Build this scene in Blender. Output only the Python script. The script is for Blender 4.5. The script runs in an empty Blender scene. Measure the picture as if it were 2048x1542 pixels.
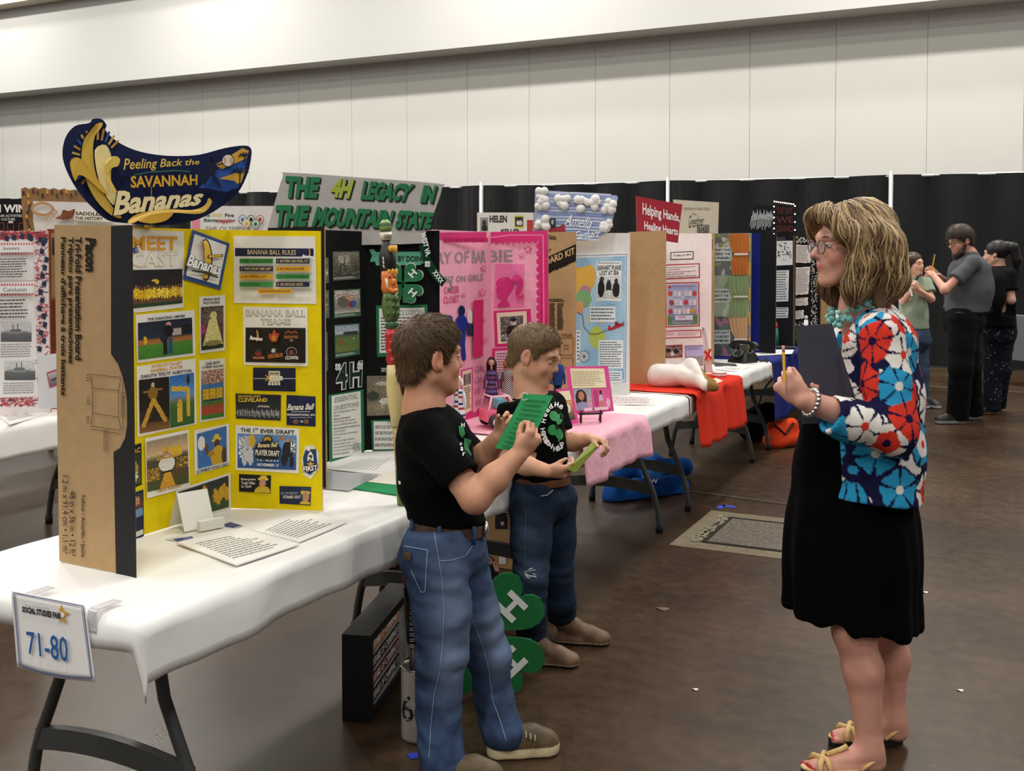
import bpy, bmesh, math, random
import numpy as np
from mathutils import Vector, Matrix
random.seed(7); np.random.seed(7)
SC = bpy.context.scene
COL = SC.collection
# ------------------------------------------------------------------ camera
F = 2100.0; HOR = 512.0; PIT = math.radians(2.0); YAW = math.radians(26.0); CZ = 1.56
CY = HOR + F*math.tan(PIT)
fw = np.array([-math.sin(YAW), math.cos(YAW), 0.0]); rt = np.array([math.cos(YAW), math.sin(YAW), 0.0])
f3 = fw*math.cos(PIT) + np.array([0, 0, -math.sin(PIT)]); u3 = fw*math.sin(PIT) + np.array([0, 0, math.cos(PIT)])
CAM = np.array([0.0, 0.0, CZ])
cd = bpy.data.cameras.new('camera'); co = bpy.data.objects.new('camera', cd); COL.objects.link(co)
cd.sensor_fit = 'HORIZONTAL'; cd.sensor_width = 36.0; cd.lens = F/2048.0*36.0
cd.shift_y = -(771.0-CY)/2048.0
cd.clip_start = 0.05; cd.clip_end = 200
co.matrix_world = Matrix(((rt[0], u3[0], -f3[0], 0), (rt[1], u3[1], -f3[1], 0), (rt[2], u3[2], -f3[2], CZ), (0, 0, 0, 1)))
SC.camera = co
# ------------------------------------------------------------------ world, lights, exposure
W = bpy.data.worlds.new('hall_air'); SC.world = W; W.use_nodes = True
W.node_tree.nodes['Background'].inputs[0].default_value = (0.93, 0.96, 1.0, 1)
W.node_tree.nodes['Background'].inputs[1].default_value = 0.15
SC.view_settings.view_transform = 'Standard'; SC.view_settings.look = 'None'
SC.view_settings.gamma = 1.0; SC.view_settings.use_curve_mapping = False
SC.view_settings.exposure = 0.0
def area(x, y, z, sx, sy, power, col=(1, 0.965, 0.9)):
    l = bpy.data.lights.new('hall_light', 'AREA'); l.shape = 'RECTANGLE'; l.size = sx; l.size_y = sy
    l.energy = power; l.color = col
    o = bpy.data.objects.new('hall_light', l); COL.objects.link(o); o.location = (x, y, z)
    return o
for ly, lw in ((-8.5, 1.45), (-4.0, 1.3), (0.5, .95), (4.8, .9), (8.6, .6), (10.95, .5), (12.95, 2.3), (14.5, .6)):    # rows of ceiling lamps of the hall
    for lx in (-20.5, -14.0, -7.5, -1.0, 5.5):
        area(lx, ly, 8.5, 0.9, 0.4, 150*lw)
# ------------------------------------------------------------------ picture geometry helpers
def ray(x, y): return f3 + rt*((x-1024)/F) - u3*((y-CY)/F)
def onz(x, y, z):
    d = ray(x, y); return CAM + d*((z-CZ)/d[2])
def J(x, y, dep):
    d = ray(x, y); return CAM + d*(dep/d.dot(fw))
def onp(x, y, P, n):
    d = ray(x, y); return CAM + d*((np.dot(n, P)-np.dot(n, CAM))/np.dot(n, d))
def lin(c):
    if isinstance(c, str):
        c = c.lstrip('#'); c = [int(c[i:i+2], 16)/255 for i in (0, 2, 4)]
    return tuple(((v/12.92) if v <= 0.04045 else ((v+0.055)/1.055)**2.4) for v in c)
# ------------------------------------------------------------------ materials
MATS = {}
def mat(name, col=None, rough=0.6, spec=0.4, metal=0.0, bump=0.0, bscale=200.0, var=0.0, vscale=6.0, coat=0.0,
        alpha=1.0, trans=0.0, emit=0.0, stretch=None, sheen=0.0):
    """procedural material; col None reads the mesh's print colours"""
    if name in MATS: return MATS[name]
    m = bpy.data.materials.new(name); m.use_nodes = True; nt = m.node_tree
    b = nt.nodes['Principled BSDF']; L = nt.links
    b.inputs['Roughness'].default_value = rough; b.inputs['Specular IOR Level'].default_value = spec
    b.inputs['Metallic'].default_value = metal; b.inputs['Coat Weight'].default_value = coat
    b.inputs['Alpha'].default_value = alpha; b.inputs['Transmission Weight'].default_value = trans
    b.inputs['Sheen Weight'].default_value = sheen
    if col is None:
        a = nt.nodes.new('ShaderNodeAttribute'); a.attribute_name = 'Col'; src = a.outputs['Color']
    else:
        r = nt.nodes.new('ShaderNodeRGB'); r.outputs[0].default_value = (*lin(col), 1); src = r.outputs[0]
    tc = nt.nodes.new('ShaderNodeTexCoord'); vec = tc.outputs['Object']
    if stretch:
        mp = nt.nodes.new('ShaderNodeMapping'); mp.inputs['Scale'].default_value = stretch
        L.new(vec, mp.inputs['Vector']); vec = mp.outputs['Vector']
    if var > 0:
        n = nt.nodes.new('ShaderNodeTexNoise'); n.inputs['Scale'].default_value = vscale; n.inputs['Detail'].default_value = 5
        L.new(vec, n.inputs['Vector'])
        mr = nt.nodes.new('ShaderNodeMapRange'); mr.inputs[1].default_value = 0.3; mr.inputs[2].default_value = 0.7
        mr.inputs[3].default_value = 1-var; mr.inputs[4].default_value = 1+var
        L.new(n.outputs['Fac'], mr.inputs[0])
        mx = nt.nodes.new('ShaderNodeMix'); mx.data_type = 'RGBA'; mx.blend_type = 'MULTIPLY'; mx.inputs[0].default_value = 1
        L.new(src, mx.inputs[6]); L.new(mr.outputs[0], mx.inputs[7]); src = mx.outputs[2]
    L.new(src, b.inputs['Base Color'])
    if emit: L.new(src, b.inputs['Emission Color']); b.inputs['Emission Strength'].default_value = emit
    if bump > 0:
        n = nt.nodes.new('ShaderNodeTexNoise'); n.inputs['Scale'].default_value = bscale; n.inputs['Detail'].default_value = 3
        L.new(vec, n.inputs['Vector'])
        bp = nt.nodes.new('ShaderNodeBump'); bp.inputs['Strength'].default_value = bump; bp.inputs['Distance'].default_value = 0.01
        L.new(n.outputs['Fac'], bp.inputs['Height']); L.new(bp.outputs['Normal'], b.inputs['Normal'])
    MATS[name] = m
    return m
mat('print_paper', None, 0.55, 0.35); mat('print_gloss', None, 0.35, 0.5)
mat('card_paint', None, 0.8, 0.2, var=0.05, vscale=30); mat('plastic_paint', None, 0.4, 0.5)
mat('fabric_dye', None, 0.92, 0.15, bump=0.25, bscale=500); mat('skin', None, 0.5, 0.35, bump=0.05, bscale=300, var=0.05, vscale=40)
mat('hair', None, 0.5, 0.4); mat('white_paper', '#efede8', 0.6, 0.3)
mat('black_metal', '#232425', 0.45, 0.5); mat('grey_leg', '#3c3d3c', 0.42, 0.5); mat('chrome', '#c9c9c9', 0.25, 0.5, 1.0)
mat('leather', None, 0.55, 0.4, bump=0.15, bscale=120, var=0.12, vscale=25)
# ------------------------------------------------------------------ mesh collecting
class MB:
    def __init__(s): s.v = []; s.f = []; s.c = []
    def add(s, vs, fs, col='#ffffff'):
        o = len(s.v); c = lin(col)
        s.v += [tuple(float(q) for q in p) for p in vs]
        for f in fs: s.f.append(tuple(i+o for i in f)); s.c.append(c)
        return s
    def addc(s, vs, fs, cols):
        o = len(s.v); s.v += [tuple(float(q) for q in p) for p in vs]
        for f, c in zip(fs, cols): s.f.append(tuple(i+o for i in f)); s.c.append(c)
        return s
    def box(s, c, size, col='#ffffff', R=None):
        hx, hy, hz = [q/2 for q in size]
        P = np.array([(a*hx, b*hy, d*hz) for d in (-1, 1) for b in (-1, 1) for a in (-1, 1)])
        if R is not None: P = P @ np.array(R).T
        return s.add(P + np.array(c), [(0, 2, 3, 1), (4, 5, 7, 6), (0, 1, 5, 4), (2, 6, 7, 3), (0, 4, 6, 2), (1, 3, 7, 5)], col)
    def hexa(s, bot, top, col='#ffffff'):
        n = len(bot); V = list(bot)+list(top)
        return s.add(V, [tuple(range(n))[::-1], tuple(range(n, 2*n))]+[(i, (i+1) % n, n+(i+1) % n, n+i) for i in range(n)], col)
    def tube(s, pts, r, col='#ffffff', n=8, caps=True, flat=None):
        pts = [np.array(p, float) for p in pts]; m = len(pts)
        rs = r if hasattr(r, '__len__') else [r]*m
        V = []; prev = None
        for i in range(m):
            t = pts[min(i+1, m-1)]-pts[max(i-1, 0)]; t = t/(np.linalg.norm(t)+1e-9)
            if prev is None:
                a = np.array([0, 0, 1.0]) if abs(t[2]) < 0.9 else np.array([1.0, 0, 0])
                if flat is not None: a = np.array(flat, float)
                u = np.cross(a, t); u /= np.linalg.norm(u)+1e-9
            else:
                u = prev - t*np.dot(prev, t); u /= np.linalg.norm(u)+1e-9
            prev = u; w = np.cross(t, u)
            for k in range(n):
                a = 2*math.pi*k/n; V.append(pts[i]+rs[i]*(u*math.cos(a)+w*math.sin(a)))
        Fs = [(i*n+k, i*n+(k+1) % n, (i+1)*n+(k+1) % n, (i+1)*n+k) for i in range(m-1) for k in range(n)]
        if caps: Fs += [tuple(range(n))[::-1], tuple((m-1)*n+k for k in range(n))]
        return s.add(V, Fs, col)
    def lathe(s, prof, base, col='#ffffff', n=20, axis=(0, 0, 1), cols=None):
        ax = np.array(axis, float); ax /= np.linalg.norm(ax)
        a = np.array([1.0, 0, 0]) if abs(ax[0]) < 0.9 else np.array([0, 1.0, 0])
        u = np.cross(ax, a); u /= np.linalg.norm(u); w = np.cross(ax, u); base = np.array(base, float)
        V = [base+ax*h+r*(u*math.cos(2*math.pi*k/n)+w*math.sin(2*math.pi*k/n)) for (r, h) in prof for k in range(n)]
        m = len(prof)
        Fs = [(i*n+k, i*n+(k+1) % n, (i+1)*n+(k+1) % n, (i+1)*n+k) for i in range(m-1) for k in range(n)]
        if cols is None: return s.add(V, Fs, col)
        return s.addc(V, Fs, [lin(cols[i]) for i in range(m-1) for k in range(n)])
    def ball(s, c, r, col='#ffffff', n=12, m=8, R=None):
        r = np.array(r if hasattr(r, '__len__') else [r]*3, float)
        V = [np.array([math.sin(math.pi*i/m)*math.cos(2*math.pi*k/n), math.sin(math.pi*i/m)*math.sin(2*math.pi*k/n), math.cos(math.pi*i/m)])*r for i in range(m+1) for k in range(n)]
        if R is not None: V = [np.array(R) @ p for p in V]
        V = [p+np.array(c) for p in V]
        return s.add(V, [(i*n+k, (i+1)*n+k, (i+1)*n+(k+1) % n, i*n+(k+1) % n) for i in range(m) for k in range(n)], col)
    def build(s, name, material, parent=None, smooth=False, weld=False):
        me = bpy.data.meshes.new(name); me.from_pydata(s.v, [], s.f)
        at = me.color_attributes.new('Col', 'FLOAT_COLOR', 'CORNER')
        cc = np.repeat(np.array([(*c, 1.0) for c in s.c], dtype=np.float32), [len(f) for f in s.f], axis=0)
        at.data.foreach_set('color', cc.ravel())
        if smooth: me.polygons.foreach_set('use_smooth', [True]*len(me.polygons))
        me.materials.append(MATS[material] if isinstance(material, str) else material)
        if weld:
            bm = bmesh.new(); bm.from_mesh(me); bmesh.ops.remove_doubles(bm, verts=bm.verts, dist=1e-5); bm.to_mesh(me); bm.free()
        o = bpy.data.objects.new(name, me); COL.objects.link(o)
        if parent is not None:
            o.parent = parent; o.matrix_parent_inverse = parent.matrix_basis.inverted()
        return o
def bevel(o, w=0.004, seg=2):
    md = o.modifiers.new('bevel', 'BEVEL'); md.width = w; md.segments = seg; md.limit_method = 'ANGLE'; md.angle_limit = math.radians(40)
    return o
def thing(name, label, cat, loc=(0, 0, 0), group=None):
    o = bpy.data.objects.new(name, None); COL.objects.link(o); o.location = [float(q) for q in loc]; o.empty_display_size = 0.05
    return tag(o, label, cat, group)
def tag(o, label, cat, group=None):
    o['label'] = label; o['category'] = cat
    if group: o['group'] = group
    return o
def struct(o): o['kind'] = 'structure'; return o
# ------------------------------------------------------------------ print: flat pictures and lettering on planes
GLY = {}
def glyphs(txt, bold=0.0, shear=0.0, space=1.0):
    key = (txt, bold, shear, space)
    if key in GLY: return GLY[key]
    cu = bpy.data.curves.new('t', 'FONT'); cu.body = txt; cu.offset = bold; cu.shear = shear; cu.space_character = space
    cu.resolution_u = 2; cu.fill_mode = 'FRONT'
    ob = bpy.data.objects.new('t', cu); COL.objects.link(ob)
    dg = bpy.context.evaluated_depsgraph_get(); me = bpy.data.meshes.new_from_object(ob.evaluated_get(dg))
    V = np.array([v.co[:2] for v in me.vertices]); Fs = [tuple(p.vertices) for p in me.polygons]
    bpy.data.objects.remove(ob); bpy.data.curves.remove(cu); bpy.data.meshes.remove(me)
    if len(V):
        lo = V.min(0); hi = V.max(0); V = (V-lo)/(hi-lo+1e-9)
    GLY[key] = (V, Fs); return GLY[key]
class Plane:
    """a flat face in the place; q maps pixel -> point on it"""
    def __init__(s, P, n, lift=0.0):
        s.P = np.array(P, float); n = np.array(n, float); n /= np.linalg.norm(n)
        if np.dot(n, CAM-s.P) < 0: n = -n
        s.n = n; s.P = s.P + n*lift
    def at(s, x, y, lift=0.0): return onp(x, y, s.P + s.n*lift, s.n)
    def up(s, l): return Plane(s.P, s.n, l)
def quad4(r):
    """(x0,y0,x1,y1) or 4 corners TL TR BR BL"""
    if len(r) == 4 and not hasattr(r[0], '__len__'):
        x0, y0, x1, y1 = r; return [(x0, y0), (x1, y0), (x1, y1), (x0, y1)]
    return r
def bil(Q, V):
    Q = [np.array(q) for q in Q]; u = V[:, 0:1]; v = V[:, 1:2]     # v up
    return Q[3]*(1-u)*(1-v)+Q[2]*u*(1-v)+Q[1]*u*v+Q[0]*(1-u)*v
class Print:
    """collects flat print on a plane"""
    def __init__(s, pl, lift=0.0012): s.pl = pl; s.l = lift; s.m = MB(); s.k = 0
    def q(s, r, d=0): return [s.pl.at(x, y, s.l+d) for x, y in quad4(r)]
    def nxt(s): s.k += 1; return s.k*0.00022
    def rect(s, r, col): s.m.add(s.q(r, s.nxt()), [(3, 2, 1, 0)], col); return s
    def poly(s, pts, col):
        s.m.add([s.pl.at(x, y, s.l+s.nxt()) for x, y in pts], [tuple(range(len(pts)))], col); return s
    def oval(s, cx, cy, rx, ry, col, rot=0, n=18):
        c, si = math.cos(rot), math.sin(rot)
        return s.poly([(cx+rx*math.cos(a)*c-ry*math.sin(a)*si, cy+rx*math.cos(a)*si+ry*math.sin(a)*c) for a in [2*math.pi*k/n for k in range(n)]], col)
    def line(s, pts, w, col):
        d = s.nxt()
        for (x0, y0), (x1, y1) in zip(pts[:-1], pts[1:]):
            L = math.hypot(x1-x0, y1-y0)+1e-6; nx, ny = -(y1-y0)/L*w/2, (x1-x0)/L*w/2
            s.m.add([s.pl.at(x, y, s.l+d) for x, y in ((x0+nx, y0+ny), (x1+nx, y1+ny), (x1-nx, y1-ny), (x0-nx, y0-ny))], [(0, 1, 2, 3)], col)
        return s
    def text(s, t, r, col, bold=0.0, shear=0.0, space=1.0):
        V, Fs = glyphs(t, bold, shear, space)
        if len(V): s.m.add(bil(s.q(r, s.nxt()), V), Fs, col)
        return s
    def lines(s, r, n, col='#55524d', fill=0.42, rag=0.25, seed=0):
        """n rows of small unreadable type as dashes"""
        rnd = random.Random(seed+n); Q = s.q(r, s.nxt()); V = []; Fs = []
        for i in range(n):
            v1 = 1-(i+0.15)/n; v0 = v1-fill/n; u = 0.0; end = 1-rnd.random()*rag
            while u < end:
                w = min(0.03+rnd.random()*0.09, end-u+0.01); k = len(V)
                V += [(u, v0), (u+w, v0), (u+w, v1), (u, v1)]; Fs.append((k, k+1, k+2, k+3)); u += w+0.018
        s.m.add(bil(Q, np.array(V)), Fs, col); return s
    def frame(s, r, w, col):
        q = quad4(r); return s.line(q+[q[0]], w, col)
    def photo(s, r, fn, nx=40, ny=30):
        """a small photographic print painted cell by cell: fn(u,v)->rgb, v down"""
        Q = s.q(r, s.nxt()); g = np.array([(i/nx, 1-j/ny) for j in range(ny+1) for i in range(nx+1)])
        P = bil(Q, g)
        Fs = []; cs = []
        for j in range(ny):
            for i in range(nx):
                Fs.append((j*(nx+1)+i, (j+1)*(nx+1)+i, (j+1)*(nx+1)+i+1, j*(nx+1)+i+1)); cs.append(lin(fn((i+0.5)/nx, (j+0.5)/ny)))
        s.m.addc(P, Fs, cs); return s
    def build(s, name, parent, material='print_paper'): return s.m.build(name, material, parent)
def sheet(pl, r, parent, name='poster', col='#efece6', thick=0.0015, lift=0.0008, material='print_paper'):
    """a thin paper slab on a plane, from its pixel outline"""
    q = quad4(r); a = [pl.at(x, y, lift+thick) for x, y in q]; b = [pl.at(x, y, lift) for x, y in q]
    m = MB(); n = len(q); m.add(a+b, [tuple(range(n)), tuple(range(n, 2*n))[::-1]]+[(i, (i+1) % n, n+(i+1) % n, n+i) for i in range(n)], col)
    return m.build(name, material, parent)
def poster(pl, r, parent, col='#efece6', name='poster', lift=0.0008, material='print_paper'):
    """paper part + a Print ready above it"""
    o = sheet(pl, r, parent, name, col, 0.0015, lift, material); return o, Print(pl, lift+0.0022)
def hexmix(a, b, t):
    f = lambda c: np.array([int(c.lstrip('#')[i:i+2], 16)/255 for i in (0, 2, 4)]) if isinstance(c, str) else np.array(c)
    return tuple(f(a)*(1-t)+f(b)*t)
def hx(c): return hexmix(c, c, 0)
def scene_fn(bg, shapes, noise=0.06, seed=1):
    """photo painter: bg list of (v, colour) stops, shapes (kind,cx,cy,rx,ry,colour)"""
    rnd = np.random.RandomState(seed)
    st = [(v, np.array(hx(c))) for v, c in bg]; sh = [(k, a, b, c, d, np.array(hx(e))) for k, a, b, c, d, e in shapes]
    def fn(u, v):
        c = st[-1][1]
        for (v0, c0), (v1, c1) in zip(st[:-1], st[1:]):
            if v < v1:
                t = (v-v0)/(v1-v0) if v >= v0 else 0; c = c0*(1-t)+c1*t; break
        for k, a, b, rx, ry, e in sh:
            if k == 'o':
                if ((u-a)/rx)**2+((v-b)/ry)**2 < 1: c = e
            elif k == 'r':
                if abs(u-a) < rx and abs(v-b) < ry: c = e
            elif k == 't':      # trapezoid, apex at top
                if abs(v-b) < ry and abs(u-a) < rx*(0.35+0.65*(v-b+ry)/(2*ry)): c = e
            elif k == 'c':      # crowd speckle
                if abs(u-a) < rx and abs(v-b) < ry and rnd.rand() < 0.6: c = e*(0.5+0.8*rnd.rand())
        return tuple(np.clip(c*(1+noise*rnd.randn()), 0.01, 1))
    return fn
# ================================================================== THE HALL
DD = np.array([1, 0.085, 0.0]); DD /= np.linalg.norm(DD); DN = np.array([DD[1], -DD[0], 0.0])      # along the drape line, out of it
WD = np.array([1.0, 0, 0]); WN = np.array([0, -1.0, 0])                                            # along the back wall, out of it
DP = np.array([0, 15.75, 0.0])                                                                      # a point under the drape line
WP = np.array([0, 16.75, 0.0])
def wall_s(px, P): D, N = (DD, DN) if P is DP else (WD, WN); return float(np.dot(onp(px, 500, P, N)-P, D))
def wp(s, z, out=0.0, P=WP): D, N = (DD, DN) if P is DP else (WD, WN); return P + D*s + np.array([0, 0, z]) + N*out
# floor: polished stained concrete
m = bpy.data.materials.new('polished_concrete'); m.use_nodes = True; nt = m.node_tree; b = nt.nodes['Principled BSDF']; L = nt.links
tc = nt.nodes.new('ShaderNodeTexCoord')
n1 = nt.nodes.new('ShaderNodeTexNoise'); n1.inputs['Scale'].default_value = 0.9; n1.inputs['Detail'].default_value = 7; n1.inputs['Roughness'].default_value = 0.65
n2 = nt.nodes.new('ShaderNodeTexNoise'); n2.inputs['Scale'].default_value = 14; n2.inputs['Detail'].default_value = 8; n2.inputs['Roughness'].default_value = 0.7
n3 = nt.nodes.new('ShaderNodeTexNoise'); n3.inputs['Scale'].default_value = 55; n3.inputs['Detail'].default_value = 2
for n in (n1, n2, n3): L.new(tc.outputs['Object'], n.inputs['Vector'])
r1 = nt.nodes.new('ShaderNodeValToRGB'); e = r1.color_ramp.elements
e[0].position = 0.30; e[0].color = (*lin('#2c1f15'), 1); e[1].position = 0.72; e[1].color = (*lin('#50402f'), 1)
x = e.new(0.5); x.color = (*lin('#3f2f21'), 1)
L.new(n1.outputs['Fac'], r1.inputs[0])
r2 = nt.nodes.new('ShaderNodeValToRGB'); e = r2.color_ramp.elements
e[0].position = 0.38; e[0].color = (0.78, 0.76, 0.74, 1); e[1].position = 0.7; e[1].color = (1.28, 1.25, 1.2, 1)
L.new(n2.outputs['Fac'], r2.inputs[0])
mx = nt.nodes.new('ShaderNodeMix'); mx.data_type = 'RGBA'; mx.blend_type = 'MULTIPLY'; mx.inputs[0].default_value = 1
L.new(r1.outputs[0], mx.inputs[6]); L.new(r2.outputs[0], mx.inputs[7])
r3 = nt.nodes.new('ShaderNodeValToRGB'); e = r3.color_ramp.elements; e[0].position = 0.70; e[0].color = (0, 0, 0, 1); e[1].position = 0.78; e[1].color = (0.35, 0.35, 0.35, 1)
L.new(n3.outputs['Fac'], r3.inputs[0])
m2 = nt.nodes.new('ShaderNodeMix'); m2.data_type = 'RGBA'; m2.inputs[7].default_value = (*lin('#8c8374'), 1)
L.new(r3.outputs[0], m2.inputs[0]); L.new(mx.outputs[2], m2.inputs[6]); L.new(m2.outputs[2], b.inputs['Base Color'])
rr = nt.nodes.new('ShaderNodeMapRange'); rr.inputs[3].default_value = 0.24; rr.inputs[4].default_value = 0.46; L.new(n2.outputs['Fac'], rr.inputs[0]); L.new(rr.outputs[0], b.inputs['Roughness'])
b.inputs['Specular IOR Level'].default_value = 0.3
bp = nt.nodes.new('ShaderNodeBump'); bp.inputs['Strength'].default_value = 0.04; L.new(n2.outputs['Fac'], bp.inputs['Height']); L.new(bp.outputs[0], b.inputs['Normal'])
MATS['floor'] = m
fl = struct(MB().add([(-30, -6, 0), (12, -6, 0), (12, 18, 0), (-30, 18, 0)], [(0, 1, 2, 3)]).build('floor', 'floor'))
mat('joint', '#6b6253', 0.7, 0.3, var=0.3, vscale=20); mat('joint_dark', '#241e18', 0.8, 0.2)
def floor_strip(name, pts, w, material, z=0.0012):
    mb = MB()
    for a, c in zip(pts[:-1], pts[1:]):
        a = np.array(a); c = np.array(c); t = (c-a)/np.linalg.norm(c-a); nn = np.array([-t[1], t[0], 0])*w/2
        mb.add([a-nn+[0, 0, z], c-nn+[0, 0, z], c+nn+[0, 0, z], a+nn+[0, 0, z]], [(0, 1, 2, 3)])
    return mb.build(name, material, fl)
floor_strip('floor_joint', [onz(1375, 984, 0), onz(1470, 997, 0), onz(1600, 1014, 0)], 0.02, 'joint_dark')
floor_strip('floor_joint', [onz(1375, 982, 0), onz(1470, 994, 0), onz(1600, 1011, 0)], 0.012, 'joint', 0.002)
floor_strip('floor_joint', [onz(1845, 771, 0), onz(1950, 779, 0), onz(2060, 785, 0)], 0.03, 'joint')
# floor pocket cover in its paler concrete collar
mat('pale_concrete', '#6f6551', 0.75, 0.3, var=0.18, vscale=25, bump=0.2, bscale=60)
mat('cover_plate', '#5c5347', 0.55, 0.4, 0.0, bump=0.9, bscale=70, var=0.5, vscale=60)
cx0, cx1, cy0, cy1 = -1.70, -0.62, 5.42, 6.27
col = MB(); col.box(((cx0+cx1)/2, (cy0+cy1)/2, 0.0015), (cx1-cx0, cy1-cy0, 0.003)); co_ = col.build('floor_collar', 'pale_concrete', fl)
pt = MB(); pt.box(((cx0+cx1)/2, (cy0+cy1)/2+0.0, 0.004), (cx1-cx0-0.34, cy1-cy0-0.3, 0.006)); 
pc = tag(pt.build('floor_box_cover', 'cover_plate'), 'textured metal cover plate set into the pale concrete floor patch', 'floor cover')
fr = MB(); hw = (cx1-cx0-0.30)/2; hh = (cy1-cy0-0.26)/2; mxx = (cx0+cx1)/2; myy = (cy0+cy1)/2
for sx, sy, dx, dy in ((2*hw, 0.022, 0, -hh), (2*hw, 0.022, 0, hh), (0.03, 2*hh, -hw, 0), (0.03, 2*hh, hw, 0)):
    fr.box((mxx+dx, myy+dy, 0.004), (sx, sy, 0.006))
fr.build('frame', 'joint_dark', pc)
rim = MB(); rnd = random.Random(3)
for k in range(26):
    rim.box((mxx-hw-0.035+rnd.uniform(-.012, .012), myy-hh+2*hh*k/25, 0.005), (0.03+rnd.random()*0.03, 0.03, 0.009), '#8d836f', Matrix.Rotation(rnd.random(), 3, 'Z'))
rim.build('broken_rim', 'card_paint', pc)
mat('blue_tape', '#2c3fb0', 0.6, 0.3); mat('scrap', '#d9d6cf', 0.7)
tp = MB()
for pts in ([(1432, 1016), (1440, 1009), (1452, 1010), (1443, 1018)], [(1440, 1009), (1470, 1012), (1471, 1016), (1450, 1014)]):
    tp.add([onz(x, y, 0.003) for x, y in pts], [(3, 2, 1, 0)])
tag(tp.build('tape_mark', 'blue_tape'), 'bent strip of blue tape on the floor by the metal cover', 'tape')
tp = MB().add([onz(x, y, 0.002) for x, y in ((812, 1508), (835, 1504), (836, 1516), (822, 1518))], [(3, 2, 1, 0)])
tag(tp.build('tape_mark', 'blue_tape'), 'scrap of blue tape on the floor behind the taller boy', 'tape')
for i, (x, y, s, lab) in enumerate(((1850, 1184, .014, 'tiny white paper scrap on the floor beside the black skirt'), (1920, 1380, .012, 'tiny pale scrap on the bare floor at lower right'), (1325, 1217, .03, 'thin clear plastic scrap on the floor right of the boots'), (1390, 1378, .012, 'small pale floor speck below the cowboy boots'))):
    p = onz(x, y, 0.003); mb = MB(); mb.add([p+np.array([s*math.cos(a)*(1+.4*math.sin(3*a)), s*.7*math.sin(a), 0.002*math.sin(2*a)]) for a in [k*math.pi/4 for k in range(8)]], [tuple(range(8))])
    tag(mb.build('paper_scrap', 'scrap' if i != 2 else 'joint'), lab, 'scrap')
# back wall of tall white panels, bulkhead above
mat('wall_panel', '#cdcbc4', 0.7, 0.25, bump=0.05, bscale=150, var=0.015, vscale=1.5); mat('wall_seam', '#b2afa8', 0.8); mat('bulkhead', '#c4c3bf', 0.75, 0.2); mat('tan_ceiling', '#c9bfae', 0.8, 0.2)
HS = 5.18
wb = MB(); wb.hexa([wp(-26, 0, -0.2), wp(12, 0, -0.2), wp(12, 0, -0.02), wp(-26, 0, -0.02)], [wp(-26, 9, -0.2), wp(12, 9, -0.2), wp(12, 9, -0.02), wp(-26, 9, -0.02)])
wall = struct(wb.build('wall_back', 'wall_seam'))
seams = [wall_s(x, WP) for x in (-60, 10, 85, 160, 240, 322, 408, 500, 600, 705, 815, 935, 1058, 1190, 1338, 1497, 1668, 1850, 2043, 2250)]
seams = [-26]+seams+[12]
for a, c in zip(seams[:-1], seams[1:]):
    g = 0.003
    mb = MB(); mb.hexa([wp(a+g, 0.02, -0.03), wp(c-g, 0.02, -0.03), wp(c-g, 0.02, 0), wp(a+g, 0.02, 0)], [wp(a+g, HS+0.3, -0.03), wp(c-g, HS+0.3, -0.03), wp(c-g, HS+0.3, 0), wp(a+g, HS+0.3, 0)])
    mb.build('panel', 'wall_panel', wall)
def slab(name, s0, s1, z0, z1, o0, o1, material):
    mb = MB(); mb.hexa([wp(s0, z0, o0), wp(s1, z0, o0), wp(s1, z0, o1), wp(s0, z0, o1)], [wp(s0, z1, o0), wp(s1, z1, o0), wp(s1, z1, o1), wp(s0, z1, o1)])
    return struct(mb.build(name, material))
slab('trim_1', -30, 12, HS, 7.0, 0.0, 0.62, 'bulkhead')
slab('trim_2', -30, 12, 7.0, 8.4, 0.0, 1.0, 'tan_ceiling')
# pipe and drape
mat('drape_cloth', '#0c0d0f', 0.85, 0.2, bump=0.15, bscale=300, var=0.15, vscale=3, sheen=0.2)
mat('pipe', '#c4c6c8', 0.4, 0.5, 0.3)
HD = 2.70
ps = [wall_s(-420, DP), wall_s(-60, DP), wall_s(440, DP), wall_s(963, DP), wall_s(1335, DP), wall_s(1780, DP), wall_s(2420, DP)]
labs = ['black pleated drape at the far left edge behind the left boards', 'black pleated drape behind the rings and saddles boards', 'black pleated drape behind the grey slanted green-lettered sign', 'black pleated drape behind the sky sign with cotton clouds', 'black pleated drape behind the lit sign and red sign', 'black pleated drape behind the man in the grey polo']
for i in range(len(ps)-1):
    a, c = ps[i]+0.03, ps[i+1]-0.03; N = int((c-a)/0.025); rnd = random.Random(i)
    th = thing('drape', labs[i], 'curtain', wp((a+c)/2, 0, P=DP)); mb = MB(); V = []; zs = [0.03, 0.6, 1.6, HD-0.1, HD-0.03, HD]
    ph = 0; prof = []
    for k in range(N+1):
        ph += 0.16+0.14*rnd.random(); prof.append(math.sin(ph)*(0.6+0.4*rnd.random()))
    for z in zs:
        for k in range(N+1):
            amp = 0.05 if z < HD-0.05 else 0.025
            V.append(wp(a+(c-a)*k/N, z - (0.02*math.sin(math.pi*k/N) if z > HD-0.2 else 0), amp*prof[k], DP))
    n = N+1
    mb.add(V, [(j*n+k, j*n+k+1, (j+1)*n+k+1, (j+1)*n+k) for j in range(len(zs)-1) for k in range(N)])
    mb.build('cloth', 'drape_cloth', th, True)
    rod = MB(); rod.tube([wp(a, HD-0.02, -0.03, DP), wp(c, HD-0.02, -0.03, DP)], 0.02, n=8); rod.build('rail', 'pipe', th, True)
plabs = ['slim grey pole at the left end of the drape line', 'slim grey drape pole hidden low behind the rings board', 'slim grey drape pole above the deaf-blind author sign', 'slim grey drape pole between the red and bunker signs', 'slim grey drape pole above the blond woman']
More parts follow.
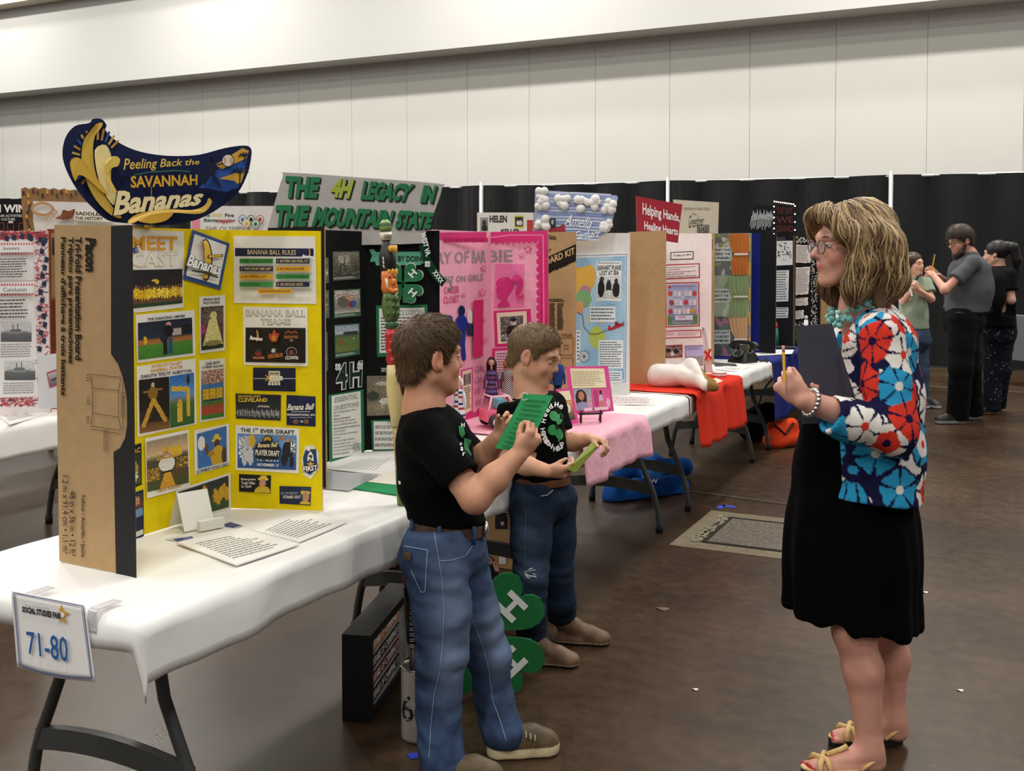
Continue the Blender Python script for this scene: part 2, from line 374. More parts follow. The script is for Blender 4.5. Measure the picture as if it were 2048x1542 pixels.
for s, lab in zip(ps[1:6], plabs):
    th = thing('drape_pole', lab, 'pole', wp(s, 0, 0.02, DP)); mb = MB()
    mb.tube([wp(s, 0.012, 0.02, DP), wp(s, HD+0.05, 0.02, DP)], 0.024, n=10); mb.build('tube', 'pipe', th, True)
    mb = MB(); mb.box(wp(s, 0.006, 0.02, DP), (0.45, 0.45, 0.012)); mb.build('base_plate', 'black_metal', th)
# ================================================================== TABLES
mat('tabletop', '#d9d7d0', 0.5); mat('cloth_plastic', '#f0efec', 0.42, 0.4, bump=0.12, bscale=9)
mat('cloth_red', '#d3301b', 0.85, 0.15, bump=0.2, bscale=400); mat('cloth_pink', '#f0b3c4', 0.8, 0.2, bump=0.3, bscale=30, var=0.07, vscale=30)
mat('cloth_blue', '#14206b', 0.8, 0.2, bump=0.2, bscale=300); mat('rubber', '#131313', 0.7)
TZ = 0.74; XR = -1.765; XL = -2.525
def table(label, x0, x1, y0, y1):
    cx = (x0+x1)/2; th = thing('folding_table', label, 'table', (cx, (y0+y1)/2, 0))
    o = MB(); o.box((cx, (y0+y1)/2, TZ-0.025), (x1-x0, y1-y0, 0.045)); bevel(o.build('tabletop', 'tabletop', th), 0.012, 2)
    W2 = (x1-x0)/2
    for yf, dr in ((y0+0.27, 1), (y1-0.27, -1)):
        for s in (-1, 1):
            pts = [(0.17, .70), (0.17, .56), (0.172, .50), (0.185, .43), (0.225, .34), (0.265, .255), (0.288, .19), (0.303, .12), (0.312, .06), (0.315, .028)]
            pts = [(cx+s*a*W2/.38, yf, z) for a, z in pts]
            lg = MB().tube(pts, 0.0165, n=10).build('leg', 'grey_leg', th, True)
            MB().tube([(pts[-1][0], yf, 0.05), (pts[-1][0], yf, 0.0)], 0.021, n=10).build('foot_cap', 'rubber', lg, True)
        br = MB(); N = 8; xs = [-0.275*W2/.38+0.55*W2/.38*k/N for k in range(N+1)]
        for k in range(N):
            a, c = xs[k], xs[k+1]; za = .205+.028*(1-(a/.28)**2); zc = .205+.028*(1-(c/.28)**2); h = .06
            br.hexa([(cx+a, yf-.013, za), (cx+c, yf-.013, zc), (cx+c, yf+.013, zc), (cx+a, yf+.013, za)], [(cx+a, yf-.013, za+h), (cx+c, yf-.013, zc+h), (cx+c, yf+.013, zc+h), (cx+a, yf+.013, za+h)])
        br.build('crossbar', 'grey_leg', th)
        bc = MB(); bc.tube([(cx-0.2, yf, .55), (cx+0.2, yf, .55)], 0.012, n=8); bc.build('upper_bar', 'black_metal', th, True)
        bc = MB(); bc.tube([(cx, yf, .55), (cx, yf+dr*0.42, .70)], 0.011, n=8); bc.build('brace', 'black_metal', th, True)
    return th
def cloth(name, label, cat, x0, x1, y0, y1, ov, material, zt=TZ+0.004, seed=0, amp=0.008, step=0.025, flare=0.03, group=None, wob=0.005):
    """a sheet over a table; ov = overhang (left, right, near, far)"""
    rnd = np.random.RandomState(seed); ol, orr, on, of = ov
    us = np.arange(x0-ol, x1+orr+step*.5, step); vs = np.arange(y0-on, y1+of+step*.5, step)
    ph = rnd.rand(8)*6.28; V = []
    for v in vs:
        for u in us:
            a = max(x0-u, u-x1, 0.0); b2 = max(y0-v, v-y1, 0.0); sx = -1 if u < x0 else 1; sy = -1 if v < y0 else 1
            cu = min(max(u, x0), x1); cv = min(max(v, y0), y1)
            z = zt; px_, py_ = cu, cv
            w = .5*math.sin(v*9+ph[0])+.35*math.sin(v*17+ph[1])+.25*math.sin(v*31+ph[2]); w2 = .5*math.sin(u*10+ph[3])+.4*math.sin(u*19+ph[4])
            if a > 0 or b2 > 0:
                L = math.hypot(a, b2); r = 0.018
                drop = L-0.4*r if L > r else L*L/(2*r)*1.2
                out = min(L, r)*0.9+0.004
                if a > 0 and b2 > 0:
                    k = min(1, min(a, b2)/0.06)
                    dx, dy = a/L, b2/L; px_ += sx*dx*(out+flare*drop*3*k); py_ += sy*dy*(out+flare*drop*3*k)
                    drop *= 1+0.12*k
                elif a > 0: px_ += sx*(out+flare*drop+amp*w*min(1, drop/.06)); drop += wob*w*min(1, a/.05)
                else: py_ += sy*(out+flare*drop+amp*w2*min(1, drop/.06)); drop += wob*w2*min(1, b2/.05)
                z = zt-drop
            else:
                z += 0.0018*(1+math.sin(u*23+v*7+ph[5])*math.sin(v*13-u*5+ph[6]))
            V.append((px_, py_, z))
    n = len(us); mb = MB(); mb.add(V, [(j*n+i, j*n+i+1, (j+1)*n+i+1, (j+1)*n+i) for j in range(len(vs)-1) for i in range(n-1)])
    o = mb.build(name, material, None, True)
    md = o.modifiers.new('sol', 'SOLIDIFY'); md.thickness = 0.0012; md.offset = 1
    return tag(o, label, cat, group)
Y1, Y2, Y3, Y4, Y5 = 1.72, 3.85, 5.93, 8.17, 10.3
table('grey-legged folding table under the numbered sign and yellow board', XL, XR, Y1, Y2-.01)
table('grey-legged folding table under the pink doll display', XL, XR, Y2+.01, Y3-.01)
table('grey-legged folding table half hidden by the hanging red cloth', XL, XR, Y3+.01, Y4-.01)
table('folding table under the blue cloth behind the woman', XL, XR, Y4+.01, Y5-.01)
cloth('tablecloth', 'white plastic tablecloth with a pointed hanging corner, nearest table', 'tablecloth', XL, XR, Y1, Y2-.012, (.12, .15, .075, 0.0), 'cloth_plastic', seed=1)
cloth('tablecloth', 'white plastic tablecloth under the pink cloth and map board', 'tablecloth', XL, XR, Y2+.012, Y3-.012, (.12, .13, 0.0, 0.02), 'cloth_plastic', seed=4, amp=.006)
cloth('tablecloth', 'white tablecloth under the black telephone and curtain board', 'tablecloth', XL, XR, Y3+.012, Y4-.012, (.12, .12, 0.0, .05), 'cloth_plastic', seed=6, amp=.006)
cloth('tablecloth', 'dark blue tablecloth hanging low behind the telephone', 'tablecloth', XL, XR, Y4+.06, Y5, (.12, .5, 0.02, .1), 'cloth_blue', seed=8, amp=.02)
cloth('red_cloth', 'bright red cloth hanging over the aisle side of a table', 'cloth', XL+.05, XR+.04, Y3+.03, Y3+1.12, (0, .33, 0.0, 0.0), 'cloth_red', zt=TZ+.011, seed=5, amp=.02, flare=.12, wob=.012)
cloth('pink_cloth', 'pale pink satin cloth under the dolls and toy jeep', 'cloth', XL+.02, XR+.035, Y2+.35, Y2+1.22, (0, .21, 0.0, 0.0), 'cloth_pink', zt=TZ+.011, seed=9, amp=.022, flare=.1)
# left row
LX = -4.40
table('folding table of the left row carrying the battleship board', LX-.76, LX, 2.7, 4.55)
cloth('tablecloth', 'white tablecloth on the left-row table behind the cardboard wing', 'tablecloth', LX-.76, LX, 2.7, 4.55, (.1, .16, .1, .1), 'cloth_plastic', seed=11)
table('folding table of the left row hidden behind the yellow board', LX-.76, LX, 4.75, 6.8)
cloth('tablecloth', 'white tablecloth on the hidden left-row table', 'tablecloth', LX-.76, LX, 4.75, 6.8, (.1, .16, .1, .1), 'cloth_plastic', seed=12)
# ================================================================== TRI-FOLD BOARDS
CARD = '#b5956c'
TOPZ = TZ+0.010
def g2(x, y): return np.array([x, y, TOPZ])
def on_px(P, d, px):
    """point P + t*d (floor plan) that stands at picture column px"""
    n = np.cross(ray(px, 400), ray(px, 900)); d = np.array([d[0], d[1], 0.0]); t = np.dot(n, CAM-P)/np.dot(n, d); return P+d*t
def ztop(P, y):
    dep = np.dot(P-CAM, fw); return J(0, y, dep)[2]
def panel(parent, P0, P1, h0, h1, front, back=CARD, face=None, name='panel', th=0.005, material='card_paint'):
    """upright board panel from base point P0 to P1, tops at z h0,h1; face = a point its front looks toward"""
    P0 = np.array(P0, float); P1 = np.array(P1, float); t = P1-P0; n = np.array([-t[1], t[0], 0.0]); n /= np.linalg.norm(n)
    f = CAM if face is None else np.array([*face, 0.0])
    if np.dot(n, f-P0) < 0: n = -n
    T0 = np.array([P0[0], P0[1], h0]); T1 = np.array([P1[0], P1[1], h1]); b = -n*th
    V = [P0, P1, T1, T0, P0+b, P1+b, T1+b, T0+b]
    m = MB(); m.addc(V, [(0, 1, 2, 3), (7, 6, 5, 4), (0, 4, 5, 1), (3, 2, 6, 7), (0, 3, 7, 4), (1, 5, 6, 2)], [lin(front), lin(back)]+[lin(CARD)]*4)
    o = m.build(name, material, parent)
    return o, Plane(P0, n), Plane(P0-n*th, -n)
def trifold(label, A, B, C, D, tops, front, back=CARD, group=None):
    """A,C fold points; B,D free edges; returns thing + planes (left wing outside, centre inside, right wing inside)"""
    th = thing('tri_fold_board', label, 'display board', (A+C)/2, group)
    hA, hB, hC, hD = tops
    mid = ((A+B+C+D)/4)[:2]
    _, pli, plo = panel(th, A, B, hA, hB, front, back, mid)
    _, pc, _ = panel(th, A, C, hA, hC, front, back, mid)
    _, pr, _ = panel(th, C, D, hC, hD, front, back, mid)
    return th, Plane(plo.P, plo.n), Plane(pc.P, pc.n), Plane(pr.P, pr.n)
def vert(x0, y0, x1, y1): return [(x1, y0), (x1, y1), (x0, y1), (x0, y0)]      # lettering that reads downward
# ------------------------------------------------------------------ yellow board
YEL = '#ecd40a'
A = g2(-2.294, 1.963); B = g2(-2.008, 1.949); C = g2(-2.282, 2.616); D = g2(-1.994, 2.713)
yb, yo, yc, yr = trifold('yellow tri-fold board with baseball photos and a brown printed cardboard wing', A, B, C, D, (ztop(A, 450), ztop(B, 450), ztop(C, 460), ztop(D, 462)), YEL)
p = Print(yo)
p.poly([(222, 452), (265, 450), (273, 1160), (232, 1152), (227, 904), (240, 896), (250, 876), (254, 850), (254, 800), (247, 760), (236, 728), (222, 708)], '#2b2a2a')
for t, r, bo in (('Pacon', (170, 475, 192, 543), .05), ('Tri-Fold Presentation Board', (150, 474, 163, 720), .035), ('Tríptico para presentaciones', (134, 474, 147, 727), .035), ("Panneau d'affichage à trois battants", (119, 474, 132, 791), .035),
                 ('Yellow / Amarillo / Jaune', (160, 988, 170, 1115), .01), ('48 in x 36 in • 12 ft²', (139, 982, 151, 1112), 0), ('1.2 m x 91.4 cm • 1.1 m²', (125, 951, 137, 1108), 0)):
    p.text(t, vert(*r), '#241f1a', bo, 0.12 if t == 'Pacon' else 0)
a_, b_, c_, d_, e_, f_, g_, h_ = (180, 748), (242, 755), (185, 776), (237, 781), (185, 826), (237, 834), (182, 852), (242, 861)
for l in ([a_, b_], [a_, c_], [b_, d_], [c_, d_], [c_, e_], [d_, f_], [e_, f_], [e_, g_], [f_, h_], [g_, h_], [(246, 757), (246, 862)], [(182, 858), (242, 868)]): p.line(l, 1.0, '#3a322a')
p.frame((243, 785, 249, 834), .8, '#3a322a'); p.frame((208, 860, 215, 902), .8, '#3a322a')
p.text('48 in / 1.2 m', vert(244, 790, 248, 830), '#3a322a'); p.text('36 in / 91.4 cm', vert(209, 864, 214, 898), '#3a322a')
for y in (748, 795, 832): p.lines((173, y, 180, y+16), 3, '#4a4034', seed=y)
p.build('printing', yb, 'card_paint')
NAVY = '#1b2348'; GOLD = '#e0a52c'; W_ = '#f0ede6'
def crowd(bg, cols, seed, extra=()):
    r = random.Random(seed); sh = list(extra)
    for i in range(26):
        u = (i+0.5)/26; c = r.choice(cols); sh += [('o', u, .62+.05*r.random(), .022, .16, c), ('o', u, .45+.05*r.random(), .014, .035, '#8a5a3c')]
    return scene_fn(bg, sh, .1, seed)
def banana(p, x, y, s, col='#e6b73a', rim='#1e3327'):
    """plain banana mark"""
    def arc(k): return [(x+s*(-.30+.9*math.sin(a)*.4), y-s*math.cos(a)*1.0) for a in [0.35+k_*2.4/10 for k_ in range(11)]]
    outer = [(x+s*(.10+.34*math.sin(a)), y-s*math.cos(a)) for a in [0.15+i*2.7/12 for i in range(13)]]
    inner = [(x+s*(.02+.10*math.sin(a)), y-s*.92*math.cos(a)) for a in [0.15+i*2.7/12 for i in range(13)]][::-1]
    cx = x+.1*s
    p.poly([(cx+(a-cx)*1.18, y+(b-y)*1.1) for a, b in outer+inner], rim); p.poly(outer+inner, col); return p
# centre panel posters
po, p = poster(yc, [(212, 455), (368, 463), (367, 615), (212, 632)], yb)
p.text('MEET', [(262, 471), (355, 473), (355, 501), (262, 500)], '#e3a33a', .03); p.text('CAST', [(262, 504), (355, 504), (355, 533), (262, 535)], '#d9c9a0', .02); p.text('CAST', [(264, 506), (354, 506), (354, 531), (264, 533)], W_, 0.005)
p.text('THE', [(232, 505), (276, 494), (278, 504), (234, 516)], '#26339a', .03)
p.photo([(215, 541), (365, 538), (365, 606), (215, 622)], crowd([(0, '#15131a'), (.3, '#201c22'), (.75, '#30281c'), (.86, '#7d4a33'), (.93, '#24452c'), (1, '#1b3a25')], ['#e3bb2e', '#d8a91f', '#f0cd45'], 3, [('o', .62, .3, .05, .03, '#e8bf30'), ('o', .64, .34, .02, .08, '#e8bf30')]), 60, 34); p.build('print', po)
po, p = poster(yc, [(385, 459), (459, 487), (441, 580), (366, 558)], yb, '#33518f', lift=.003)
p.poly([(389, 468), (453, 491), (437, 570), (372, 551)], W_); banana(p, 405, 520, 40)
p.line([(416, 513), (446, 511)], 6, '#1e3327'); p.line([(418, 513), (444, 511)], 4, '#e6b73a')
p.text('Bananas', [(376, 506), (446, 530), (441, 552), (372, 531)], '#1e3327', .09, .25); p.text('Bananas', [(377, 507), (445, 530), (441, 551), (373, 531)], '#ffffff', .03, .25)
p.line([(384, 541), (410, 545), (436, 555)], 3, '#1e3327'); p.build('print', po)
po, p = poster(yc, [(398, 594), (450, 590), (450, 701), (400, 707)], yb)
p.text('PRINCESS', [(407, 597), (440, 595), (440, 600), (407, 602)], '#20263f', .02); p.text('POTASSIA', [(407, 604), (440, 602), (440, 607), (407, 609)], '#20263f', .02)
p.photo([(402, 614), (447, 611), (447, 695), (403, 701)], scene_fn([(0, '#3a332e'), (.35, '#4b4038'), (.6, '#6a3f52'), (.9, '#25301f'), (1, '#1f3a24')], [('c', .5, .2, .5, .2, '#7a675c'), ('c', .12, .5, .1, .1, '#c8407a'), ('o', .55, .14, .09, .06, '#4b2f20'), ('o', .55, .22, .16, .1, '#d9cf8e'), ('t', .52, .6, .46, .3, '#ddd58e'), ('o', .52, .86, .4, .06, '#8d8452')], .07, 5), 34, 50); p.build('print', po)
po, p = poster(yc, [(271, 630), (389, 620), (391, 711), (274, 726)], yb)
p.text('THE DANCING UMPIRE', [(295, 636), (370, 629), (370, 634), (295, 642)], '#20263f', .02)
p.photo([(276, 646), (384, 635), (386, 706), (277, 720)], scene_fn([(0, '#1b2436'), (.45, '#232d44'), (.5, '#a06a3c'), (.6, '#a8703c'), (.64, '#4f8a35'), (1, '#3f7d2c')], [('r', .7, .35, .08, .09, '#b9a9a8'), ('r', .9, .3, .1, .12, '#15181d'), ('o', .12, .5, .03, .12, '#d9a92b'), ('o', .55, .12, .05, .07, '#d79a95'), ('o', .54, .3, .09, .17, '#14151d'), ('o', .46, .5, .07, .12, '#202a3f'), ('r', .48, .75, .03, .2, '#171a24'), ('r', .58, .72, .04, .22, '#31507c')], .05, 6), 52, 36); p.build('print', po)
po, p = poster(yc, [(273, 733), (391, 717), (393, 848), (275, 874)], yb)
p.text("WORLD'S TALLEST", [(303, 730), (364, 722), (364, 728), (303, 736)], '#d39a2f', .02); p.text('BASEBALL PLAYER', [(302, 739), (366, 730), (366, 736), (302, 745)], '#d39a2f', .02)
p.text('DAKOTA "STILTS" ALBRITTON', [(282, 750), (383, 738), (383, 744), (282, 757)], '#20263f', .02)
p.photo([(278, 760), (338, 753), (340, 856), (280, 867)], scene_fn([(0, '#1c1713'), (.8, '#241d15'), (.86, '#6d4c2d'), (1, '#8a5f36')], [('c', .5, .7, .5, .1, '#3a2c22'), ('o', .45, .13, .06, .05, '#c8b8a0'), ('o', .45, .28, .16, .12, '#8d6a26'), ('r', .25, .24, .13, .02, '#8d6a3c'), ('r', .66, .22, .12, .02, '#8d6a3c')]+[('o', .45-.32*t, .42+.44*t, .07, .05, '#c89a38') for t in np.linspace(0, 1, 9)]+[('o', .48+.36*t, .42+.4*t, .07, .05, '#c89a38') for t in np.linspace(0, 1, 9)], .05, 7), 32, 50)
p.photo([(339, 753), (388, 745), (389, 846), (341, 856)], scene_fn([(0, '#2c6bb8'), (.4, '#5a93cf'), (.46, '#7d7f8b'), (.58, '#3f6a34'), (1, '#35602c')], [('o', .75, .12, .07, .1, '#3b2c20')]+[('o', .72-.6*t, .3-.05*t, .07, .05, '#d9ad3c') for t in np.linspace(0, 1, 9)]+[('o', .74+.02*t, .3+.5*t, .07, .05, '#d9ad3c') for t in np.linspace(0, 1, 10)]+[('o', .4, .58, .11, .1, '#d9ad2c'), ('r', .34, .78, .05, .14, '#e0b33a'), ('r', .46, .78, .05, .14, '#e0b33a')], .05, 8), 28, 50); p.build('print', po)
po, p = poster(yc, [(398, 721), (450, 716), (450, 836), (400, 845)], yb)
p.text('DAD BOD', [(412, 725), (440, 722), (440, 727), (412, 731)], '#20263f', .02); p.text('CHEER SQUAD', [(404, 733), (448, 729), (448, 734), (404, 738)], '#20263f', .02)
p.photo([(403, 742), (447, 737), (448, 833), (403, 840)], scene_fn([(0, '#a9776a'), (.28, '#8a5a52'), (.3, '#3d78b8'), (.36, '#3d78b8'), (.4, '#5c6a3a'), (.66, '#4a7a38'), (.78, '#b04a38'), (.9, '#b0503c'), (.93, '#3f7d34'), (1, '#3f7d34')], [('c', .5, .14, .5, .14, '#c4a59b')]+[('o', .12+.15*(i % 6), .42+.07*(i//6), .07, .05, '#d8ab33') for i in range(18)]+[('o', .15+.14*i, .62, .06, .03, '#2a3558') for i in range(6)], .08, 9), 30, 50); p.build('print', po)
po, p = poster(yc, [(290, 877), (377, 859), (380, 974), (294, 997)], yb, lift=.003)
p.photo([(293, 884), (375, 866), (378, 965), (295, 984)], scene_fn([(0, '#9a8a78'), (.3, '#d8b98a'), (.42, '#4d4a33'), (.7, '#5a4a2a'), (1, '#46582c')], [('r', .7, .3, .13, .1, '#dcb23a'), ('c', .15, .68, .15, .12, '#c89a3c'), ('c', .85, .55, .15, .12, '#c89a3c'), ('o', .46, .24, .08, .06, '#dba926'), ('o', .46, .32, .07, .07, '#c08a6a'), ('o', .47, .52, .19, .16, '#e6e2d8'), ('t', .48, .85, .2, .16, '#d9a033'), ('r', .48, .69, .13, .02, '#2a2522'), ('r', .5, .4, .28, .015, '#c8964a')], .05, 10), 44, 50)
p.text('**NEW PLAYER**', [(309, 980), (367, 967), (368, 972), (309, 987)], '#c79a3c', .02); p.build('print', po)
po, p = poster(yc, [(388, 861), (458, 847), (459, 930), (389, 950)], yb)
p.photo([(394, 868), (453, 852), (454, 923), (396, 938)], scene_fn([(0, '#3f72b5'), (1, '#4478bb')], [('o', .14, .3, .12, .2, '#e9e7e4'), ('r', .3, .5, .06, .16, '#7a4a34'), ('o', .65, .3, .17, .06, '#dcc04c'), ('o', .65, .24, .1, .09, '#dcc04c'), ('o', .66, .42, .09, .12, '#5a3a2b'), ('o', .68, .78, .24, .3, '#d6a92d'), ('o', .9, .8, .08, .25, '#5a3a2b'), ('o', .45, .66, .12, .08, '#b08a2a')], .04, 11), 44, 40)
p.text('COWBOY KYLE LUIGS', [(393, 941), (457, 925), (457, 931), (393, 948)], '#20263f', .02); p.build('print', po)
po, p = poster(yc, [(351, 981), (461, 945), (462, 1018), (353, 1050)], yb)
p.photo([(357, 984), (457, 951), (458, 1014), (359, 1042)], scene_fn([(0, '#34383a'), (.5, '#3c3f3c'), (.55, '#46543a'), (1, '#37552c')], [('r', .2, .35, .3, .3, '#23282d'), ('o', .5, .25, .04, .2, '#d9a92d')]+[('o', .06+.06*i, .6+.1*math.sin(i*2.1), .05, .2, '#c89a30') for i in range(5)]+[('o', .72+.06*i, .5+.1*math.sin(i*1.7), .05, .22, '#d1a232') for i in range(5)], .08, 12), 44, 30); p.build('print', po)
po, p = poster(yc, [(230, 900), (283, 886), (284, 969), (231, 990)], yb, '#1c2018')
p.text('MANIAC', [(238, 905), (281, 894), (281, 904), (238, 916)], GOLD, .03); p.photo([(232, 918), (282, 905), (283, 966), (232, 985)], scene_fn([(0, '#2a3524'), (1, '#41562f')], [('o', .6, .5, .3, .3, '#b78a5a'), ('o', .6, .75, .25, .2, '#d9d4c8')], .08, 13), 16, 20); p.build('print', po)
po, p = poster(yc, [(230, 998), (287, 979), (288, 1072), (232, 1096)], yb, '#1d2340')
p.photo([(234, 1000), (285, 983), (286, 1012), (234, 1030)], scene_fn([(0, '#2a2c30'), (1, '#7a4a30')], [('o', .7, .5, .2, .3, '#c08a6a')], .08, 14), 16, 12); p.rect([(234, 1034), (285, 1014), (286, 1030), (234, 1052)], '#6f8fb4'); p.rect([(234, 1080), (286, 1058), (287, 1068), (234, 1090)], '#d8d6d0'); p.build('print', po)
# right wing posters
po, p = poster(yr, [(467, 472), (631, 473), (633, 608), (468, 606)], yb)
p.rect([(470, 496), (627, 497), (627, 513), (470, 512)], NAVY); p.text('BANANA BALL RULES', [(495, 499), (592, 500), (592, 510), (495, 509)], '#ddc58a', .01)
banana(p, 617, 506, 9, '#d9b23c', '#27345a'); p.text('Bananas', [(605, 509), (627, 511), (626, 516), (604, 514)], '#ffffff', .04, .2)
GR = '#3f8f45'
rows = [(GR, '1  EVERY INNING COUNTS', '#1b3a22'), (NAVY, '2  TWO HOUR TIME LIMIT', '#dcc27c'), (GOLD, '3  NO STEPPING OUT', '#3a2a10'), (GR, '4  NO BUNTING', '#1b3a22')], [(NAVY, '5  BATTERS CAN STEAL 1ST', '#dcc27c'), (GOLD, '6  NO WALKS ALLOWED', '#3a2a10'), (GR, '7  1 ON 1 SHOWDOWN TIEBREAKER', '#1b3a22'), (NAVY, '8  NO MOUND VISITS', '#dcc27c')]
for ci, (x0, x1) in enumerate(((479, 546), (552, 619))):
    for k in range(4):
        y = 517+15.6*k; c, t, tc_ = rows[ci][k]; p.rect((x0, y, x1, y+10), c); p.text(t, (x0+3, y+2.3, x0+6+min(58, len(t)*2.65), y+7.7), tc_, .015)
p.rect((516, 577.5, 584, 587), GOLD); p.text("9  IF A FAN CATCHES A FOUL BALL, IT'S AN OUT", (519, 580, 581, 585), '#3a2a10', .02); p.build('print', po)
po, p = poster(yr, [(486, 613), (615, 615), (616, 733), (488, 730)], yb)
p.text('BANANA BALL', [(492, 620), (610, 621), (610, 634), (492, 633)], '#6a675f', .03); p.text('BANANA BALL', [(493, 621), (609, 622), (609, 633), (493, 632)], W_, .002)
p.text('TEAMS', [(521, 638), (581, 638), (581, 650), (521, 650)], '#6a675f', .03); p.text('TEAMS', [(522, 639), (580, 639), (580, 649), (522, 649)], W_, .002)
p.rect([(491, 655), (611, 656), (611, 726), (491, 724)], '#1d1916')
banana(p, 512, 672, 12, '#c9a544', '#332c1a'); p.text('Bananas', [(500, 671), (526, 674), (525, 682), (499, 679)], '#f2efe6', .04, .2)
p.poly([(548, 658), (553, 666), (559, 667), (556, 676), (553, 684), (543, 684), (538, 676), (538, 667), (544, 668)], '#b4452a'); p.oval(548, 676, 5, 6, '#d98a3a')
p.text('FIREFIGHTERS', [(569, 671), (596, 671), (597, 677), (568, 677)], '#b8714a', .03); p.line([(570, 667), (577, 662), (583, 667), (589, 662), (595, 667)], 3, '#a34a33'); p.poly([(578, 679), (588, 679), (583, 684)], '#8d857a')
p.text('TAILGATERS', [(505, 713), (529, 713), (529, 718), (505, 718)], '#d9894a', .03); p.oval(517, 706, 7, 6, '#93303a'); p.oval(517, 701, 6, 3, '#3a3f55')
p.text('COCONUTS', [(536, 709), (565, 706), (565, 714), (536, 717)], '#e0822c', .04, .1); p.oval(550, 703, 9, 6, '#58575a'); p.oval(547, 701, 4, 4, '#d6d3cc'); p.oval(555, 702, 4, 3, '#1d1916')
p.oval(583, 704, 11, 10, '#a9a6a4'); p.oval(583, 704, 9.5, 8.5, '#2a1f1d'); p.oval(583, 705, 5, 5, '#8d4a3c'); p.text('CLOWNS', [(571, 712), (596, 712), (597, 719), (570, 719)], '#e8e6e2', .03); p.build('print', po)
po, p = poster(yr, [(506, 735), (591, 736), (591, 783), (506, 781)], yb, '#151b3a')
p.rect((507, 756, 591, 758), '#9aa0b5'); p.rect((537, 742, 560, 765), '#d9cfae'); p.text('X', (530, 750, 541, 762), '#e0a52c', .03); p.text('CLUB', (540, 752, 566, 761), '#ffffff', .03); p.text('Banana Ball', (539, 744, 558, 749), NAVY, .01, .2)
for k in range(4): p.oval(539+6.3*k, 768, 2.8, 2.8, '#efeee8')
p.build('print', po)
po, p = poster(yr, [(471, 787), (562, 790), (561, 841), (472, 837)], yb, '#22242f')
p.photo([(473, 806), (561, 808), (560, 838), (473, 835)], scene_fn([(0, '#262a38'), (.5, '#2d3140'), (1, '#3a3d46')], [('o', .62, .2, .14, .07, '#a9a39a')]+[('o', .03+.055*i, .65+.06*math.sin(i*3), .022, .24, '#8f9096') for i in range(18)], .12, 15), 46, 16)
p.text('BANANALAND', (476, 790, 521, 795), '#d9b24a', .02); p.text('CLEVELAND', (476, 796, 535, 804), '#e8c94a', .03); p.build('print', po)
po, p = poster(yr, [(573, 790), (631, 793), (631, 853), (573, 850)], yb, '#18204a')
p.text('Banana Ball', [(575, 808), (629, 807), (628, 819), (574, 821)], '#f4f2ec', .02, .3); p.text('MORGANTOWN, WV', [(574, 827), (630, 828), (630, 833), (574, 832)], '#f4f2ec', .025); p.lines((583, 822, 621, 826), 1, '#c9c9d4'); p.lines((580, 834, 624, 837), 1, '#c9c9d4')
p.oval(592, 843, 6, 5, '#7a5a4a'); p.oval(613, 843, 6, 5, '#7a5a4a'); p.text('VS', (600, 841, 606, 845), '#ffffff', .02); p.build('print', po)
po, p = poster(yr, [(471, 850), (599, 857), (597, 947), (471, 940)], yb)
p.text('THE 1', [(481, 856), (508, 857), (508, 865), (481, 864)], NAVY, .025); p.text('ST', [(510, 856), (517, 856.5), (517, 861), (510, 860.5)], NAVY, .025); p.text('EVER DRAFT', [(521, 858), (589, 861), (589, 869), (521, 866)], NAVY, .025)
p.photo([(475, 867), (593, 871), (592, 940), (475, 935)], scene_fn([(0, '#6b8fc4'), (.5, '#4a74b4'), (1, '#2b4f95')], [('o', .16, .25, .1, .2, '#b9bcc4'), ('o', .12, .65, .05, .3, '#c9ccd4'), ('o', .22, .65, .05, .28, '#c9ccd4'), ('o', .25, .2, .05, .2, '#d9ad3c'), ('o', .78, .25, .08, .15, '#6fa0d8'), ('o', .75, .1, .04, .08, '#b47a5a'), ('o', .87, .4, .1, .25, '#22262c'), ('o', .86, .15, .04, .06, '#c09070'), ('o', .8, .7, .06, .2, '#22262c'), ('o', .92, .75, .04, .2, '#22262c'), ('c', .07, .4, .05, .3, '#dbe6f4'), ('c', .95, .3, .04, .2, '#dbe6f4')], .05, 16), 52, 30)
p.oval(535, 880, 10, 9, '#2b2a22'); p.oval(535, 880, 8, 7, '#c9a23c'); p.poly([(514, 887), (535, 880), (556, 888), (562, 900), (557, 917), (535, 921), (510, 915), (508, 898)], '#22252f'); p.text('Banana Ball', [(515, 886), (555, 885), (555, 894), (515, 895)], '#ead79a', .03, .25)
p.text('PLAYER DRAFT', [(511, 899), (559, 902), (559, 913), (511, 910)], '#f2efe6', .025); p.poly([(518, 914), (552, 916), (535, 922)], '#22252f'); p.text('NOVEMBER 13', [(514, 926), (557, 928), (557, 934), (514, 932)], '#f2efe6', .02, .15); p.text('9 8 ★ MLB 8 9'.replace('★', '-'), [(514, 918), (557, 920), (557, 924), (514, 922)], '#dfe4ee', .01); p.build('print', po)
st = [(610, 892), (627, 890), (638, 905), (637, 940), (622, 958), (606, 950), (603, 920)]
po, p = poster(yr, st, yb, '#e9e4d2', 'sticker'); p.poly([(611, 900), (632, 898), (635, 936), (620, 950), (608, 942), (606, 915)], '#27406a')
for k, t in enumerate('FAN'): p.text(t, (615, 893+10*k, 627, 902+10*k), '#f6f4ec', .04)
p.poly([(621, 922), (623, 926), (629, 927), (624, 930), (626, 935), (621, 932), (616, 935), (618, 930), (613, 927), (619, 926)], '#e2a93a'); p.text('FIRST', [(605, 932), (636, 929), (636, 941), (606, 945)], '#22252f', .09); p.text('FIRST', [(606, 933), (635, 930), (635, 940), (607, 944)], '#f6f4ec', .03); p.build('print', po)
po, p = poster(yr, [(478, 948), (542, 951), (541, 987), (478, 983)], yb, '#161618')
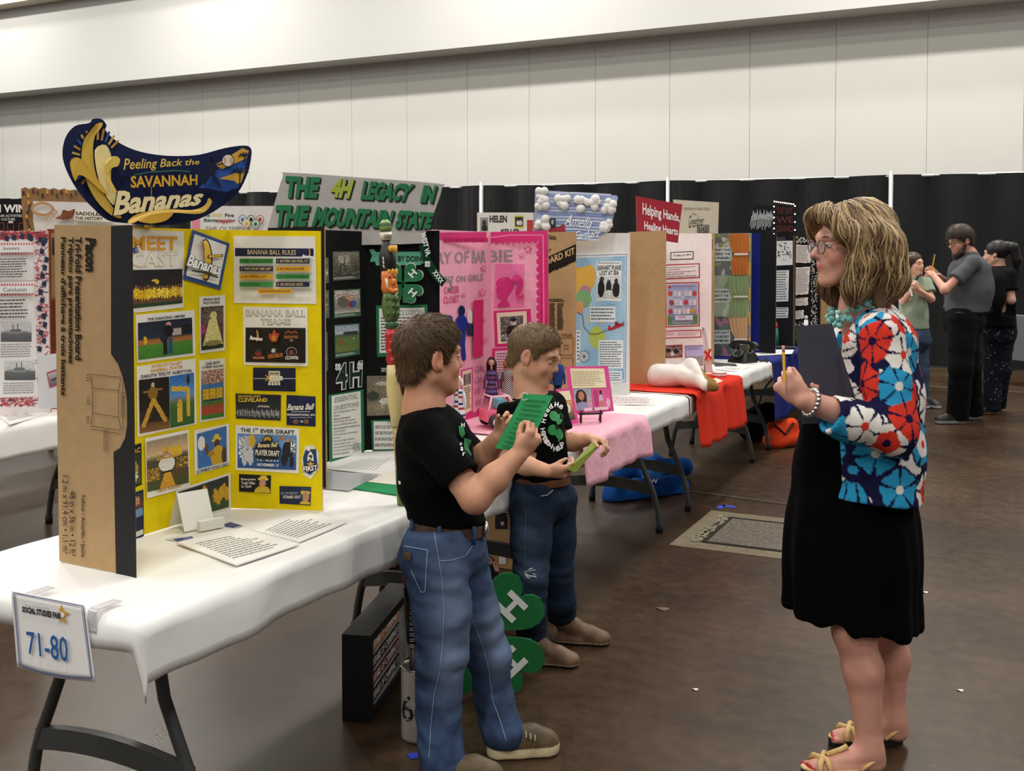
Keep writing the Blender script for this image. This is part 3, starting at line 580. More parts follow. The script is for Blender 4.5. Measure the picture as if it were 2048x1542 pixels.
for k, t in enumerate(('Everyone', 'Told Him', 'to Quit')): p.text(t, (482, 956+7*k, 482+(29, 28, 21)[k], 962+7*k), '#f2f0ea', .02)
p.photo([(516, 951), (541, 952), (540, 986), (508, 985)], scene_fn([(0, '#1a1a1c'), (1, '#1f1e1e')], [('o', .45, .2, .42, .1, '#e0c04a'), ('o', .45, .1, .27, .15, '#e0c04a'), ('o', .45, .42, .24, .25, '#c9987a'), ('o', .5, .9, .5, .3, '#dcb73c')], .04, 17), 22, 22); p.build('print', po)
po, p = poster(yr, [(559, 972), (622, 974), (621, 1011), (559, 1007)], yb, '#1c2746')
p.text('BE DIFFERENT', (562, 984, 597, 989), '#a9b0c0'); p.text('STAND OUT', (566, 991, 603, 997), '#f4f2ec', .02)
p.photo([(602, 975), (621, 976), (620, 1009), (600, 1008)], scene_fn([(0, '#31435a'), (1, '#2b3550')], [('o', .4, .3, .6, .12, '#c8b04a'), ('o', .55, .55, .35, .3, '#b98a6c'), ('o', .5, .95, .5, .15, '#d9b23c')], .04, 18), 18, 20); p.build('print', po)
# ------------------------------------------------------------------ flat cut-out signs
def cutout(name, label, cat, pl, outline, col, th=0.006, edge='#8f8d86', material='card_paint', group=None):
    q = [pl.at(x, y) for x, y in outline]; b = [a-pl.n*th for a in q]; n = len(q)
    base = sum(q)/n; base = np.array([base[0], base[1], min(a[2] for a in q)])
    t = thing(name, label, cat, base, group); m = MB()
    m.addc(q+b, [tuple(range(n)), tuple(range(n, 2*n))[::-1]]+[(i, n+i, n+(i+1) % n, (i+1) % n) for i in range(n)], [lin(col), lin(CARD)]+[lin(edge)]*n)
    m.build('sign_panel', material, t); return t, Print(pl, .0015)
def facing(P, turn=0.0):
    a = math.radians(turn); v = CAM-P; v[2] = 0; v /= np.linalg.norm(v)
    return Plane(P, (v[0]*math.cos(a)-v[1]*math.sin(a), v[0]*math.sin(a)+v[1]*math.cos(a), 0))
def smoothpts(pts, k=4):
    out = []; n = len(pts)
    for i in range(n):
        p0, p1, p2, p3 = [np.array(pts[(i+j-1) % n], float) for j in range(4)]
        for s in range(k):
            t = s/k; out.append(tuple(.5*(2*p1+(p2-p0)*t+(2*p0-5*p1+4*p2-p3)*t*t+(3*p1-p0-3*p2+p3)*t**3)))
    return out
Pb = (A*0.55+C*0.45); bpl = facing(np.array([Pb[0], Pb[1], 1.6]), 6)
ol = smoothpts([(131, 275), (150, 252), (178, 246), (186, 238), (203, 238), (213, 250), (212, 262), (236, 284), (270, 300), (310, 309), (355, 312), (400, 309), (450, 296), (488, 291), (501, 296), (503, 310), (496, 345), (476, 385), (440, 415), (400, 437), (350, 449), (300, 450), (250, 446), (215, 440), (185, 415), (158, 385), (135, 345), (125, 310)])
bs, p = cutout('banana_sign', 'banana-shaped navy and gold sign standing on top of the yellow board', 'sign', bpl, ol, NAVY)
for i in range(16):                                     # sun-ray strokes
    a = 2.2+i*0.23; p.line([(195+math.cos(a)*34, 318+math.sin(a)*38), (195+math.cos(a)*52, 318+math.sin(a)*62)], 4.5, ['#c98e3c', '#31549c', '#cfae4e'][i % 3])
pl_ = smoothpts([(193, 248), (205, 246), (202, 256), (190, 272), (186, 300), (190, 340), (204, 380), (228, 418), (244, 436), (222, 430), (192, 400), (172, 360), (163, 318), (167, 284), (180, 262)], 3)
p.poly([(197+(x-197)*1.08, 340+(y-340)*1.03) for x, y in pl_], '#11162c'); p.poly(pl_, '#d9b548')
p.poly(smoothpts([(190, 300), (212, 290), (224, 320), (222, 360), (236, 396), (226, 410), (206, 380), (194, 345)], 3), '#f0dc9a')
p.poly(smoothpts([(140, 330), (146, 316), (162, 318), (186, 346), (214, 385), (205, 384), (176, 358), (158, 350), (150, 362)], 3), '#cfa638'); p.poly(smoothpts([(212, 322), (228, 312), (240, 318), (236, 332), (224, 336), (218, 352), (234, 384), (222, 378), (210, 350)], 3), '#e2c25a')
p.text('Peeling Back the', [(246, 318), (400, 318), (400, 334), (246, 348)], '#0e1228', .05, .2); p.text('Peeling Back the', [(247, 317), (399, 318), (399, 332), (247, 347)], '#e6c25a', .012, .2)
p.line([(268, 350), (300, 344), (350, 341), (380, 343)], 1.5, '#3f8f5a')
p.text('SAVANNAH', [(259, 351), (396, 348), (397, 372), (261, 378)], '#0e1228', .06); p.text('SAVANNAH', [(261, 352), (395, 349), (395, 370), (262, 376)], '#e2ad34', .025)
p.text('Bananas', [(222, 382), (412, 376), (404, 412), (224, 434)], '#0e1228', .09, .25); p.text('Bananas', [(225, 382), (410, 377), (403, 410), (227, 432)], '#efdfae', .035, .25)
p.poly(smoothpts([(255, 444), (275, 428), (330, 418), (385, 420), (410, 410), (417, 396), (424, 404), (412, 422), (390, 428), (335, 425), (290, 434), (268, 446)], 3), '#d8b04a')
p.poly(smoothpts([(275, 440), (300, 430), (340, 424), (346, 428), (330, 442), (300, 447)], 3), '#c79a30')
p.poly([(398, 376), (420, 350), (440, 336), (485, 297), (497, 300), (492, 330), (478, 372), (440, 376)], '#2a55a8'); p.poly([(430, 330), (485, 296), (498, 302), (494, 316), (445, 338)], '#d8a63c'); p.poly([(425, 362), (492, 338), (482, 366), (432, 374)], '#d8a63c'); p.poly([(408, 376), (430, 356), (470, 362), (478, 374), (452, 384)], '#1d3f86')
for x, y, s in ((490, 312, 11), (480, 345, 15), (406, 350, 8)):
    p.line([(x, y), (x-1, y+s*1.6)], 2, '#12203c')
    for k in range(6): a = -2.9+k*.5; p.line([(x, y), (x+s*math.cos(a), y+s*.7*math.sin(a)), (x+s*1.2*math.cos(a), y+s*.9*math.sin(a)+s*.4)], 2.2, '#12203c')
p.oval(423, 320, 5, 6, '#0f1630'); p.poly([(416, 326), (430, 326), (432, 345), (426, 352), (418, 350)], '#0f1630'); p.line([(428, 332), (452, 325)], 2.5, '#0f1630'); p.line([(420, 348), (408, 368)], 6, '#0f1630'); p.line([(426, 350), (440, 372)], 6, '#0f1630')
p.oval(456, 321, 12.5, 13, '#11162c'); p.oval(456, 321, 11, 11.5, '#ebe1d3')
for s in (-1, 1): p.line([(456+s*10, 312), (456+s*5.5, 318), (456+s*5.5, 324), (456+s*10, 330)], 1, '#b5483a')
p.build('artwork', bs, 'print_gloss')
m = MB(); q = bpl.at(300, 449); m.box(q-bpl.n*.014+np.array([0, 0, .05]), (.03, .012, .12), CARD); m.build('support_strip', 'card_paint', bs)
# ------------------------------------------------------------------ black clover board
fA = g2(-2.455, 3.03); fB = g2(-2.17, 2.98); fC = g2(-2.453, 3.653); fD = g2(-2.181, 3.786)
zt = ztop(fC, 463); hb, _, hc, hr = trifold('black tri-fold board with green clover and framed camp photos', fA, fB, fC, fD, (zt, zt, zt, ztop(fD, 461)), '#0b0c0d', '#1a1a1a')
GN = '#1f7346'
def rphoto(pl, par, r, fn, bord='#4d6b52', nx=22, ny=24, cap=True):
    o, p = poster(pl, r, par, bord, 'photo_card'); q = quad4(r); c = np.mean(np.array(q), 0)
    qq = [tuple(c+(np.array(a)-c)*.93) for a in q]; 
    if cap: qq[2] = tuple(np.array(qq[2])+(np.array(qq[1])-np.array(qq[2]))*.13); qq[3] = tuple(np.array(qq[3])+(np.array(qq[0])-np.array(qq[3]))*.13)
    p.photo(qq, fn, nx, ny)
    if cap: p.lines([tuple(c+(np.array(q[3])-c)*.9+(0, -4)), tuple(c+(np.array(q[2])-c)*.9+(0, -4)), tuple(c+(np.array(q[2])-c)*.92), tuple(c+(np.array(q[3])-c)*.92)], 2, '#dfe6df')
    p.build('print', o)
rphoto(hc, hb, [(665, 503), (719, 502), (720, 558), (666, 562)], scene_fn([(0, '#8a8878'), (.5, '#605c4c'), (1, '#3d3a31')], [('o', .3, .3, .12, .2, '#b3ae9c'), ('o', .55, .35, .1, .25, '#a9a592'), ('c', .5, .7, .5, .25, '#6f6a58')], .12, 21), '#5d5f54')
rphoto(hc, hb, [(667, 580), (721, 577), (722, 632), (668, 637)], scene_fn([(0, '#b9aca0'), (.4, '#a5988e'), (.8, '#8d8276'), (1, '#c8c2b8')], [('c', .5, .2, .5, .2, '#d8cfc8'), ('o', .35, .5, .25, .25, '#6a6258'), ('o', .5, .28, .09, .13, '#c28f74'), ('o', .62, .42, .08, .12, '#c9987e'), ('o', .7, .62, .16, .16, '#4a5a9c'), ('o', .6, .65, .06, .12, '#93333c')], .08, 22), '#3c6a4c', 30, 28)
rphoto(hc, hb, [(668, 650), (719, 646), (720, 709), (670, 717)], scene_fn([(0, '#93a4b4'), (.3, '#b9c0c0'), (.36, '#4a5248'), (.46, '#5f7a3c'), (1, '#6f7a3c')], [('r', .65, .3, .3, .06, '#33383c'), ('o', .25, .62, .05, .14, '#a44a3c'), ('o', .78, .55, .03, .04, '#e8e6e0')], .08, 23), '#3c6a4c', 26, 28)
for i, r in enumerate(([(600, 520), (657, 515), (658, 566), (600, 572)], [(600, 588), (658, 580), (659, 636), (600, 646)], [(600, 676), (655, 664), (656, 742), (600, 756)], [(600, 776), (653, 765), (654, 848), (600, 864)], [(600, 882), (654, 867), (655, 921), (600, 940)])):
    rphoto(hc, hb, r, scene_fn([(0, '#7d7c6c'), (.5, '#6a6558'), (1, '#8d8672')], [('o', .8, .5, .15, .25, '#45483c'), ('c', .5, .7, .5, .2, '#9a9684')], .12, 30+i), '#4d6b52', 14, 18)
p = Print(hc)
for t, r in (('4', [(674, 727), (695, 724), (695, 778), (671, 783)]), ('H', [(699, 724), (726, 721), (724, 774), (699, 777)])):
    p.text(t, r, '#e8ebe8', .08); c = np.mean(np.array(r), 0); p.text(t, [tuple(c+(np.array(a)-c)*.94) for a in r], '#123021', .02)
for x, y in ((676, 734), (720, 732)):
    for k in range(4): p.oval(x+3.6*math.cos(.8+1.57*k), y+4.4*math.sin(.8+1.57*k), 3.2, 3.8, '#e8ebe8')
p.build('lettering', hb)
po, p = poster(hc, [(657, 790), (727, 778), (729, 915), (659, 925)], hb, GN); p.poly([(663, 792), (721, 782), (723, 908), (665, 917)], '#eceae4')
p.text('ESSENTIAL', [(669, 795), (716, 786), (716, 797), (669, 806)], '#9fa39d', .02, .2); p.text('QUESTIONS', [(668, 812), (718, 803), (718, 814), (668, 823)], '#9fa39d', .02, .2)
for k, t in enumerate(('How did 4-H get started in West', 'Virginia?', 'What does 4-H stand for?', 'What did clubs do in the past?', 'How is this different from today?', 'What activities did 4-H members do at', 'camp in the past?', 'Where did campers stay during past', '4-H camps?', 'Why did 4-H begin using Native', 'American tribes at camp?', 'Has the Spirit Stick always been an', 'important symbol at 4-H camp? If not,', 'how did it come about?')):
    y = 824+6.35*k; w = 53*len(t)/37; p.text(t, [(667, y), (667+w, y-8*w/55), (667+w, y+4-8*w/55), (667, y+4.2)], '#2a2a28', .01)
for k in range(4): p.oval(716+4*math.cos(.8+1.57*k), 893+5*math.sin(.8+1.57*k), 3.6, 4.2, '#a9bfae')
p.build('print', po)
# right wing
p = Print(hr); p.poly([(738, 499), (748, 498), (752, 504), (862, 503), (855, 516), (860, 526), (842, 527), (842, 530), (752, 531), (750, 523), (740, 524), (744, 511)], '#5fae8f'); p.text('LEARN BY DOING', [(758, 512), (850, 511), (850, 523), (758, 524)], '#1c2b26', .03); p.build('banner', hb)
p = Print(hr, .003); cxx, cyy = 806, 566
def heart(cx, cy, ang, s):
    pts = []
    for k in range(28):
        t = 2*math.pi*k/28; x = 16*math.sin(t)**3/17; y = (13*math.cos(t)-5*math.cos(2*t)-2*math.cos(3*t)-math.cos(4*t)+17)/30
        pts.append((cx+s*(x*.62*math.cos(ang)-y*1.25*math.sin(ang)), cy+s*(x*.62*math.sin(ang)+y*1.25*math.cos(ang))))
    return pts
p.poly([(803, 575), (810, 575), (815, 606), (806, 606)], '#2f8055')
for k in range(4):
    a = math.pi/4+k*math.pi/2
    p.poly(heart(cxx, cyy, a, 36.5), '#cfd8d0'); p.poly(heart(cxx, cyy, a, 34.5), GN)
    d = (-math.sin(a)*27, math.cos(a)*27); X, Y = cxx+d[0], cyy+d[1]; r = -.8 if d[0]*d[1] < 0 else .7
    c, s = math.cos(r)*7, math.sin(r)*7; p.text('H', [(X-c+s, Y-s-c), (X+c+s, Y+s-c), (X+c-s, Y+s+c), (X-c-s, Y-s+c)], '#f2f2ee', .03)
p.build('clover', hb)
po, p = poster(hr, [(752, 611), (855, 609), (856, 711), (754, 714)], hb, GN); p.rect([(758, 617), (849, 615), (850, 704), (759, 706)], '#eceae4'); p.text('CONCLUSION', [(768, 621), (848, 619), (848, 630), (768, 632)], '#9fa39d', .03, .2)
p.lines([(762, 634), (846, 633), (846, 701), (762, 703)], 11, '#4a4a46', seed=3); p.build('print', po)
po, p = poster(hr, [(732, 752), (850, 750), (850, 828), (734, 832)], hb, '#7d7a6c', 'photo_card')
p.photo([(734, 754), (848, 752), (848, 826), (735, 830)], scene_fn([(0, '#7d7162'), (.4, '#8a7a62'), (.6, '#6f6a5a'), (.75, '#9a8c74'), (1, '#8d8068')], [('o', .1, .5, .1, .12, '#3d4a36'), ('o', .45, .5, .1, .1, '#3d4a36'), ('o', .35, .65, .14, .1, '#d8d6d2'), ('r', .26, .76, .02, .08, '#cfcdc8'), ('r', .42, .76, .02, .08, '#cfcdc8'), ('o', .47, .55, .03, .06, '#b4b0b0'), ('o', .3, .18, .16, .05, '#b9b4a6')], .08, 41), 40, 30); p.build('print', po)
po, p = poster(hr, [(742, 840), (855, 838), (855, 902), (745, 905)], hb, GN); p.rect([(747, 843), (850, 842), (850, 897), (748, 899)], '#eceae4'); p.text('PLAN', (774, 843, 800, 849), '#9fa39d', .02, .2)
for k in range(4): p.lines((750, 851+12*k, 846, 858+12*k), 2, '#4a4a46', seed=k)
p.build('print', po)
po, p = poster(hr, (761, 734, 850, 746), hb, '#21402f'); p.lines((763, 736, 848, 744), 2, '#dfe6df'); p.build('print', po)
# grey slanted header
hp = facing(np.array([-2.30, 3.70, 1.75]), -4)
hs, p = cutout('header_sign', 'grey slanted header sign with bold green letters on the black board', 'sign', hp, smoothpts([(575, 345), (720, 355), (876, 367), (884, 376), (870, 420), (846, 478), (836, 487), (720, 490), (620, 492), (533, 494), (529, 484), (548, 410), (566, 352)], 3), '#b7b4af')
cr = lambda pts: [(530+x*.2011, 330+y*.2011) for x, y in pts]
for t, r, c in (('THE', [(205, 108), (552, 122), (512, 330), (188, 326)], '#23794a'), ('4H', [(690, 132), (890, 140), (835, 335), (640, 320)], '#a3b53a'), ('LEGACY', [(985, 155), (1490, 190), (1420, 365), (948, 345)], '#23794a'), ('IN', [(1580, 200), (1712, 205), (1665, 378), (1540, 372)], '#23794a'),
                ('THE', [(110, 398), (452, 402), (400, 612), (85, 612)], '#23794a'), ('MOUNTAIN', [(520, 410), (1290, 450), (1235, 630), (460, 612)], '#23794a'), ('STATE', [(1330, 445), (1685, 475), (1640, 635), (1285, 632)], '#23794a')):
    q = cr(r); p.text(t, [(x+3, y+3) for x, y in q], '#10150f', .07); p.text(t, [(x+1.5, y+1.5) for x, y in q], '#10150f', .07); p.text(t, q, c, .055)
p.build('lettering', hs)
# ------------------------------------------------------------------ pink doll board
PK = '#f3aec3'; HP = '#d63079'
TOPZ = TZ+.016; bC = g2(-2.455, 4.79); bA = g2(-2.475, 4.16); bB = g2(-2.44, 3.88); bD = on_px(bC, (.985, .12), 1096)
pb, _, bc, br = trifold('pink tri-fold doll-history board with scalloped magenta border', bA, bB, bC, bD, [ztop(bC, 464)]*3+[ztop(bD, 461)], PK)
p = Print(bc); p.rect([(800, 466), (973, 464), (973, 478), (800, 481)], HP)
for k in range(16): p.oval(890+5.4*k*1.02, 480, 3.6, 5.5, HP)
p.build('scalloped_border', pb); p = Print(bc); p.poly([(900, 845), (974, 832), (974, 815), (966, 822), (958, 816), (950, 826), (941, 820), (932, 832), (922, 826), (910, 838)], HP); p.build('scalloped_border', pb)
p = Print(br); p.rect([(974, 464), (1095, 461), (1095, 482), (974, 480)], HP); p.rect([(1077, 470), (1096, 468), (1098, 842), (1081, 846)], HP)
for k in range(9): p.oval(982+11*k, 481, 5.6, 6, HP)
for k in range(22): p.oval(1078, 492+15.5*k, 5.5, 7, HP)
p.line([(976, 476), (1020, 470), (1086, 470), (1087, 560), (1088, 690)], 2.5, '#f27fae'); p.build('scalloped_border', pb)
p = Print(bc); p.text('HISTORY OF', [(800, 508), (938, 502), (938, 526), (800, 530)], '#9a9194', .02); p.text('BAR', [(944, 502), (972, 501), (972, 525), (944, 526)], '#9a9194', .03); p.text('IMPACT ON GIRLS', [(862, 555), (966, 548), (966, 561), (862, 568)], '#9a8b90', .02)
p.text('CAREER', [(888, 574), (919, 571), (919, 586), (888, 588)], '#d2588c', .03); p.text('CLOSET', [(887, 593), (919, 590), (919, 605), (887, 608)], '#d2588c', .03)
for k, t in enumerate(('GIRLS', 'CAN', 'DO', 'ANYTHING')): p.text(t, [(950, 733+22*k), (950+5.2*len(t), 730+22*k), (950+5.2*len(t), 742+22*k), (950, 746+22*k)], '#b45f86')
p.build('lettering', pb)
p = Print(br); p.text('BIE', [(976, 501), (1025, 499), (1025, 524), (976, 525)], '#9a9194', .03); p.build('lettering', pb)
def star(p, x, y, r, col):
    p.poly([(x+(r if k % 2 == 0 else r*.45)*math.sin(k*math.pi/5), y-(r if k % 2 == 0 else r*.45)*math.cos(k*math.pi/5)) for k in range(10)], col)
p = Print(bc, .003)
for x, y, r in ((967, 537, 8), (928, 590, 6), (965, 585, 10), (970, 640, 5), (972, 680, 7)): star(p, x, y, r, '#e0709c'); star(p, x, y, r*.6, '#f3a0bf')
p.build('star', pb)
p = Print(br, .003)
for x, y, r in ((1056, 499, 10), (1042, 511, 6)): star(p, x, y, r, '#e0709c'); star(p, x, y, r*.6, '#f3a0bf')
p.build('star', pb)
po, p = poster(br, [(991, 528), (1048, 528), (1048, 614), (987, 616)], pb, '#ee7fb2')
p.poly(smoothpts([(994, 573), (992, 566), (998, 558), (1008, 555), (1018, 555), (1024, 562), (1026, 574), (1022, 584), (1015, 592), (1014, 602), (1020, 608), (1014, 612), (994, 613), (1000, 605), (1003, 597), (995, 594), (994, 588), (992, 582)], 3), '#cf2f78')
p.poly(smoothpts([(1024, 558), (1030, 551), (1040, 552), (1046, 562), (1043, 576), (1037, 586), (1040, 592), (1047, 588), (1048, 594), (1040, 597), (1032, 592), (1031, 582), (1035, 570), (1032, 562), (1026, 566)], 3), '#cf2f78'); p.build('print', po)
po, p = poster(br, [(987, 622), (1061, 618), (1066, 690), (990, 694)], pb, HP); p.poly([(993, 626), (1053, 622), (1055, 684), (996, 688)], '#f0e6c8')
p.photo([(1000, 634), (1046, 631), (1047, 681), (1002, 684)], scene_fn([(0, '#5a5856'), (1, '#4a4846')], [('c', .5, .3, .5, .3, '#8a8886'), ('o', .58, .25, .13, .16, '#cfcac4'), ('o', .58, .14, .14, .08, '#2a2826'), ('o', .55, .6, .3, .25, '#1c1b1b'), ('c', .4, .85, .4, .15, '#b9b6b2')], .1, 51), 30, 30); p.build('print', po)
po, p = poster(br, [(984, 697), (1050, 694), (1050, 760), (986, 764)], pb, HP); p.poly([(990, 702), (1046, 699), (1046, 756), (991, 759)], '#f1c9d6'); p.lines([(993, 706), (1044, 703), (1044, 752), (993, 755)], 9, '#8a6a76', seed=5); p.build('print', po)
po, p = poster(bc, [(922, 740), (946, 734), (946, 828), (924, 836)], pb, '#e0559a'); p.poly([(925, 743), (943, 738), (943, 821), (926, 829)], '#f0e2c0'); p.photo([(927, 748), (942, 744), (942, 768), (927, 773)], scene_fn([(0, '#d9c9b0'), (1, '#c9b9a4')], [('r', .12+.19*i, .5, .06, .4, '#26242a') for i in range(5)], .06, 52), 20, 14); p.lines([(928, 776), (942, 772), (942, 815), (928, 822)], 10, '#6a5a4a', seed=6); p.build('print', po)
sheet(bc, [(947, 601), (967, 599), (966, 712), (947, 716)], pb, 'paper_door', '#cf2668', lift=.012)
# doll clothes pinned to the board
def garment(pl, parts, label):
    o = thing('doll_outfit', label, 'doll clothes', pl.at(*parts[0][0][0]), 'doll outfits on the pink board')
    for pts, col, nm in parts: sheet(pl, smoothpts(pts, 3), o, nm, col, .006, .001, 'fabric_dye')
    return o
garment(bc, [([(918, 632), (926, 629), (932, 636), (938, 650), (934, 655), (930, 650), (931, 664), (915, 664), (914, 652), (910, 650), (913, 638)], '#1f2f8c', 'jacket'), ([(916, 664), (931, 664), (930, 690), (932, 717), (925, 719), (922, 690), (919, 690)], '#22378f', 'trousers'), ([(917, 618), (922, 611), (929, 615), (930, 626), (924, 630), (918, 627)], '#1a2450', 'cap')], 'navy flight-attendant doll outfit with cap pinned on the pink board')
garment(bc, [([(935, 624), (942, 620), (945, 630), (944, 648), (936, 648)], '#e9e3e0', 'top'), ([(935, 648), (946, 648), (948, 668), (940, 672), (934, 668)], '#2c3550', 'skirt')], 'white top and dark skirt doll outfit pinned on the pink board')
garment(bc, [([(893, 634), (902, 631), (906, 640), (904, 655), (892, 656)], '#22348c', 'jacket')], 'small dark blue doll jacket pinned at the left of the pink board')
# ------------------------------------------------------------------ map board (its left wing shows brown printed cardboard)
TOPZ = TZ+.010
mapL = g2(-2.585, 5.80); mC = on_px(g2(-2.3, 5.80), (1, .02), 1141); mD = on_px(g2(-2.3, 5.80), (1, .02), 1259); mA = np.array([mC[0]-.01, 5.22, TOPZ]); mB = on_px(mA, (1, .02), 1152)
mb_, mo, mc, mr = trifold('white tri-fold board with a blue world flight map and brown printed back', mA, mB, mC, mD, [ztop(mA, 464), ztop(mB, 464), ztop(mC, 466), ztop(mD, 466)], '#e4e3df')
p = Print(mo); p.poly([(1060, 530), (1152, 488), (1152, 522), (1060, 560)], '#1f1a15'); p.text('Project', [(1076, 506), (1102, 495), (1102, 503), (1076, 514)], '#1f1a15', .02, .2); p.text('BOARD KIT', [(1082, 521), (1149, 494), (1150, 508), (1084, 534)], '#c9a877', .03); p.text('with HEADER', [(1090, 541), (1137, 522), (1137, 530), (1090, 550)], '#1f1a15', .03)
p.text('Skills', [(1097, 470), (1112, 472), (1112, 480), (1097, 478)], '#1f1a15', .02, .1); p.text('36" x 48"', [(1128, 490), (1150, 480), (1150, 484), (1128, 494)], '#c9a877', .01)
for x in (1098, 1114): p.lines((x, 606, x+13, 660), 14, '#2e261d', .7, seed=x)
p.lines((1098, 597, 1134, 604), 2, '#2e261d', .6); p.frame((1120, 676, 1146, 710), 1, '#2e261d'); p.text('Glue', (1127, 688, 1138, 693), '#2e261d'); p.text('Stick', (1127, 695, 1138, 700), '#2e261d'); p.frame((1120, 716, 1146, 736), 1, '#2e261d'); p.text('TITLES', (1122, 668, 1144, 673), '#2e261d', .02); p.build('printing', mb_, 'card_paint')
po, p = poster(mr, [(1147, 507), (1256, 504), (1254, 768), (1144, 764)], mb_, '#f0efee', 'map_sheet')
def mapfn(u, v):
    c = hexmix('#a9cbe2', '#8fb8d8', .5+.5*math.sin(9*u+5*v))
    n = math.sin(13*u+3)*math.sin(11*v+1)*.03
    def e(a, b, rx, ry): return ((u-a)/rx)**2+((v-b)/ry)**2 < 1+n*12
    if e(.16, .19, .24, .14): c = hx('#dfae47')
    if e(.2, .29, .12, .06): c = hx('#b9829a')
    if e(.17, .34, .18, .07): c = hx('#7fae74')
    if e(.08, .41, .09, .05): c = hx('#d99a6a')
    if e(.3, .5, .05, .03): c = hx('#dcc45a')
    if e(.55, .53, .05, .02): c = hx('#d9b25a')
    if e(.47, .66, .17, .09): c = hx('#b9c95a')
    if e(.55, .21, .02, .05): c = hx('#cfae62')
    return tuple(np.array(c)*(1+.05*(math.sin(u*91)*math.sin(v*77))))
p.photo([(1152, 516), (1251, 512), (1249, 760), (1149, 757)], mapfn, 46, 90); p.frame([(1150, 512), (1253, 508), (1251, 764), (1147, 760)], 1.5, '#8a90b5')
p.rect([(1194, 523), (1243, 522), (1242, 602), (1193, 601)], '#e9e9e6'); p.text('EARHART PLANE', [(1195, 531), (1242, 530), (1242, 540), (1195, 541)], '#1a1a1a', .03); p.text('LOST AT SEA', [(1199, 542), (1238, 541), (1238, 550), (1199, 551)], '#1a1a1a', .03); p.lines((1196, 525, 1241, 528), 1, '#444444')
p.photo([(1195, 553), (1241, 552), (1240, 597), (1194, 597)], scene_fn([(0, '#cfcfcd'), (.6, '#d8d8d6'), (1, '#bdbdba')], [('o', .2, .12, .1, .12, '#3a3a3a'), ('o', .17, .55, .15, .4, '#151515'), ('o', .5, .25, .08, .1, '#444444'), ('o', .5, .5, .13, .25, '#1d1d1d'), ('r', .5, .82, .1, .2, '#d4d4d2'), ('o', .82, .2, .08, .1, '#333333'), ('o', .82, .6, .16, .35, '#181818')], .05, 61), 34, 32)
for r, n in (((1180, 613, 1231, 644), 4), ((1152, 660, 1161, 725), 8), ((1197, 680, 1247, 737), 11), ((1214, 742, 1244, 765), 4)): p.rect(r, '#e6ecf0'); p.lines((r[0]+2, r[1]+3, r[2]-2, r[3]-2), n, '#55585c', seed=n)
p.line([(1154, 625), (1165, 630), (1168, 655), (1180, 668), (1195, 668), (1215, 660)], 1.2, '#6a2a2a')
p.poly([(1215, 656), (1222, 656), (1234, 648), (1246, 646), (1245, 652), (1232, 657), (1222, 661), (1217, 661)], '#b02030'); p.poly([(1216, 651), (1219, 651), (1223, 657), (1217, 658)], '#b02030'); p.poly([(1229, 644), (1236, 644), (1238, 650), (1230, 651)], '#8a1a26'); p.line([(1247, 642), (1247, 653)], 1.2, '#2a2026')
p.oval(1168, 713, 10, 11, '#8a95a5'); p.oval(1168, 713, 8.6, 9.6, '#dfe8ee')
for k in range(4): a = k*math.pi/4; p.line([(1168-8*math.cos(a), 713-9*math.sin(a)), (1168+8*math.cos(a), 713+9*math.sin(a))], 1, '#55606c')
p.text('OCEAN', (1215, 608, 1230, 611), '#6a7a8a'); p.build('print', po)
# ------------------------------------------------------------------ red-cross style board with brown wing
TOPZ = TZ+.016; rA = on_px(g2(-2.2, 6.27), (1, .0), 1259); rB = on_px(rA, (1, .02), 1331); rC = on_px(g2(-2.2, 7.36), (1, .02), 1300); rD = on_px(rC, (1, .03), 1422)
rA = np.array([rC[0]+.01, 6.24, TOPZ]); rA = on_px(g2(-2.3, 6.27), (1, 0), 1257)
th = thing('tri_fold_board', 'white tri-fold board about local volunteers with plain brown cardboard wing', 'display board', (rA+rC)/2)
mid = ((rA+rB+rC+rD)/4)[:2]
panel(th, rA, rB, ztop(rA, 464), ztop(rB, 461), '#e9dcda', CARD, mid); panel(th, rA, rC, ztop(rA, 464), ztop(rC, 467), '#efe8e6', CARD, mid); _, rr_, _ = panel(th, rC, rD, ztop(rC, 466), ztop(rD, 467), '#efe6e4', CARD, mid)
def cr6(x, y): return (1230+x*.2205, 360+y*.2205)
def q6(*p): return [cr6(*a) for a in p]
po, p = poster(rr_, q6((503, 655), (712, 645), (712, 718), (503, 725)), th, '#161616'); p.poly(q6((510, 662), (705, 653), (705, 711), (510, 717)), '#f1ece8'); p.text('Today in WV', q6((528, 675), (692, 667), (692, 695), (528, 700)), '#1a1a1a', .02); p.build('print', po)
RD = '#b3242f'
po, p = poster(rr_, q6((435, 768), (767, 755), (770, 887), (435, 903)), th, RD); p.poly(q6((440, 778), (758, 765), (760, 878), (440, 892)), '#f1e6e4')
for k, t in enumerate(('• Part of the Central Appalachia Region', '• 3 local chapters', '• Regional headquarters: Huntington, WV', '• 300+ volunteers in WV', '• Nationwide workforce is 90% volunteers')):
    w = 7*len(t); y = 788+20*k; p.text(t, q6((462, y+4), (462+w, y-4-w*.02), (462+w, y+9-w*.02), (462, y+17)), '#2a2222', .01)
p.build('print', po)
po, p = poster(rr_, q6((455, 932), (762, 925), (770, 1325), (460, 1337)), th, RD); p.poly(q6((466, 943), (752, 936), (758, 1316), (470, 1327)), '#e9eef4')
p.photo(q6((472, 950), (746, 943), (752, 1310), (476, 1320)), scene_fn([(0, '#93a4cf'), (.3, '#b9c2dc'), (.6, '#b4bfd4'), (.72, '#8fa3c4'), (.85, '#7d93a4'), (1, '#5a7a5a')], [('o', .5, .92, .36, .07, '#9aa6b4'), ('o', .5, .82, .34, .06, '#6a86b4'), ('o', .08, .85, .09, .1, '#5f8a4a'), ('o', .92, .85, .09, .1, '#5f8a4a')], .04, 71), 40, 50)
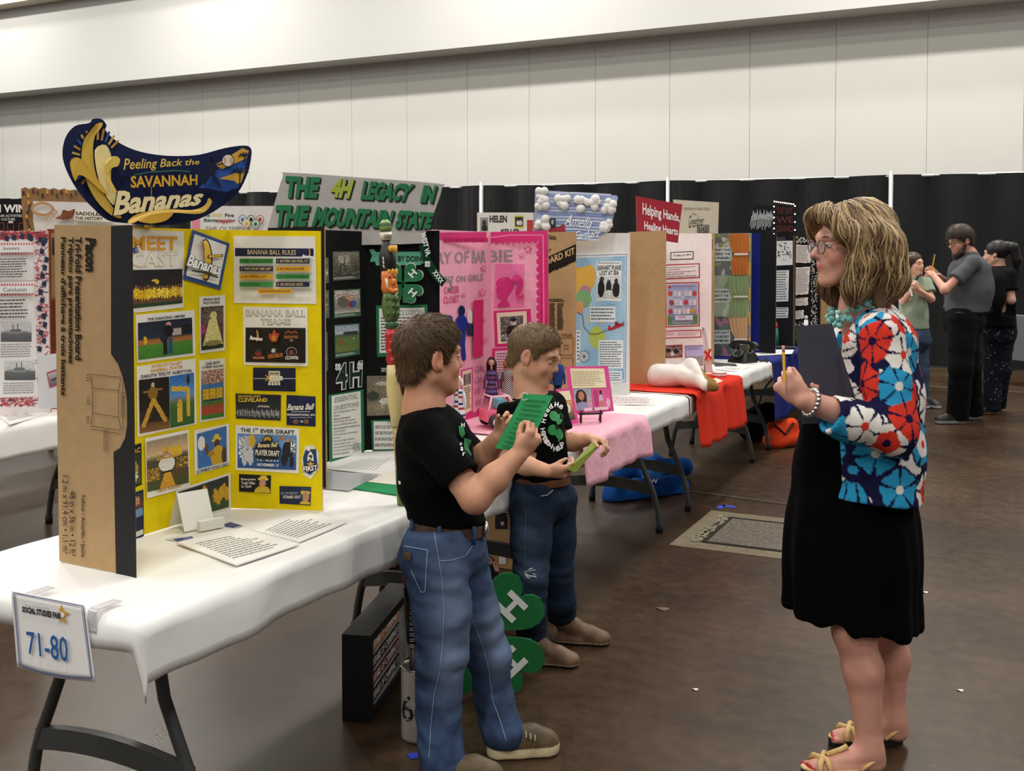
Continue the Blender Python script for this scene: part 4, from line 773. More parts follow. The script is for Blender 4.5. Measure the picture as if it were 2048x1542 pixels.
p.rect(q6((492, 955), (502, 955), (502, 988), (492, 988)), '#c8202c'); p.rect(q6((481, 966), (513, 966), (513, 977), (481, 977)), '#c8202c'); p.text('Red Cross of West Virginia', q6((522, 958), (708, 956), (708, 972), (522, 974)), '#b4404c', .01); p.text('Key Facts', q6((580, 976), (630, 975), (630, 984), (580, 985)), '#7a5a7a')
for (x, y), c, t in (((500, 1030), '#c9542c', '1,000'), ((720, 1028), '#c9404c', '30,000'), ((512, 1112), '#9a4a4a', '7 local'), ((643, 1108), '#c03a48', '6,500'), ((503, 1192), '#b43a44', '11,000'), ((702, 1188), '#d99a2c', '500+')):
    p.oval(*cr6(x, y), 4.6, 5.2, c); s = 28 if x < 600 or x == 643 else -90; p.rect(q6((x+s, y-22), (x+s+66, y-22), (x+s+66, y+26), (x+s, y+26)), '#e4e8f0'); p.text(t, q6((x+s+4, y-18), (x+s+50, y-18), (x+s+50, y-4), (x+s+4, y-4)), '#c03a3a', .02); p.lines(q6((x+s+4, y+2), (x+s+58, y+2), (x+s+58, y+22), (x+s+4, y+22)), 2, '#6a6a80')
p.rect(q6((545, 1230), (705, 1225), (705, 1268), (545, 1272)), '#d4dcec'); p.text('20,000', q6((575, 1236), (640, 1234), (640, 1252), (575, 1254)), '#c03a3a', .02); p.build('print', po)
po, p = poster(rr_, q6((438, 1368), (782, 1358), (785, 1428), (440, 1438)), th, RD); p.poly(q6((446, 1376), (774, 1367), (777, 1420), (448, 1430)), '#f3dedf'); p.lines(q6((450, 1382), (560, 1379), (560, 1412), (450, 1415)), 2, '#b4707a'); p.lines(q6((565, 1379), (770, 1374), (770, 1412), (565, 1417)), 4, '#b4a0a4'); p.build('print', po)
cr7 = lambda *P: [(1180+x*.2983, 640+y*.2983) for x, y in P]
po, p = poster(rr_, cr7((484, 172), (620, 165), (620, 250), (484, 258)), th, RD); p.photo(cr7((489, 177), (615, 170), (615, 245), (489, 253)), scene_fn([(0, '#4a3434'), (1, '#6a5450')], [('c', .5, .5, .5, .45, '#b4938a'), ('o', .3, .4, .12, .2, '#2a2226'), ('o', .7, .5, .14, .25, '#26222a'), ('o', .5, .7, .1, .2, '#d8cfc8')], .1, 72), 26, 18); p.build('print', po)
po, p = poster(rr_, cr7((636, 172), (762, 168), (762, 245), (638, 253)), th, '#9a6aa0'); p.poly(cr7((642, 178), (757, 174), (757, 240), (644, 247)), '#b9b4dc'); p.lines(cr7((650, 182), (750, 178), (750, 200), (650, 205)), 3, '#6a6488'); p.build('print', po)
po, p = poster(rr_, cr7((690, 212), (765, 210), (768, 302), (692, 306)), th, RD); p.poly(cr7((695, 217), (760, 215), (763, 297), (697, 301)), '#9a9492'); p.build('print', po)
# ------------------------------------------------------------------ bunker board with little curtains
TOPZ = TZ+.010; kA = on_px(g2(-2.2, 7.75), (1, 0), 1405); kB = on_px(g2(-2.2, 7.72), (1, 0), 1428); kC = on_px(g2(-2.2, 8.42), (1, .0), 1405); kD = on_px(kC, (1, .0), 1501)
th = thing('tri_fold_board', 'wallpapered tri-fold board with three tied mini curtains behind the telephone', 'display board', (kA+kC)/2); kb = th
mid = ((kA+kB+kC+kD)/4)[:2]
_, _, ko = panel(th, kA, kB, ztop(kA, 467), ztop(kB, 466), CARD, CARD, (kA[0], 9.0)); panel(th, kA, kC, ztop(kA, 467), ztop(kC, 467), '#8f9490', CARD, (0, 8)); _, kr, _ = panel(th, kC, kD, ztop(kC, 467), ztop(kD, 466), '#8b918e', '#1a2a80', None)
p = Print(Plane(ko.P, ko.n)); p.rect((1417, 478, 1425, 500), '#211c17'); p.text('T', (1419, 482, 1424, 494), '#e2dccf', .04); p.build('printing', th)
def cr8(x, y): return (1400+x*.2076, 400+y*.2076)
def q8(*P): return [cr8(*a) for a in P]
def leafy(seed, a, b, c):
    r = random.Random(seed); pts = [(r.random(), r.random(), r.random()*3.14, r.choice((b, c)), .05+.07*r.random()) for _ in range(26)]
    def fn(u, v):
        col = hx(a)
        for x, y, an, k, s in pts:
            dx, dy = u-x, (v-y); X = dx*math.cos(an)+dy*math.sin(an); Y = -dx*math.sin(an)+dy*math.cos(an)
            if (X/(s*1.8))**2+(Y/(s*.75))**2 < 1: col = hx(k)
        return col
    return fn
for r, sd, cols in ((q8((122, 325), (475, 322), (472, 722), (125, 725)), 5, ('#6f7472', '#c9b9c4', '#8f9a62')), (q8((125, 726), (472, 723), (470, 1122), (127, 1125)), 6, ('#a4b09a', '#8a9a80', '#c3cbb2')), (q8((127, 1126), (470, 1123), (468, 1505), (128, 1512)), 7, ('#5d6366', '#b87f94', '#6f7f74'))):
    o = sheet(kr, r, th, 'wallpaper', cols[0]); p = Print(kr, .0024); p.photo(r, leafy(sd, *cols), 30, 36); p.build('print', o)
for r, ts in ((q8((122, 458), (305, 455), (305, 585), (124, 590)), ('WHAT WAS', 'INSIDE THE', 'BUNKER?')), (q8((124, 860), (285, 855), (285, 985), (126, 990)), ('WHO KNEW', 'ABOUT THE', 'BUNKER?')), (q8((126, 1255), (290, 1252), (290, 1382), (128, 1388)), ('WHY ISN\'T', 'IT A SECRET', 'ANYMORE?'))):
    o, p = poster(kr, r, th, '#d4dcd8', lift=.004); (x0, y0), (x1, y1) = r[0], r[2]
    for k, t in enumerate(ts): yy = y0+2+k*(y1-y0-2)/3; p.text(t, (x0+.5, yy, x1-2, yy+5.2), '#26302c', .025)
    p.build('print', o)
def mini_curtain(top, bot, tie, cols, lab):
    """pleated little curtain, gathered at the tie"""
    N = 18; rows = 10; V = []; Fs = []; cs = []
    for j in range(rows+1):
        v = j/rows; y = top[2]+(bot[2]-top[2])*v; g = math.exp(-((y-tie)/9.0)**2) if tie else 0
        x0 = top[0]+(bot[0]-top[0])*v; x1 = top[1]+(bot[1]-top[1])*v; x0 = x0+(x1-x0)*.22*g
        for i in range(N+1):
            u = i/N; V.append(kr.at(x0+(x1-x0)*u, y, .012+.009*math.sin(u*31+.7*math.sin(v*4))))
    for j in range(rows):
        for i in range(N): Fs.append((j*(N+1)+i, (j+1)*(N+1)+i, (j+1)*(N+1)+i+1, j*(N+1)+i+1)); cs.append(lin(cols))
    o = MB().addc(V, Fs, cs).build('curtain', 'fabric_dye', kb, True); o['label'] = lab
    if tie:
        xl = top[0]+(top[1]-top[0])*.28; sheet(kr, [(xl, tie-1.5), (top[1]-1, tie-1.5), (top[1]-1, tie+2), (xl, tie+2.5)], o, 'tie_band', '#ece6da', .003, .024)
mini_curtain((1458, 1497, 467), (1463, 1497, 550), 508, '#c8783c', 'orange mini curtain'); mini_curtain((1456, 1497, 551), (1460, 1496, 634), 593, '#93a67a', 'green mini curtain'); mini_curtain((1457, 1496, 634), (1466, 1495, 690), 678, '#d6ac86', 'peach mini curtain')
m = MB()
for k in range(5):
    y = 474+50*k; m.add([kr.at(x, yy, .003) for x, yy in ((1497.5, y), (1501, y), (1500.5, y+28), (1497, y+28))], [(0, 1, 2, 3)], '#dcae42')
m.build('edge_strip', 'card_paint', th)
# ------------------------------------------------------------------ blue and black boards further on
def simple_board(label, pts, tops, front, back, cols=None):
    """chain of panels through base points"""
    c = sum(pts)/len(pts); th = thing('tri_fold_board', label, 'display board', c); pls = []
    for i, (a, b) in enumerate(zip(pts[:-1], pts[1:])):
        _, pl, _ = panel(th, a, b, tops[i], tops[i+1], (cols or [front]*9)[i], back); pls.append(pl)
    return th, pls
X0 = on_px(g2(-2.2, 8.75), (1, 0), 1496); X1 = on_px(X0, (1, 0), 1519); X2 = on_px(X0, (1, -.02), 1551)
th, pls = simple_board('dark board wing with a royal blue edge beside the mini curtains', [X0, X1, X2], [ztop(X0, 466), ztop(X1, 467), ztop(X2, 468)], '#16235f', '#16235f', ['#15236e', '#1b1b1d'])
Y0_ = on_px(g2(-2.2, 9.5), (1, 0), 1540); Y1_ = on_px(Y0_, (1, .02), 1590); Y2_ = on_px(g2(-2.2, 10.0), (1, .0), 1582); Y3_ = on_px(Y2_, (1, .02), 1640)
th, pls = simple_board('black board with three white typed sheets and brown edge', [Y0_, Y1_], [ztop(Y0_, 469), ztop(Y1_, 471)], '#15161a', CARD)
m = MB(); m.add([pls[0].at(x, y, .002) for x, y in ((1587, 471), (1590, 471), (1589, 690), (1586, 690))], [(0, 1, 2, 3)], '#6a533a'); m.build('edge_strip', 'card_paint', th)
p = Print(pls[0]); p.text('TRAGICS', (1546, 474, 1570, 480), '#6a6c88', .01); p.build('lettering', th)
for r, n in ((q8((728, 395), (893, 392), (893, 625), (730, 632)), 0), (q8((722, 680), (858, 676), (850, 975), (718, 980)), 12), (q8((718, 1035), (852, 1035), (848, 1135), (715, 1138)), 4)):
    o, p = poster(pls[0], r, th, '#dfe0dc')
    if n: p.lines([(x*.94+.06*np.mean([a for a, _ in r]), y*.94+.06*np.mean([b for _, b in r])) for x, y in r], n, '#5a5c5c', seed=n)
    else:
        rd = random.Random(2)
        for k in range(30): p.oval(1552+30*rd.random(), 494+22*rd.random()-rd.random()*10, .8+1.6*rd.random(), .8+rd.random(), '#4a4f48')
        p.text('Champlain', (1560, 484, 1575, 487), '#2a2a2a'); p.text('Niagra', (1564, 519, 1573, 522), '#2a2a2a')
    p.build('print', o)
th, pls = simple_board('black speckled notebook-pattern board with torn-edge typed pages', [Y2_, Y3_], [ztop(Y2_, 472), ztop(Y3_, 473)], '#101010', CARD)
m = Print(pls[0]); rd = random.Random(9)
for k in range(340):
    side = rd.random()
    if side < .3: x, y = 1589+46*rd.random(), 474+12*rd.random()
    elif side < .9: x, y = 1622+13*rd.random(), 474+180*rd.random()
    else: x, y = 1589+46*rd.random(), 642+12*rd.random()
    m.k = 1; m.oval(x, y, .6+1.3*rd.random(), .5+.8*rd.random(), '#d4d3cf', rd.random()*3, 5)
m.build('speckles', th)['kind'] = 'stuff'
for r, n in ((q8((910, 430), (1065, 435), (1065, 605), (910, 605)), 12), (q8((910, 650), (1060, 645), (1045, 905), (908, 915)), 16), (q8((908, 945), (1040, 940), (1040, 1015), (908, 1015)), 5), (q8((905, 1065), (1000, 1062), (1000, 1140), (905, 1145)), 5)):
    rag = []; rd = random.Random(n)
    for (a, b), (c, d) in zip(r, r[1:]+r[:1]):
        for k in range(6): rag.append((a+(c-a)*k/6+rd.uniform(-.8, .8), b+(d-b)*k/6+rd.uniform(-.8, .8)))
    o, p = poster(pls[0], rag, th, '#e6dedb'); cxm = np.mean([a for a, _ in r]); cym = np.mean([b for _, b in r]); p.lines([(x*.9+.1*cxm, y*.9+.1*cym) for x, y in r], n, '#77706c', seed=n); p.build('print', o)
Z0 = on_px(g2(-1.9, 10.1), (1, 0), 1632); Z1 = on_px(Z0, (1, 0), 1662); Z2 = on_px(g2(-1.8, 11.0), (1, 0), 1650); Z3 = on_px(Z2, (1, 0), 1705)
th, pls = simple_board('plain brown cardboard wing beside the woman\'s chin', [Z0, Z1], [ztop(Z0, 474), ztop(Z1, 474)], CARD, CARD)
th, pls = simple_board('distant white board with purple print behind the necklace', [Z2, Z3], [ztop(Z2, 470), ztop(Z3, 470)], '#ddd8d6', CARD)
p = Print(pls[0]); p.lines((1660, 585, 1690, 600), 4, '#6a6478'); p.rect((1658, 605, 1692, 620), '#3a3560'); p.lines((1660, 560, 1690, 580), 4, '#6a6478'); p.build('print', th)
# ------------------------------------------------------------------ header signs along the row
def facepx(x, y, dep, turn=0): return facing(J(x, y, dep), turn)
pl = facing(np.array([(mC[0]+mD[0])/2, 5.7, 1.75]), -6)
sk, p = cutout('sky_sign', 'painted blue sky sign with cotton clouds above the map board', 'sign', pl, [(1070, 379), (1233, 391), (1236, 395), (1220, 462), (1190, 480), (1150, 482), (1098, 470), (1068, 466)], '#a3b2d4')
for k in range(16):
    y = 384+6*k; p.line([(1072+7*(k % 3), y), (1110+9*(k % 4), y+2), (1150, y+2), (1222-2*k*.8, y+6)], 4, ['#c3cbe0', '#8b9dcc', '#b6c0da'][k % 3])
p.poly(smoothpts([(1095, 459), (1104, 453), (1116, 455), (1128, 447), (1130, 458), (1128, 466), (1096, 466)], 2), '#9a2a34'); p.rect((1099, 437, 1111, 455), '#2f2d30'); p.oval(1105, 444, 3, 5, '#b9b4b0')
p.text('Amelia', [(1132, 428), (1188, 436), (1180, 458), (1128, 450)], '#f4f4f2', .0, .35); p.text('Earhart', [(1150, 463), (1204, 458), (1198, 474), (1146, 480)], '#f4f4f2', .0, .35); p.build('painting', sk)
rd = random.Random(4)
for cx, cy, sx, sy in ((1083, 392, 11, 16), (1084, 410, 13, 11), (1125, 403, 14, 14), (1165, 407, 15, 15), (1191, 404, 11, 14), (1217, 411, 12, 14), (1084, 445, 14, 13), (1214, 448, 11, 14)):
    m = MB()
    for k in range(9):
        q = pl.at(cx+rd.uniform(-.7, .7)*sx, cy+rd.uniform(-.75, .75)*sy, .012); m.ball(q, [.018+.01*rd.random()]*3, '#edeae6', 10, 7)
    m.build('cotton_cloud', 'fabric_dye', sk, True)
pl = facing(np.array([rA[0]*.4+rB[0]*.6, 6.62, 1.7]), 18)
rs, p = cutout('header_sign', 'dark red header sign with white lettering over the brown wing', 'sign', pl, [(1272, 392), (1365, 409), (1360, 445), (1356, 486), (1331, 482), (1331, 463), (1287, 462), (1286, 480), (1274, 479)], '#a8303f')
p.text('Helping Hands,', q6((250, 205), (590, 310), (590, 400), (250, 345)), '#f4efec', .025); p.text('Healing Hearts', q6((265, 372), (572, 435), (570, 525), (266, 470)), '#f4efec', .025); p.build('lettering', rs)
pl = facing(np.array([-2.25, 8.2, 1.75]), 0)
gs, p = cutout('header_sign', 'cream parchment header sign with a stencilled black word', 'sign', pl, [(1346, 399), (1438, 405), (1436, 467), (1350, 467)], '#cdc4b2')
p.text('HIDDEN IN PLAIN SIGHT:', q6((625, 250), (865, 250), (865, 275), (625, 272)), '#6a6458', .0); p.text('Greenbrier', q6((670, 320), (810, 320), (805, 410), (668, 440)), '#2a2826', .0, .3); p.text('The', q6((700, 300), (740, 300), (740, 320), (700, 320)), '#4a4844', 0, .3); p.frame(q6((750, 412), (850, 410), (850, 475), (748, 475)), 1.4, '#2a2826'); p.text('BUNKER', q6((757, 422), (845, 420), (845, 470), (757, 470)), '#2a2826', .03); p.build('lettering', gs)
pl = facing(J(1520, 440, 9.35), 0)
mat('dark_acrylic', '#15171a', .2, .5)
s1, p = cutout('header_sign', 'dark header panel scrawled with spiky white strokes', 'sign', pl, [(1507, 409), (1546, 411), (1542, 469), (1496, 469)], '#1b1d20', material='card_paint')
rd = random.Random(1)
for k in range(16): x = 1503+2.7*k; h = 8+18*abs(math.sin(k*1.9)); p.line([(x-3, 452+8*rd.random()), (x+1, 432-h*.5+4*rd.random()), (x+2, 440)], 1.2, '#b9bcbc')
p.line([(1505, 440), (1520, 436), (1541, 438)], 3, '#a4a8a8'); p.build('scrawl', s1)
pl = facing(J(1567, 440, 9.9), 0)
s2, p = cutout('header_sign', 'dark red-lettered header sign edged with a string of white lights', 'sign', pl, [(1549, 405), (1590, 410), (1588, 470), (1548, 470)], '#171214')
for k, t in enumerate(('THE DAY', 'WE', 'CRASHED')): p.text(t, (1553, 415+18*k, 1586, 428+18*k), '#5a2222', .02)
p.build('lettering', s2); mat('fairy_bulb', '#fff6e4', .4, emit=7.0)
for k in range(24):
    if k < 6: q = (1548, 468-11*k)
    elif k < 16: q = (1549+4.2*(k-6), 403+.6*(k-6)*1.0)
    else: q = (1590, 412+8*(k-16))
    if k >= 16 and k % 2: continue
    MB().ball(pl.at(*q, .012), .006, n=8, m=6).build('bulb', 'fairy_bulb', s2, True)
# ------------------------------------------------------------------ boards of the left row and beyond
def flatboard(label, x0, x1, yb, yt, col, y_world=None, Pz=None, dep=None, turn=0, name='display_board', z0=TOPZ):
    """upright board facing the aisle with a folded foot wing behind it"""
    P = J((x0+x1)/2, 500, dep); pl = facing(P, turn); c0 = pl.at(x0, 500); c1 = pl.at(x1, 500); c0[2] = c1[2] = z0
    th = thing(name, label, 'display board', (c0+c1)/2); panel(th, c0, c1, pl.at(x0, yt)[2], pl.at(x1, yt)[2], col, CARD)
    panel(th, c0, c0-pl.n*.25-np.array([.0, 0, 0]), pl.at(x0, yt)[2], pl.at(x0, yt)[2], CARD, CARD); panel(th, c1, c1-pl.n*.25, pl.at(x1, yt)[2], pl.at(x1, yt)[2], CARD, CARD)
    return th, pl
t1, pl = flatboard('tri-fold board with flag-patterned border and battleship photos', -70, 96, 830, 462, '#e6dcdc', dep=5.3, turn=10)
p = Print(pl); rd = random.Random(6)
for k in range(520):
    s = rd.random()
    if s < .42: x, y = rd.uniform(-10, 95), rd.uniform(463, 478)
    elif s < .85: x, y = rd.uniform(72, 95), rd.uniform(463, 800)
    else: x, y = rd.uniform(0, 74), rd.uniform(795, 812)
    a = rd.uniform(-.9, .9); p.k = k % 5; p.line([(x-4*math.cos(a), y-4*math.sin(a)), (x+4*math.cos(a), y+4*math.sin(a))], 1.5, '#bf4a54' if k % 8 else '#27344e')
for k in range(26):
    x, y = (rd.uniform(0, 90), rd.uniform(465, 474)) if k < 7 else (rd.uniform(76, 91), 480+12.5*(k-7)*1.3); p.rect([(x, y), (x+8, y+3), (x+6, y+13), (x-2, y+10)], '#27344e')
p.build('flag_border', t1)
def cs6(x, y): return (x*.3241, 360+y*.3241)
for r, t, n in ((((-30, 380), (206, 375), (206, 620), (-30, 622)), 'Summary', 8), (((-30, 632), (210, 628), (214, 855), (-30, 858)), 'Conclusion', 6)):
    o, p = poster(pl, [cs6(*a) for a in r], t1, '#ece8e6'); y0 = r[0][1]
    for k in range(14):
        for yy in (y0+8, y0+68): x = -25+17*k; p.poly([cs6(x, yy), cs6(x+9, yy), cs6(x+5, yy+13), cs6(x-4, yy+13)], '#c9505a')
    p.rect([cs6(-20, y0+24), cs6(200, y0+22), cs6(204, y0+64), cs6(-20, y0+66)], '#f2f0ee'); p.text(t, [cs6(20, y0+32), cs6(20+len(t)*14.5, y0+30), cs6(20+len(t)*14.5, y0+56), cs6(20, y0+58)], '#3a3a3e', .005)
    p.lines([cs6(-20, y0+105), cs6(175, y0+100), cs6(175, y0+225), cs6(-20, y0+228)], n, '#4a4848', seed=n); p.build('print', o)
o, p = poster(pl, [cs6(-30, 860), cs6(222, 855), cs6(232, 1335), cs6(-30, 1345)], t1, '#e6e4e2')
for (x0, y0, x1, y1), sd in (((5, 878, 195, 998), 81), ((28, 1115, 218, 1235), 82)):
    p.photo([cs6(x0, y0), cs6(x1, y0-2), cs6(x1, y1), cs6(x0, y1)], scene_fn([(0, '#cfcfcf'), (.5, '#c4c4c4'), (.56, '#6a6c6c'), (1, '#55585a')], [('o', .48, .5, .4, .08, '#8d8f8f'), ('r', .4, .32, .02, .18, '#4a4c4c'), ('r', .55, .3, .02, .2, '#4a4c4c'), ('r', .48, .42, .16, .06, '#6a6c6c')], .05, sd), 34, 22)
p.lines([cs6(5, 1010), cs6(200, 1006), cs6(200, 1095), cs6(5, 1100)], 6, '#9a9898', seed=1); p.lines([cs6(20, 1250), cs6(220, 1246), cs6(222, 1320), cs6(20, 1325)], 5, '#9a9898', seed=2); p.build('print', o)
t2, pl = flatboard('dark red board with printed brown cardboard wing in the left row', 96, 117, 830, 458, '#8a3a30', dep=5.55, turn=0)
p = Print(pl); p.rect((102, 466, 117, 600), '#9a8058'); p.rect((104, 475, 117, 510), '#3a3228'); p.lines((105, 595, 115, 700), 16, '#4a4034', .5); p.build('print', t2)
pl = facing(J(120, 430, 5.6), 0)
sd_, p = cutout('header_sign', 'western header sign with scalloped boot border, rope and hat', 'sign', pl, smoothpts([(42, 378), (50, 374), (58, 378), (68, 374), (78, 378), (88, 375), (98, 379), (108, 376), (118, 380), (128, 377), (138, 381), (148, 379), (175, 382), (240, 384), (270, 386), (270, 470), (160, 470), (48, 468), (46, 440), (43, 410)], 1), '#9a7450')
p.poly(smoothpts([(66, 402), (150, 404), (265, 408), (265, 466), (150, 466), (70, 464), (66, 440)], 1), '#e4e0dc')
rd = random.Random(8)
for k in range(22):
    x, y = (45+9.5*k, 386+5*math.sin(k*2)) if k < 13 else (54+3*math.sin(k), 405+7*(k-13)); p.poly([(x, y-4), (x+4, y-4), (x+4, y+2), (x+7, y+4), (x, y+4)], ['#3c2418', '#dca23a', '#5a2f1f', '#3f4a34'][k % 4])
for k in range(5): p.frame(smoothpts([(62+k, 415+k*.5), (80, 404+k), (100, 408+k), (108-k, 420), (92, 432-k), (70, 428-k)], 3), 1.6, ['#b48a5c', '#cfa878'][k % 2])
p.line([(104, 414), (114, 424), (96, 434), (90, 436)], 2.5, '#c09a6c')
p.poly(smoothpts([(110, 436), (122, 430), (126, 420), (138, 422), (150, 418), (148, 430), (140, 438), (122, 439)], 3), '#7a4526')
p.poly([(150, 421), (225, 424), (225, 444), (148, 440)], '#efe6d2'); p.text('SADDLES', [(151, 423), (204, 425), (204, 432), (151, 430)], '#3a2a20', .025); p.text('THE HISTORY', [(150, 433), (206, 434), (206, 441), (150, 439)], '#3a2a20', .025); p.build('artwork', sd_)
t3, pl = flatboard('black board lettered WIN with small red frames at left edge', -40, 52, 800, 398, '#191618', dep=7.6, z0=.75)
p = Print(pl); p.text('I WIN', (-2, 409, 52, 425), '#e6e2de', .04); p.text('POPULAR ACTIVITIES', (-20, 429, 44, 434), '#cfc9c4', .02); p.text('AND CULTURE', (-14, 436, 30, 441), '#cfc9c4', .02)
for x in (-4, 15, 38): p.frame((x, 446, x+12, 460), 1.6, '#8a2430')
p.rect((17, 442, 26, 446), '#d6d0ca'); p.build('print', t3)
t4, pl = flatboard('white board lettered about five rings with coloured continent circles', 383, 560, 800, 412, '#dcdad6', dep=7.0, z0=.75)
p = Print(pl); p.rect((384, 436, 400, 470), '#d98a94')
for t, x, c, w in (('The', 408, '#3f6a4a', 12), ('WORD', 424, '#d9c95a', 20), ('Five', 450, '#2a2a2a', 18)): p.text(t, (x, 427, x+w, 434), c, .02)
p.text('Rings', (408, 437, 434, 446), '#2f5a3a', .03); p.text('mapping', (434, 437, 470, 448), '#a8303a', .03); p.text('THE OLYMPICS', (410, 453, 500, 462), '#7a7874')
for x, y, c in ((485, 439, '#3f7fb4'), (502, 439, '#2a2a2a'), (520, 439, '#b43a44'), (493, 447, '#d9b93c'), (511, 448, '#2f7a4a')): p.oval(x, y, 8, 9, c); p.oval(x, y, 6.6, 7.6, '#e4e2de'); p.oval(x, y, 3.4, 4.2, c)
p.build('print', t4)
t5, pl = flatboard('white distant board lettered about a deaf-blind author with two portraits', 955, 1068, 760, 425, '#d6d4cd', dep=8.6, z0=.75, turn=-8)
p = Print(pl); p.text('HELEN', (979, 431, 1014, 445), '#3a3a3a', .05); p.text('KELLER', (1002, 458, 1040, 470), '#3a3a3a', .05); p.photo((961, 435, 976, 462), scene_fn([(0, '#8a8886'), (1, '#6a6866')], [('o', .5, .4, .25, .22, '#2a2a2a'), ('o', .55, .8, .35, .25, '#1d1d1d')], .08, 91), 12, 18); p.rect((1029, 431, 1047, 456), '#c9b93c'); p.photo((1030, 434, 1046, 453), scene_fn([(0, '#2a2a26'), (1, '#4a4a44')], [('o', .4, .6, .2, .25, '#d6d4ce'), ('o', .7, .6, .2, .25, '#c9c7c0')], .08, 92), 14, 16); p.rect((1054, 440, 1066, 466), '#b03a40'); p.build('print', t5)
table('distant folding table under the deaf-blind author board', -4.25, -3.49, 6.8, 8.9)
table('far folding table of the row behind the blue cloth', XL, -1.25, 10.4, 12.3)
cloth('tablecloth', 'white tablecloth on the far table behind the floral jacket', 'tablecloth', XL, -1.25, 10.4, 12.3, (.1, .12, .0, .1), 'cloth_plastic', seed=17, step=.05)
table('distant folding table under the black lettered board at far left', -7.1, -6.2, 4.3, 6.2)
cloth('tablecloth', 'white tablecloth on the distant table under the author board', 'tablecloth', -4.25, -3.49, 6.8, 8.9, (.1, .16, .1, .1), 'cloth_plastic', seed=15, step=.05)
